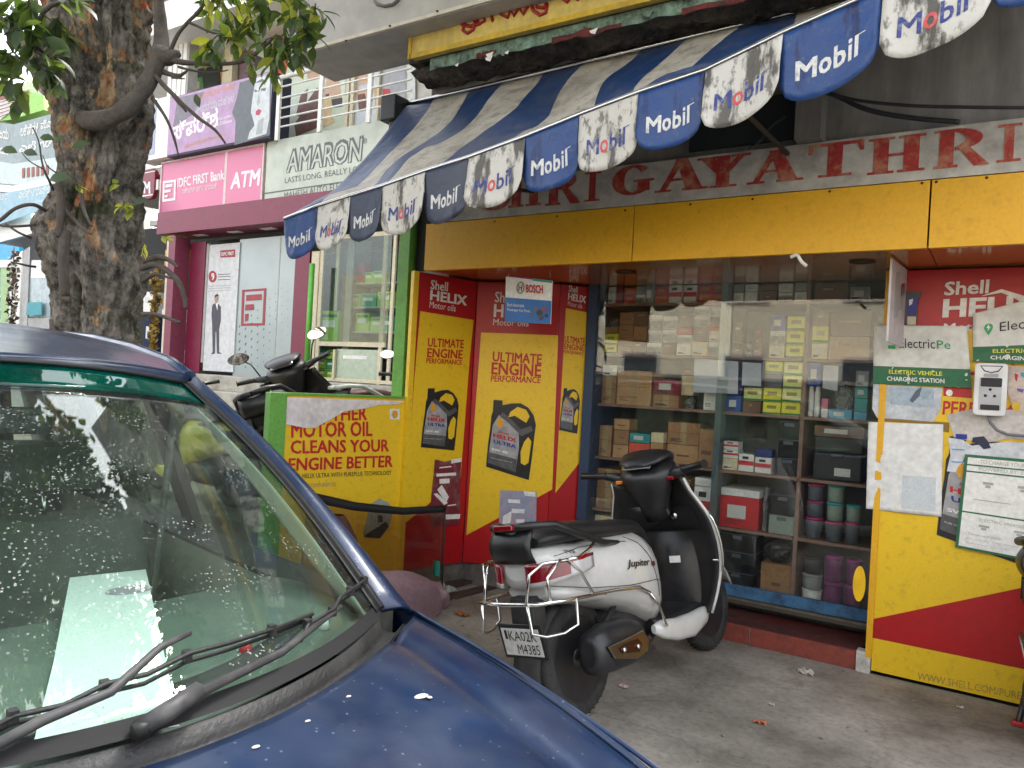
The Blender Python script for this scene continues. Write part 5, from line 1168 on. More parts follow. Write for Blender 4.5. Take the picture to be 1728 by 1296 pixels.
        ftext('Jupiter', -.46, .600, -.26, .582, .042, M('dark_badge', (.04, .035, .035), .3, metal=.5))
        g = MB(); g.prism([flank(-.245, .585), flank(-.20, .581), flank(-.20, .603), flank(-.245, .607)], (0, -1, 0), .002); bd(g, 'badge', M('maroon_badge', (.12, .03, .03), .3), sh)
        ftext('TVS', -.80, .715, -.74, .712, .016, M('silver_badge', (.4, .4, .4), .3, metal=.8), .03)
        bd(MB().box((-.36, -.1505, .768), (-.36, -.1505, .768)), 'seat_tab', m_black) if False else None
    for ch in t.children:
        n_ = ch.name.split('.')[0]
        if n_ in ('handlebar_cowl', 'stem', 'switch_housing', 'grip', 'brake_lever', 'indicator_switch', 'mirror_stalk', 'mirror_housing', 'mirror_glass', 'brake_cable', 'throttle_cable'): ch.location.x -= .09
        elif n_ in ('leg_shield', 'front_apron', 'shield_rim', 'rim_guard', 'centre_spine', 'glove_box', 'ignition_lock', 'bag_hook', 'sticker', 'key_housing'): ch.location.x -= .045
    return t
m_pearl = M('pearl_white_paint', (.62, .62, .60), .28, coat=.8, var=.03, dirt=.35, dcol=(.34, .31, .27), ds=7, thr=.56, local=True)
def smat(px, py, z, dir_xy, lean, scale=1.0):
    """scooter frame: ground point, heading, lean to its left in degrees"""
    a = math.atan2(dir_xy[1], dir_xy[0])
    return Matrix.Translation((px, py, z)) @ Matrix.Rotation(a, 4, 'Z') @ Matrix.Rotation(math.radians(-lean), 4, 'X') @ Matrix.Scale(scale, 4)
rear = hz(985, 1204, 0); front = hz(1190, 1098, 0)
dv = (front-rear).normalized(); md = (rear+front)/2
s1 = scooter('white scooter with black seat and steel tail guard parked facing the shelves', m_pearl, m_seat, smat(md.x, md.y, 0, dv, 11.5, 1.05))
# other parked two wheelers on the raised yard at the left
m_bkp = M('black_paint', (.012, .012, .014), .25, coat=.8, var=0, local=True); m_mintp = M('mint_white_paint', (.52, .60, .54), .3, coat=.6, var=.03, local=True)
m_brseat = M('brown_seat', (.09, .03, .022), .5, local=True); m_yelpnt = M('yellow_paint', (.62, .52, .02), .3, coat=.5, local=True); m_silv = M('silver_paint', (.45, .46, .47), .3, metal=.5, local=True)
# ================================================================== neighbour on the left, set back on a raised plinth
YN = 8.0; ZP = 1.385
PN = Pl((-20, YN), (0, YN))
def nb(t, px0, py0, px1, py1, n0, n1, nm, mt, pl=None, bevel=0.0, **k):
    pl = pl or PN; ym = (py0+py1)/2; a = (pl.uv(px0, ym)[0], pl.uv((px0+px1)/2, py0)[1]); b = (pl.uv(px1, ym)[0], pl.uv((px0+px1)/2, py1)[1]); return MB().pbox(pl, a[0], a[1], b[0], b[1], n0, n1).build(nm, mt, t, bevel=bevel, **k)
def npoly(t, px, nm, mt, n, tk=.004, pl=None):
    pl = pl or PN; return upoly(pl, [pl.uv(*p) for p in px], nm, mt, t, n, tk)
ngb = thing('bank_building', 'cream two storey building on a raised plinth with a cash machine room', 'building', (-9, 9, 0))
m_cb2 = M('cream_wall', (.50, .48, .43), .8, dirt=.5, dcol=(.28, .26, .22), ds=1.5)
xL2 = hy(240, 500, YN).x; xR2 = -3.7
zs_ = PN.uv(270, 372)[1]
MB().box((-15.4, YN+.35, 0), (xR2, 13, ZP)).box((-15.4, YN+3.2, ZP), (xR2, 13, 8)).box((xL2-.3, YN+.25, zs_), (xR2, YN+3.2, 3.98+.2)).build('wall', m_cb2, ngb)
m_step = M('grey_cream_steps', (.42, .40, .35), .85, dirt=.75, dcol=(.14, .12, .10), ds=2.4, thr=.48, bump=.4, bs=20)
zt0 = ZP
MB().box((-14, YN-.9, ZP-.22), (xR2, YN+3.2, ZP)).build('platform', m_step, ngb, bevel=.01)
for k in range(5):
    MB().box((-10.9, YN-1.2-.3*k, max(0, ZP-.24-.22*(k+1))), (xR2-.4, YN-.9-.3*k, ZP-.22*(k+1))).build('step', m_step, ngb, bevel=.012)
MB().box((-14, YN-.9, 0), (xR2, YN-.62, ZP-.22)).build('wall', m_step, ngb)
yardz = .50
MB().box((-14, 3.25, -.1), (-3.82, YN-.9, yardz)).build('yard', M('yard_dirt', (.16, .14, .11), .95, dirt=.7, dcol=(.05, .045, .04), ds=3, bump=.6, bs=30), kind='structure')
# cash machine room
m_mgt = M('maroon_cladding', (.18, .012, .045), .4, dirt=.15, ds=4); m_mgd = M('maroon_return', (.20, .04, .075), .5)  # second, paler maroon for the deep side panel
atm = thing('cash_machine_room', 'maroon framed cash machine room with frosted glass front', 'shop front', PN.hit(420, 628))
uA = PN.uv(318, 600)[0]; uB = PN.uv(527, 600)[0]; zl0 = PN.uv(400, 413)[1]
a0 = PN.uv(297, 385); 
MB().pbox(PN, PN.uv(296, 385)[0], PN.uv(296, 402)[1], uB+.9, PN.uv(296, 378)[1]+.12, -.2, .35).build('lintel', m_mgt, atm)
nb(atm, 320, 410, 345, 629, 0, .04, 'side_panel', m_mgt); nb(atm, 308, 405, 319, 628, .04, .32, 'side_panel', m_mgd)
nb(atm, 496, 420, 520, 640, 0, .03, 'side_panel', m_mgt)
for px in (342, 400, 456):
    c = PN.hit(px, 400); MB().box((c.x-.14, c.y-.10, PN.uv(296, 402)[1]-.008), (c.x+.14, c.y+.02, PN.uv(296, 402)[1]-.001)).build('downlight', m_wht, atm)
m_fro = M('frosted_glass', (.36, .42, .42), .12, coat=.3, var=.06, ds=.6)
nb(atm, 398, 400, 502, 640, -.03, -.01, 'glass_front', m_fro)
nb(atm, 466, 400, 467.5, 640, -.009, -.006, 'glass_joint', m_grey)
for r in range(9):
    for c in range(11):
        px = 393+c*10.2; py = 560+r*12.5-c*(9.2-r*.25)
        s = (1.0-c*.075)*(2.6-abs(r-3)*.25)
        if s < .6 or py > 625 or px < 398: continue
        if True:
            npoly(atm, ((px-s*.8, py+s), (px+s*.1, py-s*1.1), (px+s, py-s), (px+s*.1, py+s*1.1)), 'printed_dot', M('dot_grey', (.10, .12, .12), .5), -.0085, .001)
# logo
lg = M('logo_red', (.32, .035, .05), .5)
for q in (((408, 489), (449, 486), (449, 490), (408, 493)), ((406, 546), (446, 545), (446, 549), (406, 550)), ((408, 489), (412, 489), (410, 548), (406, 548)), ((445, 487), (449, 487), (446, 548), (442, 548)), ((415, 498), (441, 496), (441, 506), (415, 508)), ((414, 514), (428, 513), (428, 523), (413, 524)), ((413, 530), (419, 529), (418, 541), (413, 542))):
    LGN = globals().get('LGN', 0)+1; npoly(atm, q, 'logo_print', lg, -.0075+LGN*.0006, .001)
# door poster
m_pst = M('poster_white', (.60, .61, .63), .5, dirt=.1, ds=3)
po = thing('door_poster', 'tall white poster of a man in a dark suit on the cash machine room door', 'poster', PN.hit(370, 625))
nb(po, 344, 412, 349, 612, -.01, .02, 'frame_edge', m_grey); nb(po, 349, 412, 400, 627, -.005, .012, 'sheet', m_pst)
npoly(po, ((373, 423), (398, 421), (398, 434), (373, 435)), 'logo_print', lg, .0125, .001)
ptext(PN, 'IDFC FIRST', (375, 432), (396, 430.5), (375, 426), m_wht, po, n=.015, bold=.03)
npoly(po, [(360+7*math.cos(a), 467+10*math.sin(a)) for a in [2*PI*i/16 for i in range(16)]], 'round_print', lg, .0125, .001)
ptext(PN, '9', (358, 473), (363, 473), (358, 461), m_wht, po, n=.015, bold=.03)
for y in (463, 467, 472): npoly(po, ((369, y), (390, y-1), (390, y), (369, y+1)), 'print_line', m_ink, .0125, .001)
for y in (483, 487, 491): npoly(po, ((352, y), (391, y-2), (391, y-1), (352, y+1)), 'print_line', m_grey, .0125, .001)
suit = M('suit_print', (.075, .07, .09), .6); skin_p = M('skin_print', (.38, .24, .17), .6)
npoly(po, ((361, 513), (366, 511), (370, 513), (374, 518), (374, 540), (371, 556), (371, 594), (376, 597), (367, 597), (366, 560), (365, 560), (364, 597), (357, 598), (360, 594), (359, 545), (358, 530), (359, 517)), 'figure_print', suit, .0125, .001)
npoly(po, ((364, 511), (363, 503), (366, 498), (370, 500), (370, 506), (368, 511)), 'face_print', skin_p, .0127, .001); npoly(po, ((363, 503), (364, 498), (368, 496), (371, 500), (367, 500)), 'hair_print', m_ink, .0137, .001)
npoly(po, ((365, 512), (369, 512), (368, 524)), 'shirt_print', m_wht, .0137, .001)
# cream corner column with the sign above
nb(ngb, 303, 404, 314, 628, .10, .30, 'column', m_cream)
sg = thing('bank_sign', 'pink and magenta bank sign with white lettering over the cash machine room', 'sign', PN.hit(360, 372))
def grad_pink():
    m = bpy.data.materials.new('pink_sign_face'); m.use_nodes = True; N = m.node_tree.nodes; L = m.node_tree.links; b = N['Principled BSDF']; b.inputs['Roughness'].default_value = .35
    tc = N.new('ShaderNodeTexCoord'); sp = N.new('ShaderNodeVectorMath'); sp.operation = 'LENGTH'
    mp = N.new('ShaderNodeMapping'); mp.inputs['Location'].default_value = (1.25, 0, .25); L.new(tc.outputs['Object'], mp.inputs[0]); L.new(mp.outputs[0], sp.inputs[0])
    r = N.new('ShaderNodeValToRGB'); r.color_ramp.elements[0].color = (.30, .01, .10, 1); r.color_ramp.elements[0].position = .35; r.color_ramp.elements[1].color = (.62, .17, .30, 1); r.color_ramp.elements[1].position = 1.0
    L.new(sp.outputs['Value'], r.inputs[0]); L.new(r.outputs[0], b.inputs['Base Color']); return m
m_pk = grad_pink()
zb0, zt0_ = PN.uv(272, 371)[1], PN.uv(275, 277)[1]; u0s, u1s = PN.uv(272, 320)[0], PN.uv(444, 300)[0]
pS = Pl((-20, YN-.30), (0, YN-.30)); zb0, zt0_ = pS.uv(272, 371)[1], pS.uv(275, 277)[1]; u0s, u1s = pS.uv(273, 320)[0], pS.uv(443, 300)[0]
MB().pbox(pS, u0s-.03, zb0-.04, u1s+.03, zt0_+.03, -.3, -.002).build('sign_box', m_cream, sg)
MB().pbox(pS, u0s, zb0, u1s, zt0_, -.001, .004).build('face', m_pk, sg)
for a, b, c, d in ((u0s-.03, zb0-.03, u1s+.03, zb0), (u0s-.03, zt0_, u1s+.03, zt0_+.03), (u0s-.03, zb0, u0s, zt0_), (u1s, zb0, u1s+.03, zt0_)): MB().pbox(pS, a, b, c, d, 0, .02).build('frame', M('pale_pink_frame', (.62, .5, .5), .4), sg)
ud = pS.uv(380, 310)[0]; MB().pbox(pS, ud-.03, zb0, ud+.03, zt0_, .005, .007).build('divider', M('pale_pink_frame', (.6, .5, .5), .4), sg)
lw = M('sign_white', (.72, .68, .70), .4)
ptext(pS, 'IDFC FIRST Bank', (300, 317), (379, 303), (300, 301), lw, sg, n=.008, bold=.035)
ptext(pS, 'ಐಡಿಎಫ್‌ಸಿ ಫಸ್ಟ್ ಬ್ಯಾಂಕ್', (308, 329), (367, 319), (308, 318), lw, sg, n=.008, bold=.01)
ptext(pS, 'ATM', (389, 320), (438, 313), (392, 292), lw, sg, n=.008, bold=.04)
for q in (((276, 306), (298, 303), (298, 307), (276, 310)), ((275, 337), (297, 334), (297, 338), (275, 341)), ((276, 306), (279, 306), (278, 340), (275, 340)), ((295, 304), (298, 303), (297, 337), (294, 337)), ((280, 312), (292, 310), (292, 315), (280, 317)), ((279, 321), (289, 320), (289, 324), (279, 326)), ((279, 330), (284, 329), (284, 333), (279, 334))):
    LGN += 1; npoly(sg, q, 'logo_print', lw, .004+LGN*.0006, .001, pl=pS)
# small maroon sign by the trunk
pT = Pl((-20, YN-.36), (0, YN-.36))
t = thing('small_sign', 'small maroon projecting cash machine sign beside the tree trunk', 'sign', pT.hit(250, 345))
c0, c1 = pT.uv(220, 340), pT.uv(262, 283); rbox(pT, c0[0], c0[1], c1[0], c1[1], -.08, 0, 'sign_box', M('maroon_sign', (.19, .008, .025), .35), t, .12, .01)
ptext(pT, 'ATM', (222, 325), (254, 327), (222, 305), lw, t, n=.004, bold=.05); nb(t, 237, 329, 258, 331, .002, .004, 'line', lw, pl=pT); nb(t, 240, 290, 262, 291.5, .002, .004, 'line', lw, pl=pT)
MB().pbox(pT, c1[0], c0[1]+.15, c1[0]+.06, c1[1]-.2, -.07, -.03).build('bracket', m_wht, t)
# battery shop: sign, frames, goods
bt = thing('battery_sign', 'pale green-grey battery brand sign with outlined grey lettering beside the awning', 'sign', pS.hit(540, 340))
zb1, zt1 = pS.uv(443, 347)[1], pS.uv(453, 239)[1]; v0s = pS.uv(446, 300)[0]+.03; v1s = pS.uv(700, 200)[0]
m_gf = M('pale_green_face', (.47, .51, .44), .45, dirt=.12, dcol=(.35, .38, .32), ds=1.2)
MB().pbox(pS, v0s, zb1, v1s, zt1, -.3, 0).build('sign_box', m_gf, bt)
MB().pbox(pS, v0s, zb1-.05, v1s, zb1, -.3, .01).build('underside_trim', M('dark_green_trim', (.03, .05, .035), .6), bt)
m_gl = M('grey_outline_letters', (.10, .11, .11), .5)
ptext(pS, 'AMARON', (483, 293), (612, 272), (485, 252), m_gl, bt, n=.004, bold=.08, shear=.08)
ptext(pS, 'AMARON', (484.5, 292), (610.5, 271), (486.2, 257), m_gf, bt, n=.007, bold=.004, shear=.08)
ptext(pS, '®', (612, 243), (620, 242), (612, 233), m_gl, bt, n=.006, bold=0)
ptext(pS, 'LASTS LONG, REALLY LONG', (481, 311), (622, 289), (481, 300), m_gl, bt, n=.004, bold=-.004)
ptext(pS, 'MAHESH AUTO ELECTRICALS', (480, 336), (625, 311), (480, 325), m_gl, bt, n=.004, bold=0)
npoly(bt, ((444, 326), (600, 303), (600, 305), (444, 328)), 'rule', m_gl, .003, .002, pl=pS)
bsh = thing('battery_shop', 'battery shop front with cream frame, glass and green goods shelves', 'shop front', PN.hit(590, 640))
pQ = Pl((-20, YN+.16), (0, YN+.16))
m_crf = M('cream_frame', (.62, .56, .40), .5, dirt=.2, dcol=(.4, .32, .2), ds=6)
for q in ((538, 400, 544, 645), (568, 405, 573, 525), (644, 390, 650, 650), (660, 390, 665, 650)): nb(bsh, *q, 0, .03, 'frame_post', m_crf, bevel=.004)
nb(bsh, 524, 425, 537, 640, .0, .04, 'frame_post', m_crf, bevel=.004)
for q in ((540, 577, 652, 585), (546, 640, 668, 646), (540, 395, 668, 402)): nb(bsh, *q, .0, .035, 'frame_rail', m_crf)
nb(bsh, 566, 590, 569, 640, .02, .06, 'frame_post', m_crf)
MB().pbox(pQ, pQ.uv(500, 600)[0], ZP, pQ.uv(720, 600)[0], 3.4, -.45, -.42).build('back_wall', M('shop_dark_green', (.10, .14, .10), .7, var=.3), bsh)
MB().pbox(PN, PN.uv(525, 600)[0], ZP, PN.uv(700, 600)[0], 3.2, -1.1, -1.0).build('back_wall', m_cabin, bsh)
nb(bsh, 574, 400, 585, 640, -.12, -.08, 'grey_post', M('grey_post', (.30, .31, .30), .6))
m_nsh = M('pale_shelf', (.42, .46, .44), .5)
shz = []
for y in (478, 518, 559, 590):
    a = pQ.uv(588, y); b = pQ.uv(672, y); shz.append(a[1]); MB().pbox(pQ, a[0], a[1]-.02, b[0], a[1], -.4, .0).build('shelf', m_nsh, bsh)
MB().pbox(pQ, pQ.uv(587, 500)[0], ZP, pQ.uv(590, 500)[0], pQ.uv(587, 400)[1], -.4, 0).build('shelf_post', m_nsh, bsh)
m_lg = M('lime_box', (.30, .55, .04), .5, dirt=.2, dcol=(.1, .3, .05), ds=9); m_tg = M('teal_green_box', (.03, .32, .18), .5); m_rb = M('red_box', (.42, .03, .03), .5)
def goods(px0, px1, pyt, sz, mt, lab, dep=.18, pl=pQ):
    a = pl.uv(px0, pyt); b = pl.uv(px1, pyt)
    t = thing('battery_box', lab, 'box', pl.w((a[0]+b[0])/2, sz+.001, 0)); W = b[0]-a[0]; H = a[1]-sz
    MB().pbox(pl, a[0], sz+.001, b[0], sz+H, -dep, -.03).build('box_body', mt, t, bevel=.003)
    MB().pbox(pl, a[0]+W*.15, sz+H*.45, b[0]-W*.2, sz+H*.68, -.03, -.028).build('label_sheet', m_wht if mt != m_rb else m_redt, t)
    MB().pbox(pl, a[0]+W*.1, sz+H*.78, b[0]-W*.1, sz+H*.88, -.03, -.028).build('stripe', m_dkgreen, t); return t
for a, b, y, k, mt, l in ((589, 600, 458, 0, m_rb, 'small red box stacked on the left of the upper battery shop shelf'), (601, 612, 457, 0, m_rb, 'small red box second from the left on the upper battery shop shelf'), (614, 626, 459, 0, m_lg, 'lime green box in the middle of the upper battery shop shelf'), (627, 645, 457, 0, m_lg, 'wider lime green box right end of the upper battery shop shelf'),
                          (590, 606, 496, 1, m_lg, 'lime green box on the left of the second battery shop shelf'), (607, 633, 495, 1, m_tg, 'wide teal green box on the second battery shop shelf'), (635, 660, 492, 1, m_lg, 'tall lime green box right on the second battery shop shelf'),
                          (598, 621, 528, 2, m_lg, 'tall lime green box on the third battery shop shelf'), (623, 642, 534, 2, m_lg, 'lower lime green box on the third battery shop shelf'), (645, 662, 533, 2, m_tg, 'teal box right on the third battery shop shelf')):
    goods(a, b, y, shz[k], mt, l)
for k, (a, b, y) in enumerate(((589, 600, 445), (601, 612, 443))): goods(a, b, y, pQ.uv(a, 458)[1]+.002, m_rb, ['small red box on top of the left red box', 'small red box on top of the second red box'][k])
q = Pl((-20, YN-.13), (0, YN-.13))
goods(538, 570, 524, q.uv(540, 574)[1], m_lg, 'large lime green battery carton at the shop door left', .3, pl=Pl((-20, YN-.02), (0, YN-.02)))
MB().pbox(PN, PN.uv(588, 600)[0], shz[3], PN.uv(655, 600)[0], shz[3]+.07, -.7, -.6).build('red_goods', m_rb, bsh)
for i, (a, y) in enumerate(((536, 590), (549, 590), (536, 606), (549, 607), (536, 622), (549, 623))):
    zz = PN.uv(a, y+15)[1]
    goods(a, a+11, y, max(ZP+.002, zz), m_lg if i % 3 else m_tg, ['lime', 'teal'][i % 3 == 0]+' green packet behind the door frame, %s row of two, %s one' % (['top', 'middle', 'lowest'][i//2], ['left', 'right'][i % 2]), .2, pl=Pl((-20, YN+.12), (0, YN+.12)))
nb(bsh, 569, 590, 645, 640, .0, .012, 'door_panel', M('frosted_green', (.42, .50, .40), .2, coat=.2)); nb(bsh, 580, 600, 620, 606, .013, .015, 'label_strip', m_wht)
m_ngl = GLASS('neighbour_glass', (.8, .86, .82), .05, (.4, .42, .4), 2)
nb(bsh, 546, 402, 660, 578, .03, .036, 'pane', m_ngl)
gpst = thing('green_pipe', 'slim bright green pipe between the cash room and the battery shop', 'pipe', PN.hit(522, 636))
c = hy(521, 636, YN-.2); MB().tube([V((c.x, YN-.25, ZP)), V((c.x, YN-.25, 3.1))], .04, 8).build('pipe', M('bright_green', (.10, .42, .04), .4), gpst)
# left shop: dark interior with goods
ls = thing('stationery_shop', 'dark open shop with stacked goods between the tree and the maroon frame', 'shop front', PN.hit(275, 620))
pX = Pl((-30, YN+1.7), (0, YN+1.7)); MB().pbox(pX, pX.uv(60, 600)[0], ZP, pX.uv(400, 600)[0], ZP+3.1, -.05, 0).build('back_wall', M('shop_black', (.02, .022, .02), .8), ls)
MB().pbox(PN, pX.uv(60, 600)[0], PN.uv(290, 384)[1], PN.uv(300, 600)[0], PN.uv(290, 376)[1], -1.6, .3).build('ceiling', M('pale_ceiling', (.35, .34, .3), .8), ls)
MB().pbox(PN, PN.uv(258, 610)[0], ZP, PN.uv(303, 628)[0], PN.uv(260, 615)[1], -.5, -.1).build('counter', M('mint_counter', (.30, .48, .28), .6), ls)
def lsg(px0, py0, px1, py1, mt, lab, nm='goods_box', cat='box', d=-.7):
    pl = Pl((-20, YN-d), (0, YN-d)); a = pl.uv(px0, py1); b = pl.uv(px1, py0); t = thing(nm, lab, cat, pl.w((a[0]+b[0])/2, a[1], 0))
    MB().pbox(pl, a[0], a[1], b[0], b[1], -.3, 0).build('body', mt, t, bevel=.01)
    MB().pbox(pl, a[0]*.8+b[0]*.2, a[1]*.5+b[1]*.5, a[0]*.3+b[0]*.7, a[1]*.25+b[1]*.75, 0, .003).build('label_sheet', m_lab, t)
m_ora = M('orange_box', (.62, .30, .012), .5)
lsg(277, 419, 312, 448, m_ora, 'orange yellow box hung high in the dark shop'); lsg(281, 412, 315, 419, m_dark, 'black lid on top of the orange box', 'box_lid', 'lid')
lsg(240, 530, 262, 612, M('dark_blue_cloth', (.012, .02, .06), .9), 'dark blue bundle standing at the shop entrance beside the trunk', 'cloth_bundle', 'bundle', -.3)
lsg(240, 492, 258, 530, m_wht, 'white package with round print hanging near the trunk'); lsg(290, 460, 310, 500, M('leaf_green_goods', (.05, .22, .05), .6), 'green packet hanging in the dark shop')
lsg(272, 522, 310, 545, m_wht, 'white bundle on the upper counter of the dark shop', 'bundle', 'bundle'); lsg(266, 550, 285, 563, M('pale_blue_box', (.4, .45, .55), .5), 'pale blue box below the white bundle'); lsg(290, 548, 310, 556, m_lg, 'flat pale green box below the white bundle')
lsg(272, 592, 290, 612, M('slate_tin', (.25, .28, .33), .4), 'grey tin at the bottom of the dark shop', 'tin', 'tin'); lsg(291, 590, 306, 612, m_wht, 'white tin at the bottom right of the dark shop', 'tin', 'tin'); lsg(250, 585, 268, 612, M('dark_olive', (.05, .055, .03), .6), 'dark olive crate at the bottom of the dark shop', 'crate', 'crate')
lsg(296, 480, 305, 505, M('pale_mint', (.3, .5, .35), .5), 'mint packet below the green packet'); lsg(288, 510, 302, 518, m_rb, 'small red box above the white bundle')
# flower garland strips
for nm, px, y0, y1, cols, lab, D in (('garland', 264, 455, 590, ((.26, .17, .03), (.30, .2, .02), (.12, .07, .02)), 'dry yellow-brown hanging flower garland right of the trunk', 8.4), ('garland', 24, 425, 560, ((.05, .035, .03), (.5, .48, .42), (.1, .07, .05)), 'withered dark and white garland hanging left of the trunk', 8.6)):
    t = thing(nm, lab, 'garland', hd(px, y1, D)); r_ = random.Random(px)
    for k in range(3):
        g = MB()
        for j in range(70):
            f_ = (j*3+k)/210; c = hd(px+r_.uniform(-5, 5)-f_*6, y0+(y1-y0)*f_, D)+V((0, r_.uniform(-.04, .04), 0)); s = r_.uniform(.018, .035)
            n_ = V((r_.uniform(-1, 1), r_.uniform(-1, 1), r_.uniform(-1, 1))).normalized(); a = n_.orthogonal().normalized()*s; b = n_.cross(a)
            g.fc([c+a, c+b, c-a, c-b])
        g.build('petals', M('petal_%d_%d' % (px, k), cols[k], .8), t, kind='stuff')
    MB().tube([hd(px, y0-8, D), hd(px-6, y1, D)], .006, 5).build('string', m_blackm, t)
# ---- upper floor
pU = Pl((-20, YN-.45), (0, YN-.45))
fb = thing('beauty_banner', 'lit grey and purple beauty parlour banner with a pale woman face, above the bank sign', 'sign', pU.hit(380, 245))
u0_, u1_ = pU.uv(284, 220)[0], pU.uv(457, 180)[0]; z0_, z1_ = pU.uv(284, 262)[1], pU.uv(309, 160)[1]
MB().pbox(pU, u0_, z0_-.03, u1_, z1_+.01, -.35, -.005).build('sign_box', M('navy_side', (.012, .015, .04), .5), fb)
MB().pbox(pU, u1_+.001, z0_-.05, u1_+.02, z1_, -.35, -.01).build('side_face', M('navy_side', (.012, .015, .04), .5), fb)
m_lil = M('lilac_print', (.42, .26, .44), .5, dirt=.7, dcol=(.28, .25, .30), ds=1.6, thr=.48); MB().pbox(pU, u0_, z0_, u1_, z1_, -.004, .002).build('face', m_lil, fb)
m_slt = M('slate_print2', (.10, .115, .13), .5); m_mono = M('pale_grey_print', (.50, .53, .54), .5)
up = lambda px, nm, mt, n: npoly(fb, px, nm, mt, n, .001, pl=pU)
up(((405, 139), (458, 124), (456, 228), (396, 245), (398, 205), (392, 190), (400, 165)), 'hair_print', m_slt, .003)
up(((300, 165), (345, 155), (330, 190), (300, 210), (292, 215)), 'dark_print', M('mauve_grey', (.17, .15, .19), .5), .003)
up(((432, 132), (456, 125), (455, 200), (450, 226), (418, 236), (422, 222), (430, 212), (428, 203), (424, 190), (426, 170), (429, 152)), 'face_print', m_mono, .005)
up(((430, 141), (443, 133), (452, 139), (443, 138)), 'brow_print', m_slt, .0065); up(((430, 151), (437, 154), (430, 156)), 'eye_print', m_slt, .0065); up(((441, 150), (450, 148), (448, 154), (441, 153)), 'eye_print', m_slt, .0065)
up(((432, 188), (437, 184), (442, 187), (438, 195), (432, 194)), 'lip_print', M('lip_pink', (.42, .03, .09), .5), .0065); up(((437, 158), (440, 172), (436, 178), (434, 176)), 'nose_print', M('mid_grey_print', (.33, .35, .36), .5), .0065)
up(((436, 205), (446, 198), (443, 225), (432, 228)), 'hand_print', M('mid_grey_print', (.33, .35, .36), .5), .0065)
m_or2 = M('orange_letters', (.60, .28, .10), .5)
ptext(pU, 'ಬ್ಯೂಟಿ ಪಾರ್ಲರ್ ಲೇಡೀಸ್', (326, 172), (398, 150), (326, 160), m_or2, fb, bold=.01); ptext(pU, 'ಸೌಂದರ್ಯ ಮಕ್ಕಳ', (330, 192), (395, 172), (330, 178), m_mono, fb, bold=.01)
ptext(pU, 'ಸ್ಪರ್ಶ', (292, 238), (368, 214), (292, 206), m_wht, fb, bold=.03); ptext(pU, 'Only Ladies', (366, 205), (391, 198), (366, 200), m_wht, fb, bold=.0); ptext(pU, '& Childrens', (366, 213), (392, 206), (366, 207), m_wht, fb, bold=.0)
ptext(pU, 'ಮೊದಲನೇ ಮಹಡಿ ಕೋರಮಂಗಲ', (312, 250), (380, 230), (312, 243), m_or2, fb, bold=.0)
for k, q in enumerate(((463, 141), (463, 158), (463, 172), (462, 190), (461, 208), (460, 222))):
    c = pU.hit(q[0]-6, q[1]); MB().box((c.x+.03, c.y+.1, c.z-.015), (c.x+.06, c.y+.13, c.z+.015)).build('bulb', m_wht, fb)
# grey rounded sign at the far left behind the trunk edge
t = thing('grey_blue_banner', 'pale grey and blue sign box between trunk and purple banner', 'sign', pU.hit(262, 265)); nb(t, 238, 168, 283, 268, -.3, -.01, 'sign_box', m_wht, pl=pU); nb(t, 236, 172, 262, 262, -.009, -.002, 'face', M('pale_blue_face', (.36, .40, .52), .5, dirt=.4, dcol=(.2, .25, .35), ds=5), pl=pU)
# balcony, railing and picture windows
m_rl = M('white_rail', (.66, .66, .62), .4)
rl = thing('balcony_railing', 'white tubular balcony railing above the battery sign', 'railing', pU.hit(560, 225))
def rline(y0, y1, r, x0=474, x1=692):
    a = pU.hit(x0, y0); b = pU.hit(x0+175, y1); d_ = b-a; e = a+d_*((pU.hit(x1, y0).x-a.x)/d_.x); e.z = a.z; b = e
    MB().tube([a, V((b.x, a.y, a.z))], r, 8).build('rail', m_rl, rl)
for y0, y1, r in ((131, 86, .035), (147, 106, .014), (166, 124, .014), (183, 143, .014), (199, 160, .014), (214, 176, .014)): rline(y0, y1, r)
for x, yt, yb in ((545, 112, 222), (628, 92, 206), (473, 134, 236)):
    a = pU.hit(x, yt); b = pU.hit(x, yb); MB().box((a.x-.035, a.y-.02, b.z), (a.x+.035, a.y+.02, a.z)).build('railing_post', m_rl, rl)
zfl = pU.uv(460, 238)[1]
MB().box((-15.4, YN-.28, zfl-.14), (xR2, YN+3.2, zfl)).build('balcony_floor', m_cb2, ngb)
pW = Pl((-20, YN+.5), (0, YN+.5))
MB().pbox(pW, pW.uv(290, 100)[0], zfl, 16.4, zfl+3, -.2, -.06).build('wall', m_cb2, ngb)
m_glp = M('picture_glass', (.56, .62, .50), .25, var=.05)
pi = thing('window_pictures', 'upper floor shop windows covered with pale portrait posters behind the railing', 'window posters', pW.hit(570, 230))
wp = lambda px, nm, mt, n: npoly(pi, px, nm, mt, n, .002, pl=pW)
wp(((455, 60), (700, 40), (700, 250), (455, 270)), 'pane_print', M('pale_backing', (.55, .56, .52), .4), -.012); wp(((480, 90), (585, 70), (580, 270), (478, 270)), 'pane_print', m_glp, 0); wp(((598, 60), (640, 60), (640, 250), (592, 260)), 'pane_print', M('pale_blue_pic', (.50, .54, .58), .3), 0); wp(((642, 60), (685, 60), (685, 240), (640, 250)), 'pane_print', M('grey_pic', (.30, .30, .32), .3), 0)
m_skin2 = M('portrait_skin', (.56, .36, .24), .5, var=.08, ds=2); m_hair2 = M('portrait_hair', (.15, .06, .045), .5, var=.3, ds=3); m_hair3 = M('portrait_dark', (.05, .045, .05), .5)
wp(((515, 108), (530, 100), (566, 104), (574, 130), (556, 138), (545, 130), (520, 135)), 'face_print', m_skin2, .003)
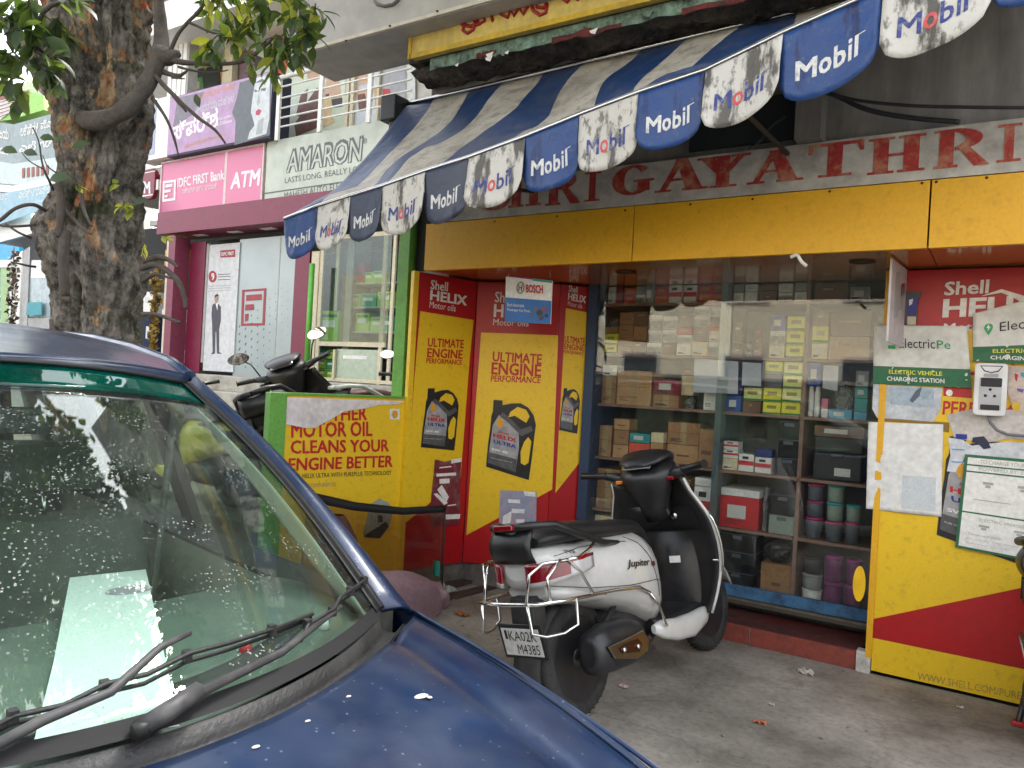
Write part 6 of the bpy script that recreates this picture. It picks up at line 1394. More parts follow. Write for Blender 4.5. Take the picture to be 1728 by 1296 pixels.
wp(((535, 148), (545, 150), (538, 215), (500, 230), (497, 210), (510, 190), (520, 170)), 'hair_print', m_hair2, .003); wp(((552, 136), (572, 130), (577, 165), (560, 172), (545, 160)), 'face_print', m_skin2, .005)
wp(((546, 165), (560, 160), (560, 195), (566, 205), (546, 215)), 'face_print', M('warm_skin', (.62, .46, .24), .5), .006); wp(((560, 168), (578, 165), (578, 180), (562, 182)), 'hair_print', m_hair3, .007)
wp(((500, 195), (508, 160), (520, 150), (514, 200)), 'hair_print', m_hair2, .006)
wp(((604, 118), (626, 112), (624, 140), (604, 145)), 'face_print', m_skin2, .003); wp(((600, 150), (632, 150), (628, 168), (612, 170), (603, 175)), 'face_print', m_skin2, .003)
wp(((604, 160), (616, 158), (622, 180), (606, 186)), 'hair_print', m_hair2, .005); wp(((632, 150), (644, 145), (644, 175), (633, 178)), 'hair_print', M('ginger_print', (.5, .3, .12), .5), .004)
wp(((646, 150), (658, 150), (664, 195), (650, 200)), 'sari_print', M('red_sari', (.45, .04, .03), .5), .004); wp(((550, 160), (556, 158), (556, 162), (550, 163)), 'eye_print', m_hair3, .008)
for x in (588, 596): nb(pi, x, 60, x+5, 260, .01, .06, 'mullion', m_crf, pl=pW)
nb(pi, 640, 60, 643, 250, .01, .05, 'mullion', m_crf, pl=pW)
wp(((404, 85), (428, 85), (428, 140), (402, 145)), 'mauve_panel', M('mauve_panel', (.17, .10, .12), .5), 0); wp(((428, 80), (465, 78), (465, 140), (428, 142)), 'pane_print', m_glp, 0)
wp(((432, 92), (448, 100), (448, 110), (432, 120), (428, 110)), 'dark_print', m_hair3, .003); wp(((461, 62), (490, 66), (486, 110), (478, 142), (470, 120), (462, 100)), 'sari_print', M('orange_sari', (.50, .10, .03), .5), .004); wp(((468, 96), (480, 100), (479, 140), (471, 150)), 'sari_print', M('red_sari', (.45, .04, .03), .5), .006)
wp(((312, 120), (385, 108), (385, 160), (312, 165)), 'dark_pane', M('dark_pane', (.05, .06, .05), .15), 0); wp(((328, 132), (342, 130), (344, 150), (330, 154)), 'green_scarf', M('green_picture', (.05, .3, .06), .5), .003); wp(((330, 138), (337, 138), (337, 150), (330, 150)), 'face_print', m_skin2, .005); wp(((372, 122), (380, 120), (382, 140), (374, 145)), 'orange_print', m_or2, .003)
nb(pi, 386, 60, 402, 160, .0, .12, 'pillar', m_crf, pl=pW); nb(pi, 312, 60, 322, 165, .0, .05, 'pillar', M('ochre_frame', (.3, .2, .06), .6), pl=pW)
# ribbed white pillar and eave
pRb = Pl((-20, YN-.1), (0, YN-.1)); rp = thing('ribbed_pillar', 'white vertically ribbed pillar right of the tree trunk', 'pillar', pRb.hit(298, 250))
for k in range(4): nb(rp, 284+k*8, 44, 290+k*8, 190, -.06, 0, 'rib', m_wht, pl=pRb)
nb(rp, 283, 44, 316, 195, -.2, -.02, 'core', m_grey, pl=pRb); nb(rp, 272, 160, 290, 270, -.2, -.05, 'core', m_cb2, pl=pRb)
ev = thing('eave_blind', 'slatted brown and cream eave over the upper windows under the leaves', 'eave', pU.hit(380, 80))
for k in range(9):
    a = pW.hit(312, 108-k*8); b = pW.hit(450, 76-k*9); zz = a.z
    MB().box((a.x, YN-.25-.02*k+.45-.05*k, zz), (b.x+.5, YN+.4-.05*k, zz+.05)).build('slat', M('brown_slat', (.22, .15, .08), .7) if k % 2 else m_crf, ev)
MB().box((-15.4, YN-.55, pU.uv(320, 45)[1]), (xR2, YN+3.2, pU.uv(320, 45)[1]+.5)).build('roof_edge', m_wht, ngb)
# ---- far left building
YQ = 9.5
pF = Pl((-24, YQ), (0, YQ)); fl_ = thing('far_shop_building', 'pale building with green gable and grey sign at the far left', 'building', pF.hit(40, 560))
MB().pbox(pF, pF.uv(-320, 600)[0], 0, pF.uv(60, 600)[0], pF.uv(90, 380)[1], -3, -.5).build('wall', M('grey_panel', (.36, .35, .34), .6), fl_)
MB().pbox(pF, pF.uv(-320, 300)[0], pF.uv(50, 380)[1], pF.uv(70, 300)[0], pF.uv(60, 120)[1], -3, -.3).build('wall', m_cb2, fl_)
m_limg = M('lime_cladding', (.28, .55, .10), .5)
fp = lambda px, nm, mt, n, t_=.01: npoly(fl_, px, nm, mt, n, t_, pl=pF)
fp(((-60, 150), (24, 150), (95, 168), (96, 192), (40, 208), (24, 210), (-60, 180)), 'green_gable', m_limg, 0, .3)
fp(((-60, 168), (24, 173), (68, 162), (66, 176), (24, 208), (-60, 195)), 'white_louvre', m_wht, .31)
fp(((-60, 160), (24, 168), (74, 160), (68, 166), (24, 176), (-60, 168)), 'red_trim', M('dull_red', (.30, .10, .08), .6), .33)
for k in range(5): fp(((-60, 176+k*6), (24, 180+k*6), (62-k*5, 170+k*7), (62-k*5, 171+k*7), (24, 181.2+k*6), (-60, 177+k*6)), 'louvre_line', M('louvre_red', (.25, .08, .07), .6), .35, .01)
gs = thing('grey_sign', 'tilted grey-green sign with white regional lettering left of the trunk', 'sign', pF.hit(50, 320)); pf2 = Pl((-24, YQ-.45), (0, YQ-.45))
gpp = lambda px, nm, mt, n: npoly(gs, px, nm, mt, n, .01, pl=pf2)
gpp(((-60, 200), (24, 210), (96, 190), (96, 300), (24, 318), (-60, 310)), 'board', M('greygreen_board', (.26, .32, .33), .5, dirt=.15, ds=2), 0)
gpp(((-60, 262), (24, 277), (96, 266), (96, 304), (30, 312), (-60, 305)), 'pale_band', M('pale_band', (.50, .58, .58), .5), .012)
gpp(((-60, 306), (24, 314), (96, 300), (96, 309), (20, 325), (-60, 320)), 'bottom_rail', m_wht, .02)
ptext(pf2, 'ಲಕ್ಷ್ಮಿ', (36, 232), (66, 226), (36, 212), m_wht, gs, n=.02, bold=.02); ptext(pf2, 'ಮೊಬೈ', (70, 226), (96, 220), (70, 204), m_wht, gs, n=.02, bold=.02); ptext(pf2, 'ಸಂಜಯ', (-10, 232), (16, 236), (-10, 214), m_wht, gs, n=.02, bold=.02)
ptext(pf2, 'ಎಲೆ', (34, 258), (62, 254), (34, 242), m_wht, gs, n=.02, bold=.02); ptext(pf2, 'ಗಡಿ', (68, 252), (94, 246), (68, 236), m_wht, gs, n=.02, bold=.02); ptext(pf2, 'ಲಯ', (-8, 258), (16, 262), (-8, 244), m_wht, gs, n=.02, bold=.02)
for k in range(6): gpp(((40+k*8, 285-k), (44+k*8, 284-k), (44+k*8, 300-k), (40+k*8, 301-k)), 'print_bar', M('dull_red', (.3, .1, .08), .6), .03)
b2 = thing('blue_sign', 'light blue curved signboard below the grey sign, left of the trunk', 'sign', pf2.hit(50, 380)); bp2 = lambda px, nm, mt, n: npoly(b2, px, nm, mt, n, .01, pl=pf2)
bp2(((-60, 335), (20, 325), (88, 312), (92, 345), (60, 360), (0, 380), (-60, 380)), 'board', M('light_blue_board', (.28, .45, .54), .5, dirt=.4, dcol=(.42, .50, .54), ds=2), .04)
ptext(pf2, 'ಎಲೆಕ್ಟ್ರಾನಿಕ್', (36, 336), (90, 326), (36, 322), m_wht, b2, n=.055, bold=.01); ptext(pf2, 'Koramangala', (50, 348), (93, 340), (50, 341), m_wht, b2, n=.055, bold=.01); ptext(pf2, 'ಸ್ಟೋರ್', (-4, 340), (18, 337), (-4, 328), m_wht, b2, n=.055, bold=.01)
pf3 = Pl((-24, YQ-.2), (0, YQ-.2)); sh_ = thing('white_canopy', 'white fascia over the blue and white shop at the left edge', 'canopy', pf3.hit(20, 410))
for px, nm, mt, n in ((((-60, 384), (60, 360), (62, 395), (0, 412), (-60, 415)), 'fascia', m_wht, 0), (((-60, 412), (0, 411), (40, 418), (38, 440), (-60, 440)), 'blue_band', M('cyan_band', (.02, .35, .62), .4), 0), (((-60, 440), (38, 440), (38, 452), (-60, 454)), 'white_band', m_wht, .02)): npoly(sh_, px, nm, mt, n, .1, pl=pf3)
for px, nm, mt, n in ((((8, 452), (30, 452), (24, 560), (8, 558)), 'green_pillar', M('pale_green_wall', (.34, .50, .24), .6), 0), (((30, 440), (48, 425), (42, 575), (24, 575)), 'white_pillar', m_wht, .05), (((-60, 452), (8, 452), (8, 560), (-60, 560)), 'shop_inside', M('pale_blue_inside', (.28, .40, .50), .6, dirt=.9, dcol=(.02, .06, .18), ds=9), -.2)): npoly(sh_, px, nm, mt, n, .1, pl=pf3)
for y in (498, 520, 540): npoly(sh_, ((-60, y), (8, y+1), (8, y+3), (-60, y+2)), 'shelf', m_wht, -.09, .05, pl=pf3)
wd = thing('glass_cabin', 'grey framed glass booth partly hidden behind the trunk', 'booth', pf3.hit(72, 560))
for px, nm, mt, n in ((((48, 425), (58, 418), (54, 565), (46, 570)), 'frame_post', m_grey, .1), (((56, 470), (92, 465), (90, 535), (54, 535)), 'glass', M('booth_glass', (.42, .50, .52), .1, dirt=.6, dcol=(.15, .2, .22), ds=7), .06), (((50, 537), (95, 536), (95, 580), (48, 580)), 'base_panel', m_grey, .08), (((60, 512), (84, 511), (84, 533), (58, 533)), 'teal_box', M('teal_thing', (.05, .3, .35), .5), .17), (((60, 440), (88, 440), (86, 470), (58, 470)), 'white_box', m_wht, .07)): npoly(wd, px, nm, mt, n, .02, pl=pf3)
# ================================================================== opposite side of the street (seen in the reflections)
op = thing('opposite_building', 'long cream building across the road with rows of windows', 'building', (0, -17, 0))
MB().box((-34, -22, 0), (26, -17, 7.5)).build('wall', M('opposite_cream', (.72, .64, .48), .8, dirt=.2, ds=1), op)
for k in range(15):
    for j in range(2):
        x = -32+k*3.9; f_ = MB().box((x, -16.99, 1.6+j*3.2), (x+1.5, -16.93, 3.0+j*3.2)).build('window', m_grey, op); MB().box((x+.1, -16.925, 1.7+j*3.2), (x+1.4, -16.92, 2.9+j*3.2)).build('pane', M('far_pane', (.05, .06, .07), .1), f_)
cw_ = thing('compound_wall', 'dark mossy compound wall across the road', 'wall', (0, -9, 0))
MB().box((-40, -9.2, -.12), (30, -9, 1.9)).build('masonry', M('mossy_wall', (.07, .075, .055), .9, dirt=.6, dcol=(.02, .02, .015), ds=2), cw_); MB().box((-40, -9.25, 1.9), (30, -8.95, 1.98)).build('coping', m_conc, cw_)
# ================================================================== parked car
def proj(P):
    d = V(P)-EYE; z = d.dot(FW); return 864+FPX*d.dot(CR)/z, 648-FPX*d.dot(CU)/z
cf_ = V((.979, -.208, 0)).normalized(); cl_ = V((.208, .979, 0)).normalized()
CO = V((-1.113, 1.365, 0)) - cl_*.72
CM = Matrix((cf_, cl_, UP)).transposed().to_4x4(); CM.translation = CO
def carpaint():
    m = bpy.data.materials.new('deep_blue_paint'); m.use_nodes = True; N = m.node_tree.nodes; L = m.node_tree.links; b = N['Principled BSDF']
    m.diffuse_color = (.01, .03, .16, 1)
    b.inputs['Metallic'].default_value = .2; b.inputs['Roughness'].default_value = .4; b.inputs['Coat Weight'].default_value = .45; b.inputs['Coat Roughness'].default_value = .16
    g = N.new('ShaderNodeTexCoord'); cur = None
    def noi(sc, d=8): n = N.new('ShaderNodeTexNoise'); n.inputs['Scale'].default_value = sc; n.inputs['Detail'].default_value = d; L.new(g.outputs['Object'], n.inputs['Vector']); return n.outputs[0]
    def mr(s, a, b_, c=0, d=1): r = N.new('ShaderNodeMapRange'); r.inputs[1].default_value = a; r.inputs[2].default_value = b_; r.inputs[3].default_value = c; r.inputs[4].default_value = d; L.new(s, r.inputs[0]); return r.outputs[0]
    def mix(f, a, c):
        x = N.new('ShaderNodeMix'); x.data_type = 'RGBA'; L.new(f, x.inputs[0])
        if isinstance(a, tuple): x.inputs[6].default_value = (*a, 1)
        else: L.new(a, x.inputs[6])
        x.inputs[7].default_value = (*c, 1); return x.outputs[2]
    cur = mix(mr(noi(5), .35, .7), (.0012, .013, .052), (.003, .023, .078))
    dust = mr(noi(9, 10), .42, .8, 0, .22); cur = mix(dust, cur, (.11, .12, .13))
    v = N.new('ShaderNodeTexVoronoi'); v.inputs['Scale'].default_value = 48; L.new(g.outputs['Object'], v.inputs['Vector'])
    v2 = N.new('ShaderNodeTexVoronoi'); v2.inputs['Scale'].default_value = 16; L.new(g.outputs['Object'], v2.inputs['Vector'])
    cur = mix(mr(v.outputs['Distance'], .13, .07, 0, .5), cur, (.22, .26, .32)); cur = mix(mr(v2.outputs['Distance'], .09, .05, 0, .7), cur, (.002, .006, .03))
    L.new(cur, b.inputs['Base Color']); L.new(mr(noi(6, 10), .4, .8, .3, .6), b.inputs['Roughness'])
    bp = N.new('ShaderNodeBump'); bp.inputs['Strength'].default_value = .12; bp.inputs['Distance'].default_value = .003; L.new(noi(70, 4), bp.inputs['Height']); L.new(bp.outputs[0], b.inputs['Normal'])
    return m
m_cp = carpaint()
m_cowl = M('cowl_plastic', (.018, .018, .019), .5, dirt=.4, dcol=(.06, .058, .052), ds=11, local=True, bump=.2, bs=120)
m_trim = M('pale_cabin_trim', (.68, .68, .58), .7, local=True, var=.05); m_dash = M('dash_plastic', (.10, .125, .11), .55, dirt=.6, dcol=(.17, .19, .17), ds=3, local=True, bump=.15, bs=200)
m_seatc = M('seat_fabric', (.10, .11, .095), .85, local=True, var=.12, bump=.3, bs=150); m_rub = M('black_rubber', (.012, .012, .013), .55, local=True)
m_ws = GLASS('windscreen_glass', (.86, .95, .90), .012, (.55, .56, .55), 5, ior=1.52, drops=.42)
m_tint = GLASS('teal_tint_band', (.05, .42, .33), .16, (.0, .22, .17), 5, ior=1.52)
m_sg = GLASS('side_glass', (.86, .92, .88), .012, (.4, .42, .4), 4)
car = thing('parked_car', 'dusty dark blue hatchback parked along the kerb with windscreen and bonnet in the foreground', 'car', M4=CM)
bc = lambda mb, nm, mt, par=None, **k: mb.build(nm, mt, par or car, local=True, **k)
def hz_(x):                                            # shoulder height along the bonnet
    if x > 0: return .966-.07*x-.11*x*x-.10*max(0, x-.7)**2*4
    return .966-.003*min(1, -x)
def gb(y): return V((.28-.28*(y/.61)**2, y, .995-.012*(y/.61)**2))
def gt_(y): q = (y/.47)**2; return V((-.757+.12*(1-q), y, 1.447+.038*(1-q)))
def G(s, v):                                           # windscreen: s -1..1 across, v 0 bottom .. 1 top
    a = gb(s*.625); b = gt_(s*.475); p = a.lerp(b, v); n = V((.53, 0, .85))
    return p + n*(.028*math.sin(PI*v)*(1-.4*s*s)) + V((.0, .02*s*math.sin(PI*v), 0))
ws = bc(MB().grid(lambda u, v: G(2*u-1, .0+.885*v), 40, 24, flip=False), 'windscreen', m_ws, solid=.004)
bc(MB().grid(lambda u, v: G(2*u-1, .886+.114*v), 40, 4), 'tint_band', m_tint, ws, solid=.004)
# black ceramic edge
def edge(f0, f1, n=30): g = MB(); g.grid(lambda u, v: f0(u).lerp(f1(u), v)+V((.004, 0, .006)), n, 2); return g
bc(MB().grid(lambda u, v: G(2*u-1, -.012+.030*v)+V((.0015, 0, .0035)), 40, 2), 'glass_border', M('ceramic_black', (.008, .008, .009), .8, local=True, var=0), ws)
for s in (-1, 1):
    bc(edge(lambda u, s=s: G(s*.965, u), lambda u, s=s: G(s*1.0, u)), 'glass_border', m_rub, ws, solid=.002)
    bc(MB().tube([G(s*1.0, v/10)+V((.004, s*.004, .006)) for v in range(11)], .0075, 6), 'glass_seal', m_rub, ws)
    # A pillar as a lofted strip from glass edge to outer edge
    def ap_(u, v, s=s):
        a = G(s*1.0, u); o0 = V((-.02, s*.722, .955)); o1 = V((-.80, s*.50, 1.468)); o = o0.lerp(o1, u)+V((.0, s*.012, .018))*math.sin(PI*u)
        a0 = a+V((.0, s*.006, -.002)); p = a0.lerp(o, v); return p+V((.012, s*.010, .012))*math.sin(PI*v)
    bc(MB().grid(ap_, 18, 8), 'door_pillar', m_cp, solid=.012)
    def tr_(u, v, s=s):
        a = G(s*.97, u); o = V((-.12-.70*u, s*(.66-.18*u), .95+.50*u)); w_ = v*(1-.55*u); return a.lerp(o, w_*1.25)+V((-.012, -s*.012, -.012))
    bc(MB().grid(tr_, 12, 6), 'pillar_trim', m_trim, solid=.004)
# roof
RL = [(-.80, .50, 1.468), (-1.0, .52, 1.508), (-1.35, .535, 1.548), (-1.8, .545, 1.582), (-2.2, .548, 1.598), (-2.7, .54, 1.585), (-3.0, .52, 1.55), (-3.12, .50, 1.51)]
def rail(t):
    k = min(int(t*(len(RL)-1)), len(RL)-2); f = t*(len(RL)-1)-k; return V(RL[k]).lerp(V(RL[k+1]), f)
def roof(u, v):                                        # u 0 front..1 back, v 0..1 across
    s = 2*v-1; r = rail(u); h = gt_(.47*s)+V((-.03, 0, .012)) if u < .001 else None
    cx_ = r.x+.13*(1-s*s)*max(0, 1-u*3) - .05*(1-s*s)*(u > .9)
    return V((cx_, r.y*s, r.z+(.030+.01*u)*(1-abs(s)**2.6)))
bc(MB().grid(roof, 40, 26), 'roof', m_cp, solid=.01)
bc(MB().grid(lambda u, v: gt_(.475*(2*v-1)).lerp(roof(0, v), u)+V((0, 0, .004*math.sin(PI*u))), 4, 26), 'roof_header', m_cp, solid=.008)
bc(MB().tube([gt_(.47*(2*k/16-1))+V((.002, 0, .006)) for k in range(17)], .006, 6), 'top_seal', m_rub)
bc(MB().grid(lambda u, v: roof(u*.98+.01, v)*1+V((0, 0, -.05)), 20, 12), 'headliner', m_trim, solid=.004)
bc(MB().grid(lambda u, v: gt_(.44*(2*v-1)).lerp(roof(.02, v)+V((-.10, 0, -.055)), u)+V((-.01, 0, -.012)), 4, 14), 'headliner', m_trim, solid=.003)
bc(MB().tube([V((-.93, -.30+.6*k/10, 1.445+.02*math.sin(PI*k/10))) for k in range(11)], .006, 6), 'visor_edge', m_dash)
# bonnet
def bon(u, v):
    s = 2*v-1; xr_ = .345-.345*abs(s)**2; x = xr_+(1.02-.10*s*s-xr_)*u; sh_z = hz_(x)
    z = sh_z-.012+.052*(1-abs(s)**3.2)*(1-.25*u); z -= .012*math.exp(-((abs(s)-.80)/.035)**2)*(1-u*.3)
    if u > .85: z -= ((u-.85)/.15)**2*.07
    return V((x, s*.712*(1-.06*u*u), z))
bc(MB().grid(bon, 40, 60), 'bonnet', m_cp, solid=.012)
# front wings and body sides
def sideprof(x, t):                                    # t 0 shoulder .. 1 sill
    sh_ = hz_(x); nose = max(0, (x-.55)/.6)**2; wq = .722*(1-.06*max(0, x)**2)-.09*nose
    y = wq+.065*math.sin(min(1, t*1.5)*PI/2)-.03*max(0, t-.6)*2.0; return y, sh_-(sh_-.24)*t
XS = [1.12-.085*i for i in range(51)]
for s in (-1, 1):
    g = MB(); nt_ = 16
    for i in range(len(XS)-1):
        for j in range(nt_):
            x0, x1 = XS[i], XS[i+1]; t0, t1 = j/nt_, (j+1)/nt_; xm_, zm = (x0+x1)/2, sideprof((x0+x1)/2, (t0+t1)/2)[1]
            if any((xm_-wx)**2+(zm-.30)**2 < .325**2 for wx in (.42, -2.0)): continue
            P = [V((x, s*sideprof(x, t)[0], sideprof(x, t)[1])) for x, t in ((x0, t0), (x1, t0), (x1, t1), (x0, t1))]
            if s < 0: P.reverse()
            g.fc(P, 0, True)
    o = bc(g, 'body_side', m_cp, solid=.006); weld(o)
    bc(MB().grid(lambda u, v, s=s: V((1.08-1.09*u, s*(.716+.006*v-.05*max(0, (1.08-1.09*u)-.55)**2), hz_(1.08-1.09*u)-.004+.010*math.sin(PI*v)*(1-v))), 24, 3), 'wing_top', m_cp, solid=.006)
    for wx in (.42, -2.0):
        T = Matrix.Translation((wx, s*.70, .30)) @ Matrix.Rotation(PI/2, 4, 'X')
        wl = bc(MB().lathe([(.19, -.08), (.27, -.085), (.29, -.06), (.292, 0), (.29, .06), (.27, .085), (.19, .08)], T, 36), 'tyre', m_tyre)
        bc(MB().lathe([(0, -.03*s), (.17, -.04*s), (.185, -.075*s), (.195, -.075*s)], Matrix.Translation((wx, s*.70, .30)) @ Matrix.Rotation(PI/2, 4, 'X'), 28), 'wheel_rim', m_rim, wl)
        bc(MB().lathe([(.33, -.14), (.33, .14)], T, 30).fc([T @ V((.33*math.cos(a), .33*math.sin(a), -.14*s*-1)) for a in [2*PI*i/24 for i in range(24)]]), 'wheel_well', m_rub)
    # greenhouse pillars and side glass
    base = lambda x: V((x, s*.715, .962)); top = lambda x: V((x, s*(.53), 1.47+.13*min(1, max(0, (-x-.8)/1.3))))
    for xb, xt, w_ in ((-1.18, -1.25, .05), (-2.02, -2.06, .06), (-2.95, -2.85, .14)):
        a, b = base(xb), top(xt); g = MB(); g.rings([[a+V((-w_, 0, 0)), a+V((w_, 0, 0)), a+V((w_, -s*.03, 0)), a+V((-w_, -s*.03, 0))], [b+V((-w_, 0, 0)), b+V((w_, 0, 0)), b+V((w_, -s*.03, 0)), b+V((-w_, -s*.03, 0))]], smooth=False); bc(g, 'door_pillar', m_cp if w_ > .1 else m_rub)
    for q in (((-.16, -1.13), (-.84, -1.20)), ((-1.23, -1.96), (-1.30, -2.0)), ((-2.08, -2.81), (-2.12, -2.71))):
        a, b, c, d_ = base(q[0][0]), base(q[0][1]), top(q[1][1]), top(q[1][0]); bc(MB().fc([a, b, c, d_]), 'side_window', m_sg, solid=.004)
    bc(MB().box((-3.05, min(s*.60, s*.715), .60), (-.08, max(s*.60, s*.715), .955)), 'door_inner', M('door_card', (.22, .22, .19), .7, local=True))
    bc(MB().box((-3.0, min(s*.60, s*.725), .955), (-.10, max(s*.60, s*.725), .966)), 'window_ledge', m_rub)
    bc(MB().tube([V(p)*1 if s > 0 else V((p[0], -p[1], p[2])) for p in RL], .02, 8), 'roof_rail', m_cp)
    # door mirror
    if s > 0: continue
    mi_ = bc(loft(MB(), [(-.30, 1.0, .03, .05, 2.4, s*.85), (-.25, 1.01, .10, .075, 2.6, s*.85), (-.18, 1.01, .09, .06, 2.4, s*.85), (-.14, 1.0, .03, .03, 2.2, s*.85)], n=18), 'door_mirror', m_cp)
    bc(MB().box((-.306, s*.85-.08, .955), (-.300, s*.85+.08, 1.06)), 'mirror_glass', M('mirror', (.8, .82, .85), .03, metal=1, var=0), mi_)
    bc(MB().prism([(1.0, s*.45, .70), (1.02, s*.62, .72), (.86, s*.70, .74), (.86, s*.70, .60), (1.03, s*.60, .58), (1.07, s*.42, .60)], (0, 0, 1), .05) if False else loft(MB(), [(.82, .70, .02, .05, 2.4, s*.665), (.92, .69, .06, .07, 2.6, s*.62), (1.03, .67, .07, .055, 2.6, s*.56), (1.07, .66, .04, .03, 2.4, s*.54)], n=16), 'headlamp', m_clr)
g = MB(); g.grid(lambda u, v: V((1.13-.12*(2*v-1)**2-.05*math.sin(PI*u), (2*v-1)*.70, .24+.58*u)), 12, 20); bc(g, 'front_bumper', m_cp, solid=.01)
bc(MB().box((1.10, -.35, .62), (1.135, .35, .70)), 'grille', m_rub, bevel=.01)
g = MB(); g.grid(lambda u, v: V((-3.18+.06*(2*v-1)**2*-1+.18*u*u, (2*v-1)*.70*(1-.25*u), .3+1.22*u)), 12, 16); bc(g, 'tailgate', m_cp, solid=.01)
bc(MB().box((-3.15, -.62, .28), (.95, .62, .32)), 'floor_pan', m_rub)
bc(MB().box((.0, -.60, .32), (.04, .60, .93)), 'bulkhead', m_rub)
# cowl
def hoodrear(s): p = bon(0, (s+1)/2); return p+V((-.006, 0, -.006))
bc(MB().grid(lambda u, v: G((2*u-1)*.99, -.01).lerp(hoodrear((2*u-1)), v)+V((0, 0, -.006-.030*min(1, v/.14)*min(1, max(0, (.80-v)/.16))-.004*(v > .7))), 60, 8), 'cowl_panel', m_cowl, solid=.004)
gr = MB()
for k in range(150):
    s = -0.97+1.94*k/149; a = G(s*.99, -.01).lerp(hoodrear(s), .64); b = G(s*.99, -.01).lerp(hoodrear(s), .97); d_ = V((-.35, 1, 0)).normalized()*.0022
    a = a+V((0, 0, -.030)); b = b+V((0, 0, -.004)); gr.prism([a-d_, a+d_, b+d_, b-d_], (0, 0, 1), .005)
for q in (.80, .87, .94):
    gr.tube([G(s_*.99, -.01).lerp(hoodrear(s_), q)+V((0, 0, -.006)) for s_ in [-.97+1.94*k/40 for k in range(41)]], .0016, 4)
bc(gr, 'cowl_grille', m_cowl, kind='stuff')
# wipers, placed on the glass
GS = [(G(-1+2*i/90, -.06+1.06*j/60), i, j) for i in range(91) for j in range(61)]
def gpx(px, py, off):
    W = CM; best = min(GS, key=lambda q: (lambda p: (p[0]-px)**2+(p[1]-py)**2)(proj(W @ q[0])))
    return best[0]+V((.53, 0, .85))*off
def wiper(b0, b1, arm, thick):
    bl = [gpx(b0[0]+(b1[0]-b0[0])*k/8, b0[1]+(b1[1]-b0[1])*k/8, .006) for k in range(9)]
    w_ = bc(MB().tube(bl, .0035, 6), 'wiper_blade', m_rub)
    up_ = V((.53, 0, .85)); fr = [p+up_*(.010+.010*math.sin(PI*(k/8))) for k, p in enumerate(bl)]
    bc(MB().tube(fr, .0038, 6), 'blade_frame', m_cowl, w_)
    for k in (1, 3, 5, 7): bc(MB().box((-.007, -.006, -.004), (.007, .006, .014), 0, Matrix.Translation(bl[k]+up_*.006)), 'blade_clip', m_cowl, w_)
    bc(MB().tube([gpx(x, y, o) for x, y, o in arm], thick, 8), 'wiper_arm', M('wiper_grey', (.045, .045, .048), .5, dirt=.4, dcol=(.15, .14, .13), ds=20, local=True))
wiper((-40, 1258), (522, 1045), ((-60, 1300, .022), (60, 1245, .026), (180, 1188, .03), (262, 1120, .032), (320, 1092, .026)), [.008, .008, .007, .006, .005])
wiper((500, 1085), (645, 966), ((228, 1250, .014), (268, 1225, .03), (322, 1200, .034), (328, 1196, .026), (470, 1120, .028), (565, 1035, .02)), [.013, .015, .014, .008, .007, .005])
p0 = gpx(232, 1246, .02); bc(MB().lathe([(0, .006), (.011, .005), (.013, 0), (.013, -.015)], Matrix.Translation(p0), 16), 'wiper_pivot', m_cowl)
# cabin
bc(MB().grid(lambda u, v: V((.22-.80*u-.27*(2*v-1)**2*(1-u), (2*v-1)*.60, .955-.012*math.sin(PI*v)+.03*math.sin(PI*min(1, u*1.2))*(1-.3*u)-.10*max(0, u-.8)*3)), 20, 24), 'dashboard', m_dash, solid=.01)
bc(MB().box((-.60, -.60, .55), (-.52, .60, .88)), 'dash_front', m_dash, bevel=.03)
bc(MB().grid(lambda u, v: V((.17-.05*u-.25*(2*v-1)**2, (2*v-1)*.5, .972)), 3, 20), 'demister_vent', m_rub, solid=.004)
def cz(px, py, z): return CM.inverted() @ hz(px, py, z)
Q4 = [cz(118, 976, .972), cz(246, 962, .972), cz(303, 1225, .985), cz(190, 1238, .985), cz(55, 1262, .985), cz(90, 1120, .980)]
pg = bc(MB().prism(Q4, (0, 0, 1), .002), 'sky_reflection_sheet', M('sky_reflection_white', (.80, .82, .84), .6, dirt=.5, dcol=(.15, .17, .17), ds=85, thr=.60, local=True))  # added white sheet imitates a sky reflection in the windscreen, speckles as leaves
e0 = cz(218, 998, .975); bc(MB().prism([e0+V((.035*math.cos(a), .05*math.sin(a), .003)) for a in [2*PI*k/18 for k in range(18)]], (0, 0, 1), .001), 'mauve_spot', M('mauve_spot_tone', (.40, .34, .42), .6), pg)
for (x, y, c, nm) in ((.02, .30, (.5, .02, .03), 'red_trinket'), (-.02, .49, (.7, .7, .7), 'white_tag'), (.06, -.45, (.6, .5, .05), 'yellow_cloth')):
    bc(MB().lathe([(0, 0), (.014, .002), (.010, .018), (0, .022)], Matrix.Translation((x, y, .965)), 8), nm, M('trinket_'+nm, c, .5))
T = Matrix.Translation((-.55, -.34, .93)) @ Matrix.Rotation(math.radians(-62), 4, 'Y')
sw_ = bc(MB().tube([T @ V((.18*math.cos(a), .18*math.sin(a), 0)) for a in [2*PI*k/32 for k in range(33)]], .016, 8, cap=False), 'steering_wheel', m_dash)
bc(MB().box((-.05, -.15, -.01), (.03, .15, .01), 0, T), 'wheel_hub', m_dash, sw_)
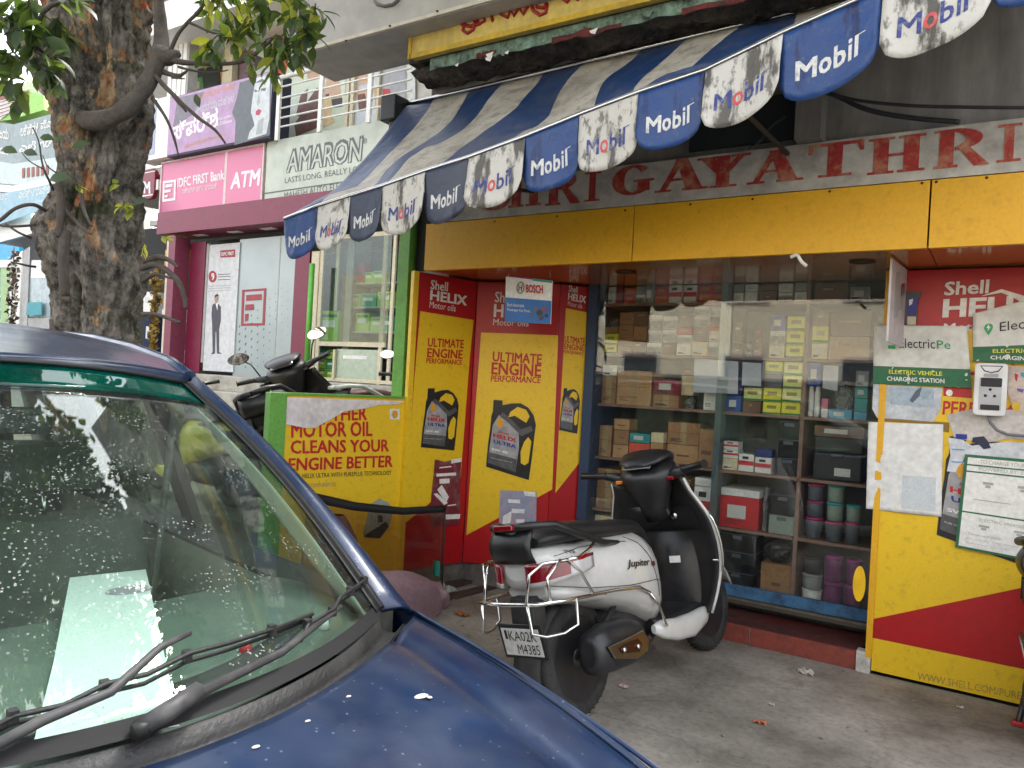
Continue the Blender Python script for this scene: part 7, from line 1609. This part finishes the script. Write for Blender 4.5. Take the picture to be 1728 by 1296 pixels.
for y in (-.34, .34):
    st_ = bc(MB().box((-1.05, y-.25, .45), (-.55, y+.25, .62)), 'seat', m_seatc, bevel=.05)
    g = MB(); g.rings([[V((-1.06-.22*t+dx, y+dy*.9, .6+.42*t)) for dx, dy in ((.05, -.24), (.09, 0), (.05, .24), (-.06, .24), (-.08, 0), (-.06, -.24))] for t in (0, .3, .7, 1)]); bc(g, 'seat_back', m_seatc, st_, bevel=.02)
    bc(MB().box((-1.36, y-.11, 1.08), (-1.28, y+.11, 1.24)), 'headrest', m_seatc, st_, bevel=.04)
    bc(MB().tube([V((-1.29, y-.06, 1.0)), V((-1.31, y-.06, 1.1))], .008, 6), 'headrest_post', m_steel, st_)
    bc(MB().tube([V((-1.15, math.copysign(.60, y), 1.35)), V((-1.12, math.copysign(.56, y), .9)), V((-1.0, math.copysign(.50, y), .6))], .012, 6), 'seat_belt', M('grey_belt', (.10, .10, .095), .8, local=True), st_)
rs = bc(MB().box((-2.3, -.58, .45), (-1.8, .58, .64)), 'seat', m_seatc, bevel=.05); bc(MB().box((-2.42, -.58, .6), (-2.28, .58, 1.15)), 'seat_back', m_seatc, rs, bevel=.05)
mr_ = bc(MB().box((-.60, -.11, 1.33), (-.57, .11, 1.39)), 'rear_view_mirror', m_rub, bevel=.012)
bc(MB().tube([V((-.58, 0, 1.38)), V((-.60, 0, 1.455))], .008, 6), 'mirror_stem', m_rub, mr_)
# bird dropping and twig litter on the bonnet
c = None
for (px, py, r, nm) in ((706, 1188, .009, 'bird_dropping'), (432, 1272, .004, 'bird_dropping'), (590, 1180, .003, 'bird_dropping'), (522, 1222, .003, 'bird_dropping')):
    best = min(((bon(i/60, j/60)) for i in range(61) for j in range(61)), key=lambda p: (lambda q: (q[0]-px)**2+(q[1]-py)**2)(proj(CM @ p)))
    g = MB(); g.lathe([(r, 0), (r*.8, .0015), (0, .002)], Matrix.Translation(best+V((0, 0, .007))) @ Matrix.Diagonal((1, 1.7, 1, 1)), 9); g.lathe([(r*.6, 0), (r*.4, .0012), (0, .0016)], Matrix.Translation(best+V((r*1.3, r, .007))), 8) if r > .005 else None
    bc(g, nm, M('dropping_white', (.55, .54, .48), .8))
# ================================================================== street tree
TB = hd(166, 640, 4.55); TB.z = 0
tree = thing('street_tree', 'gnarled mossy street tree with peeling orange patches and burls behind the car roof', 'tree', TB)
def barkmat():
    m = bpy.data.materials.new('gnarled_bark'); m.use_nodes = True; N = m.node_tree.nodes; L = m.node_tree.links; b = N['Principled BSDF']; b.inputs['Roughness'].default_value = .95; b.inputs['Specular IOR Level'].default_value = .2
    g = N.new('ShaderNodeNewGeometry')
    def noi(sc, d=8, ro=.6, zs=1.0, out=0):
        mp = N.new('ShaderNodeMapping'); mp.inputs['Scale'].default_value = (1, 1, zs); L.new(g.outputs['Position'], mp.inputs[0])
        n = N.new('ShaderNodeTexNoise'); n.inputs['Scale'].default_value = sc; n.inputs['Detail'].default_value = d; n.inputs['Roughness'].default_value = ro; L.new(mp.outputs[0], n.inputs['Vector']); return n.outputs[out]
    def ramp(s, pts):
        r = N.new('ShaderNodeValToRGB'); e = r.color_ramp.elements
        while len(e) < len(pts): e.new(.5)
        for i, (p, c) in enumerate(pts): e[i].position = p; e[i].color = (*c, 1)
        L.new(s, r.inputs[0]); return r.outputs[0]
    base = ramp(noi(9, 10, .72), [(.32, (.026, .023, .021)), (.41, (.10, .09, .08)), (.51, (.23, .21, .185)), (.66, (.36, .325, .285))])
    def mix(f, a, c):
        x = N.new('ShaderNodeMix'); x.data_type = 'RGBA'; L.new(f, x.inputs[0]); L.new(a, x.inputs[6])
        if isinstance(c, tuple): x.inputs[7].default_value = (*c, 1)
        else: L.new(c, x.inputs[7])
        return x.outputs[2]
    def mr(s, a, b_, d=1): r = N.new('ShaderNodeMapRange'); r.inputs[1].default_value = a; r.inputs[2].default_value = b_; r.inputs[4].default_value = d; L.new(s, r.inputs[0]); return r.outputs[0]
    moss = mr(noi(3.3, 6, .6), .52, .62, .75); cur = mix(moss, base, (.035, .045, .014))
    peel = mr(noi(4.2, 7, .62, .7), .568, .595); pc = ramp(noi(7, 6), [(.35, (.30, .08, .035)), (.45, (.40, .20, .10)), (.58, (.50, .36, .22))])
    cur = mix(peel, cur, pc)
    gr = ramp(noi(38, 8, .7, .6), [(.35, (.3, .3, .3)), (.5, (1, 1, 1)), (.7, (1.5, 1.45, 1.4))])
    mu = N.new('ShaderNodeMix'); mu.data_type = 'RGBA'; mu.blend_type = 'MULTIPLY'; mu.inputs[0].default_value = .8; L.new(cur, mu.inputs[6]); L.new(gr, mu.inputs[7]); L.new(mu.outputs[2], b.inputs['Base Color'])
    bp = N.new('ShaderNodeBump'); bp.inputs['Strength'].default_value = 1; bp.inputs['Distance'].default_value = .02; L.new(noi(24, 10, .75, .6), bp.inputs['Height']); L.new(bp.outputs[0], b.inputs['Normal'])
    return m
m_bark = barkmat(); m_twig = M('twig_bark', (.075, .06, .052), .9, dirt=.5, dcol=(.14, .12, .11), ds=25, bump=.5, bs=90)
TR = [(-700, 250, 62), (-300, 215, 78), (0, 180, 92), (60, 176, 88), (120, 178, 84), (180, 178, 80), (260, 170, 72), (330, 166, 70), (400, 160, 78), (450, 166, 70), (520, 168, 64), (600, 170, 70), (700, 168, 84), (1100, 165, 110)]
def trc(py):
    for i in range(len(TR)-1):
        a, b = TR[i], TR[i+1]
        if a[0] <= py <= b[0]: f = (py-a[0])/(b[0]-a[0]); f = f*f*(3-2*f); return a[1]+(b[1]-a[1])*f, a[2]+(b[2]-a[2])*f
    return TR[-1][1:]
BUR = [(140, -95, .16, 60), (105, -70, .10, 40), (395, -95, .12, 55), (385, 60, .10, 50), (470, 40, .10, 45), (520, -60, .06, 45), (560, -80, .03, 30), (300, 20, .06, 60), (60, 10, .05, 60), (430, -30, .09, 50), (230, -20, .07, 40), (560, 50, .08, 50), (490, 90, .05, 40), (180, 60, .05, 50)]
def trunk(u, v):
    py = 1080-1780*v; cx_, r = trc(py); D = 4.55; c = hd(cx_, py, D); R = r/FPX*D*.86
    a = 2*PI*u; out = RT*math.cos(a)-FW*math.sin(a)      # a=0 right in the photo, 90 deg towards the camera
    ang = math.degrees(math.atan2(math.cos(a), math.sin(a)))   # 0 facing the camera, + right
    e = 0
    for (by, ba, h, wd) in BUR:
        da = (ang-ba+180) % 360-180; e += h*math.exp(-((py-by)/wd)**2-(da/38)**2)
    p = V((math.cos(a)*1.3, math.sin(a)*1.3, -py/300)); n1 = noise.fractal(p*1.7, 1, 2, 3); n2 = noise.turbulence(p*5, 4, False); n3 = noise.noise(p*16); n4 = noise.noise(p*34)
    fl = .05*max(0, (py-650)/400)*(1+math.sin(a*5+1))
    ed = 1+.2*n1+.09*math.sin(a*3+py/130.)+.05*math.sin(a*7-py/60)
    rr = R*ed+e+fl+.055*(n2-.5)+.020*n3+.008*n4
    return c+out*rr
MB().grid(lambda u, v: trunk(u, v), 170, 460).build('trunk', m_bark, tree); weld(bpy.data.objects['trunk'], 1e-4); fixn(bpy.data.objects['trunk'])
def limb(pts, r, nm='limb', mt=None, seg=6, jit=.006, n=10):
    P = [hd(x, y, d) for x, y, d in pts]; Q = []; RR = []; nR = len(r)-1
    for i in range(len(P)-1):
        for k in range(seg):
            t = k/seg; p0 = P[max(i-1, 0)]; p1 = P[i]; p2 = P[i+1]; p3 = P[min(i+2, len(P)-1)]
            q = .5*((2*p1)+(p2-p0)*t+(2*p0-5*p1+4*p2-p3)*t*t+(3*p1-p0-3*p2+p3)*t**3); q += V((noise.noise(q*9), noise.noise(q*9+V((5, 0, 0))), noise.noise(q*9+V((0, 5, 0)))))*jit; Q.append(q)
            g_ = (i+t)/(len(P)-1)*nR; j = min(int(g_), nR-1); RR.append((r[j]+(r[j+1]-r[j])*(g_-j))*(1+.18*noise.noise(q*16)))
    Q.append(P[-1]); RR.append(r[-1]); return MB().tube(Q, RR, n).build(nm, mt or m_bark, tree)
m_limb = M('grey_limb_bark', (.10, .085, .076), .9, dirt=.6, dcol=(.04, .035, .03), ds=14, bump=.8, bs=60)
limb([(118, 188, 4.50), (150, 204, 4.26), (195, 195, 4.16), (232, 165, 4.18), (255, 128, 4.22), (268, 92, 4.26), (272, 55, 4.3), (268, 0, 4.3), (275, -80, 4.3)], [.046, .050, .049, .047, .043, .046, .036, .030, .026], mt=m_limb, n=14)
limb([(268, 92, 4.26), (285, 96, 4.25), (300, 90, 4.25), (294, 100, 4.25)], [.05, .045, .02, .01], mt=m_limb)
for pts, r in ((((285, 100, 4.25), (330, 107, 4.2), (395, 106, 4.15), (430, 92, 4.1), (465, 60, 4.05)), [.020, .013, .011, .010, .006]),
               (((285, 92, 4.25), (300, 60, 4.25), (318, 38, 4.2), (342, 8, 4.2), (350, -40, 4.2)), [.014, .011, .010, .009, .007]),
               (((318, 38, 4.2), (360, 55, 4.2), (400, 52, 4.15), (440, 60, 4.1)), [.008, .006, .005, .003]),
               (((272, 120, 4.25), (300, 128, 4.22), (318, 117, 4.2)), [.018, .012, .004]), (((300, 112, 4.22), (340, 122, 4.2), (385, 118, 4.2)), [.008, .005, .003]),
               (((262, 128, 4.2), (298, 165, 4.15), (330, 195, 4.12), (362, 218, 4.1), (380, 242, 4.1)), [.012, .011, .010, .008, .005]), (((268, 135, 4.2), (290, 160, 4.15), (314, 188, 4.12)), [.011, .009, .006]),
               (((258, 165, 4.2), (280, 200, 4.16), (295, 235, 4.15), (302, 264, 4.15)), [.010, .008, .007, .004]), (((290, 130, 4.2), (312, 133, 4.2)), [.009, .003]),
               (((95, 112, 4.3), (62, 82, 4.25), (30, 50, 4.2), (0, 30, 4.2), (-60, 0, 4.2)), [.022, .017, .013, .011, .009]), (((88, 130, 4.3), (62, 118, 4.25), (30, 95, 4.2), (10, 70, 4.2)), [.010, .007, .006, .004]),
               (((65, 60, 4.1), (68, 30, 4.1), (85, 10, 4.1), (104, 0, 4.1), (120, -40, 4.1)), [.014, .012, .012, .012, .01]),
               (((245, 440, 4.2), (268, 434, 4.15), (288, 440, 4.12), (300, 452, 4.1)), [.020, .016, .012, .006]), (((238, 452, 4.2), (262, 446, 4.15), (285, 458, 4.1), (302, 478, 4.08), (311, 500, 4.08), (312, 520, 4.08)), [.020, .018, .016, .015, .014, .012]),
               (((240, 475, 4.2), (262, 462, 4.15), (290, 470, 4.1)), [.013, .011, .004]), (((240, 530, 4.2), (270, 532, 4.15), (305, 545, 4.1)), [.014, .011, .008]),
               (((108, 340, 4.25), (118, 362, 4.2), (140, 385, 4.12), (155, 395, 4.1)), [.012, .010, .009, .006]), (((136, 318, 4.2), (140, 350, 4.15), (155, 382, 4.1)), [.014, .010, .006]),
               (((75, 355, 4.2), (55, 345, 4.1), (25, 352, 4.1), (0, 372, 4.1), (-20, 380, 4.1)), [.012, .010, .010, .010, .009]), (((52, 402, 4.2), (30, 392, 4.1), (10, 378, 4.1)), [.007, .006, .005]), (((60, 380, 4.2), (20, 382, 4.1), (0, 380, 4.1)), [.008, .006, .006]),
               (((90, 320, 4.25), (78, 295, 4.1), (70, 270, 4.1), (66, 240, 4.1), (55, 215, 4.1)), [.007, .006, .005, .004, .003]), (((72, 285, 4.1), (50, 272, 4.1), (36, 256, 4.1)), [.004, .003, .002]), (((95, 292, 4.2), (80, 280, 4.1), (72, 262, 4.1)), [.004, .003, .002]),
               (((112, 390, 4.15), (106, 440, 4.1), (110, 500, 4.1)), [.030, .028, .022]), (((100, 310, 4.22), (102, 350, 4.15), (100, 400, 4.12)), [.022, .02, .018]), (((60, 450, 4.2), (40, 447, 4.1), (18, 442, 4.1)), [.007, .006, .003])):
    limb(pts, r, 'twig', m_twig, 5, .004, 7)
# leaves
def LF(name, c):
    m = M(name, c, .42, spec=.5, var=.25, ds=6); N = m.node_tree.nodes; L = m.node_tree.links; b = N['Principled BSDF']
    t = N.new('ShaderNodeBsdfTranslucent'); t.inputs[0].default_value = (min(1, c[0]*3.2), min(1, c[1]*2.9), c[2]*1.5, 1); a = N.new('ShaderNodeMixShader'); a.inputs[0].default_value = .38
    L.new(b.outputs[0], a.inputs[1]); L.new(t.outputs[0], a.inputs[2]); L.new(a.outputs[0], N['Material Output'].inputs[0]); return m
m_lf = [LF('leaf_%d' % i, c) for i, c in enumerate(((.040, .075, .025), (.058, .10, .030), (.10, .15, .035), (.22, .25, .05), (.045, .070, .042), (.38, .37, .07)))]
def leaf(mb, c, d, up, L_, W_, m):
    d = d.normalized(); s = d.cross(up).normalized(); n = s.cross(d).normalized()
    k = len(mb.v); P = [c]
    for t, w in ((.22, .62), (.5, 1.0), (.8, .6)):
        q = c+d*L_*t-n*L_*.18*t*t; P += [q-s*W_*w*.5+n*W_*.10, q-n*.0, q+s*W_*w*.5+n*W_*.10]
    P.append(c+d*L_-n*L_*.22); mb.v += P
    F = [(0, 1, 2), (0, 2, 3), (1, 4, 5, 2), (2, 5, 6, 3), (4, 7, 8, 5), (5, 8, 9, 6), (7, 10, 8), (8, 10, 9)]
    for f in F: mb.f.append([k+i for i in f]); mb.m.append(m); mb.s.append(True)
rl_ = random.Random(11)
def rv(): return V((rl_.uniform(-1, 1), rl_.uniform(-1, 1), rl_.uniform(-1, 1)))
def cluster(px, py, D, n, spread, size, cols, name='leaf_spray', nt=3):
    """sprays of leaves on thin twigs"""
    for k in range(nt):
        c = hd(px, py, D)+rv()*spread*.35; d = (rv()+V((.3, 0, -.1))).normalized(); e = c+d*spread*rl_.uniform(.6, 1.0)-V((0, 0, spread*.2)); mid = c.lerp(e, .5)+V((0, 0, spread*.08))
        tw = MB().tube([c, mid, e], [.004, .003, .0015], 5).build('twig', m_twig, tree); mb = MB()
        for j in range(n):
            t = (j+.5)/n; q = (c.lerp(mid, t*2) if t < .5 else mid.lerp(e, t*2-1)); ld = (rv()+(e-c).normalized()*.8+V((0, 0, -.35)))
            leaf(mb, q, ld, rv()+V((0, 0, 1.5)), size*rl_.uniform(.7, 1.2), size*.5*rl_.uniform(.8, 1.1), rl_.choice(cols))
        mb.build(name, m_lf, tree, kind='stuff')
sp = [(350, 20, 4.2), (385, 12, 4.15), (400, 45, 4.1), (430, 20, 4.1), (440, 55, 4.05), (462, 10, 4.1), (470, 45, 4.0), (480, 80, 4.0), (500, 30, 3.95), (515, 55, 3.95), (455, 85, 4.05), (495, 70, 3.95), (420, 75, 4.1), (375, 50, 4.15), (530, 20, 4.0), (505, 0, 4.0), (440, -10, 4.1), (400, -15, 4.1), (520, 95, 3.95), (360, -5, 4.2), (475, 25, 4.1), (345, 62, 4.2)]
for x, y, D in sp: cluster(x, y, D, 7, .17, .10, [0, 1, 1, 2, 2, 3, 3, 5] if x < 470 else [0, 0, 1, 1, 2, 4, 3], nt=2)
for x, y, D in ((10, 10, 4.1), (40, 20, 4.0), (70, 5, 4.0), (20, 60, 4.0), (55, 100, 4.0), (75, 118, 4.05), (8, 95, 4.1), (50, 45, 4.15), (30, 120, 4.1), (90, 25, 4.1), (-20, 50, 4.0), (75, 80, 4.2)): cluster(x, y, D, 8, .16, .12, [0, 0, 4, 4, 1, 2], nt=2)
for (x, y, dx, dz, s) in ((78, 62, 1, -.6, .15), (30, 40, -.3, -1, .15), (92, 236, -1, .25, .09), (64, 262, -1, .3, .09), (30, 258, -1, .3, .1), (120, 250, 1, .5, .10), (120, 300, -1, 0, .13), (225, 345, 1, .6, .08), (330, 158, .3, -1, .07), (92, 240, .3, .3, .06)):
    mb = MB(); c = hd(x, y, 4.0); leaf(mb, c, RT*dx+V((0, 0, dz)), -FW+V((0, 0, .4)), s, s*.55, rl_.choice([0, 4, 4, 1])); mb.build('leaf', m_lf, tree)
for x, y in ((215, 352), (228, 345), (236, 360), (240, 405), (118, 300), (200, 312), (262, 398)): cluster(x, y, 4.1, 4, .06, .06, [3, 5, 2], nt=1)
# the crown overhead: limbs and leaf clumps above the street
for k, (x, y, z) in enumerate(((-3.2, 1.6, 5.6), (-1.6, .6, 6.4), (-4.2, .2, 6.2), (-5.6, 3.2, 6.0), (-6.2, 1.2, 6.4), (-3.0, -1.2, 6.8), (-.2, .9, 6.9), (-4.8, 4.2, 6.6))):
    b_ = hd(205, -260, 4.55); e_ = V((x, y, z)); m1 = b_.lerp(e_, .5)+V((0, 0, .25))
    MB().tube([b_+V((0, 0, -.1)), b_.lerp(m1, .5), m1, m1.lerp(e_, .5)+rv()*.1, e_], [.10, .07, .05, .035, .015], 9).build('limb', m_bark, tree)
mb = MB(); cl = []
for k in range(34): cl.append((V((rl_.uniform(-3.6, -1.0), rl_.uniform(-.9, 2.2), rl_.uniform(4.7, 6.3))), rl_.uniform(.3, .5)))  # extra unseen clumps added for the leaf reflections in the windscreen
for k in range(44): cl.append((V((rl_.uniform(-3.6, -.9), rl_.uniform(1.0, 3.3), rl_.uniform(4.3, 5.9))), rl_.uniform(.28, .45)))  # more unseen clumps, added to screen the sign box from that reflection
for k in range(95):
    x = rl_.uniform(-7.5, .2); y = rl_.uniform(-2.6, 3.0); z = 5.1+rl_.random()*2.6
    if noise.noise(V((x*.7, y*.7, 3))) < -.06: continue
    cl.append((V((x, y, z)), rl_.uniform(.35, .7)))
for c, r in cl:
    for j in range(120):
        d_ = rv().normalized()*r*rl_.random()**.5; d_.z *= .6; q = c+d_
        if q.z < 4.3: continue
        leaf(mb, q, rv()+V((0, 0, -.4)), rv()+V((0, 0, 1)), rl_.uniform(.12, .2), rl_.uniform(.07, .10), rl_.choice([0, 1, 1, 2, 4]))
mb.build('foliage', m_lf, tree, kind='stuff')
# ================================================================== more two wheelers on the raised yard
h2 = V((-.6, .8, 0)); s2_ = scooter('black scooter with two mirrors leaning on its stand behind the side board', m_bkp, m_seat, smat(-4.55, 4.34, .52, h2, 22, 1.05), full=False, mirrors=True, group='scooters on the raised yard')
s3_ = scooter('mint white scooter with brown seat standing behind the side board near the green post', m_mintp, m_brseat, smat(-4.62, 5.50, .53, V((-.13, .99, 0)), 8, 1.03), full=False, mirrors=True, accent=m_mintp, group='scooters on the raised yard')
s4_ = scooter('yellow scooter with black seat between the tree and the car pillar', m_yelpnt, m_seat, smat(-5.20, 3.62, .50, V((-.99, .08, 0)), 6, .84), full=False, mirrors=False, inner=m_silv, group='scooters on the raised yard')
# dark scooter at the right edge
pr = hz(1716, 1228, 0)
s5_ = scooter('black scooter just entering the picture at the right edge', m_bkp, m_seat, smat(hd(1712, 900, 3.45).x+1.10, hd(1712, 900, 3.45).y+.02, 0, V((.999, .03, 0)), 5, 1.08), full=False, mirrors=False)
ppp = hz(1719, 1226, 0)
MB().tube([V((ppp.x+.02, ppp.y, .16)), V((ppp.x, ppp.y, .03)), V((ppp.x-.012, ppp.y-.01, .01))], [.014, .014, .013], 8).build('stand', m_black, s5_)
MB().box((ppp.x-.03, ppp.y-.022, .004), (ppp.x+.02, ppp.y+.018, .028)).build('stand_foot', M('red_rubber', (.45, .02, .03), .5), s5_, bevel=.006)
# ================================================================== spare glass, person, litter
gp_ = thing('spare_windscreen', 'used curved car windscreen with black top edge propped on the floor against the boards', 'glass pane', hz(700, 990, 0))
base_ = [(520, 4.50), (600, 4.74), (680, 5.02), (752, 5.28)]; topy = [830, 848, 857, 853]
def gpt(u, v):
    i = min(int(u*3), 2); f = u*3-i; px = base_[i][0]*(1-f)+base_[i+1][0]*f; D = base_[i][1]*(1-f)+base_[i+1][1]*f; ty = topy[i]*(1-f)+topy[i+1]*f
    t = hd(px, ty, D); b = V((t.x, t.y, .02))+FW*-.05+RT*.03*(u-.5); return b.lerp(t, v)-FW*.02*math.sin(PI*v)
gg = MB().grid(gpt, 24, 10).build('glass', GLASS('brownish_glass', (.80, .74, .66), .03, (.25, .22, .18), 9), gp_, solid=.005)
MB().grid(lambda u, v: gpt(u, .93+.075*v)+FW*-.006, 24, 1).build('rubber_edge', m_rub, gp_, solid=.012)
MB().tube([gpt(.998, v/8)+FW*-.004 for v in range(9)], .006, 6).build('rubber_edge', m_rub, gp_)
a = gpt(.96, .33); MB().box((a.x-.028, a.y-.02, a.z-.05), (a.x+.028, a.y-.014, a.z+.05)).build('tag', M('teal_tag', (.02, .28, .24), .4), gp_)
cdp = hz(748, 984, 0); tag(MB().box((-.05, -.002, 0), (.05, .002, .11), 0, Matrix.Translation(cdp+V((0, 0, .015))) @ Matrix.Rotation(.5, 4, 'Z') @ Matrix.Rotation(-.5, 4, 'X')).build('card', M('pale_green_card', (.50, .56, .50), .6)), 'small pale green card leaning at the foot of the propped windscreen', 'card')
m_mauve = M('mauve_cloth', (.30, .19, .215), .85, dirt=.3, dcol=(.2, .12, .13), ds=8, bump=.5, bs=18)
A0 = hd(640, 935, 4.55); A1 = hd(712, 962, 4.95)
def heap(u, v):
    a = 2*PI*u; c = A0.lerp(A1, .5); ax = (A1-A0); ax.z = 0; L0 = ax.length*.5+.20; ax.normalize(); b_ = V((-ax.y, ax.x, 0))
    r = math.sin(PI*(.5*v)); z = .31*math.cos(PI*.5*v)**.6
    p = V((c.x, c.y, 0))+ax*math.cos(a)*r*L0+b_*math.sin(a)*r*.17+V((0, 0, z*(1-.28*math.cos(a)*r)))
    n = .055*abs(math.sin(a*5+p.z*12+2*noise.noise(p*3)))*v-.02+noise.noise(p*5)*.07+noise.noise(p*13)*.03+.022*math.sin(a*11+p.z*14+3*noise.noise(p*4))*v
    return p+V((math.cos(a), math.sin(a), .4))*n
MB().grid(heap, 60, 24).build('cloth_heap', m_mauve, label='mauve cloth draped over a low heap behind the car, before the propped windscreen', cat='cloth')
hb_ = hd(570, 905, 4.15)
def bagf(u, v):
    a = 2*PI*u; r = math.sin(PI*min(.97, v*.9+.08))**.55; p = V((hb_.x, hb_.y, 0))+V((math.cos(a)*.15*r, math.sin(a)*.13*r, .74*v))
    return p+V((math.cos(a), math.sin(a), 0))*(noise.noise(p*6)*.03+noise.noise(p*20)*.012)
MB().grid(bagf, 30, 26).build('sack', M('dark_red_sack', (.05, .014, .012), .85, bump=.8, bs=60), label='dark reddish brown sack standing behind the car pillar', cat='sack')
# planks and rubbish in the corner
m_pl = M('old_brown_board', (.075, .045, .035), .9, dirt=.7, dcol=(.03, .02, .018), ds=9, bump=.5, bs=40)
for k, (a, b, w_, z, lab) in enumerate((((728, 1022), (845, 992), .10, .0, 'long old brown plank nearest the car in the rubbish corner'), ((735, 1003), (835, 975), .16, .012, 'wide broken brown board behind the long plank'), ((790, 975), (850, 968), .10, .03, 'short brown board near the plinth'))):
    A = hz(*a, 0); B2 = hz(*b, 0); d = (B2-A).normalized(); n = V((-d.y, d.x, 0)); tag(MB().prism([A, B2, B2+n*w_, A+n*w_*.9], (0, 0, 1), .014).build('plank', m_pl), lab, 'board')
    o = bpy.data.objects['plank' if not k else 'plank.%03d' % k]; o.location.z += z
for k, (x, y, c, s, lab, nm) in enumerate(((785, 968, (.22, .09, .045), .09, 'crumpled orange brown paper scrap by the plinth', 'paper_scrap'), (768, 978, (.5, .40, .36), .05, 'pinkish crumpled paper near the green card', 'paper_scrap'), (810, 978, (.45, .43, .38), .03, 'tiny white scrap before the plinth', 'paper_scrap'), (780, 1038, (.30, .10, .03), .06, 'single dry orange leaf beside the planks', 'dry_leaf'),
                                      (735, 982, (.42, .42, .38), .05, 'white scrap at the end of the planks', 'paper_scrap'), (745, 1000, (.30, .34, .30), .12, 'long pale green glass splinter on the planks', 'glass_splinter'), (1283, 1221, (.5, .14, .06), .035, 'tiny red and yellow sweet wrapper on the concrete', 'wrapper'), (1360, 1137, (.42, .39, .35), .05, 'crumpled pale paper scrap before the step', 'paper_scrap'),
                                      (1052, 1160, (.55, .40, .33), .03, 'small pinkish pebble by the scooter tyre', 'pebble'), (1302, 1190, (.5, .48, .44), .018, 'tiny white chip on the concrete left of the wrapper', 'chip'), (1620, 1195, (.5, .48, .44), .02, 'tiny white chip before the right poster panel', 'chip'))):
    p = hz(x, y, 0); g = MB(); r_ = random.Random(k)
    g.grid(lambda u, v: p+V(((u-.5)*s*1.6, (v-.5)*s, .004+abs(noise.noise(V((u*4, v*4, k))))*s*.7)), 6, 5, smooth=False)
    z = tag(g.build(nm, M('litter_%d' % k, c, .8), solid=.0015), lab, nm.replace('_', ' ')); z.location.z = max(z.location.z, .018) if 728 < x < 850 and y < 1010 else z.location.z
r_ = random.Random(4); g = MB()
for k in range(420):
    x, y = r_.uniform(-4.2, 1.5), r_.uniform(.9, 4.65)
    if (V((x, y, 0))-V((-3.0, 4.3, 0))).length > 1.0 and r_.random() < .72: continue
    s = r_.uniform(.004, .011); a = r_.uniform(0, 6); c = V((x, y, .003)); g.prism([c+V((math.cos(a+t), math.sin(a+t), 0))*s for t in (0, 1.7, 2.9, 4.6)], (0, 0, 1), s*.5)
g.build('grit', M('grit_stone', (.26, .24, .21), .9, var=.4, ds=30), kind='stuff')
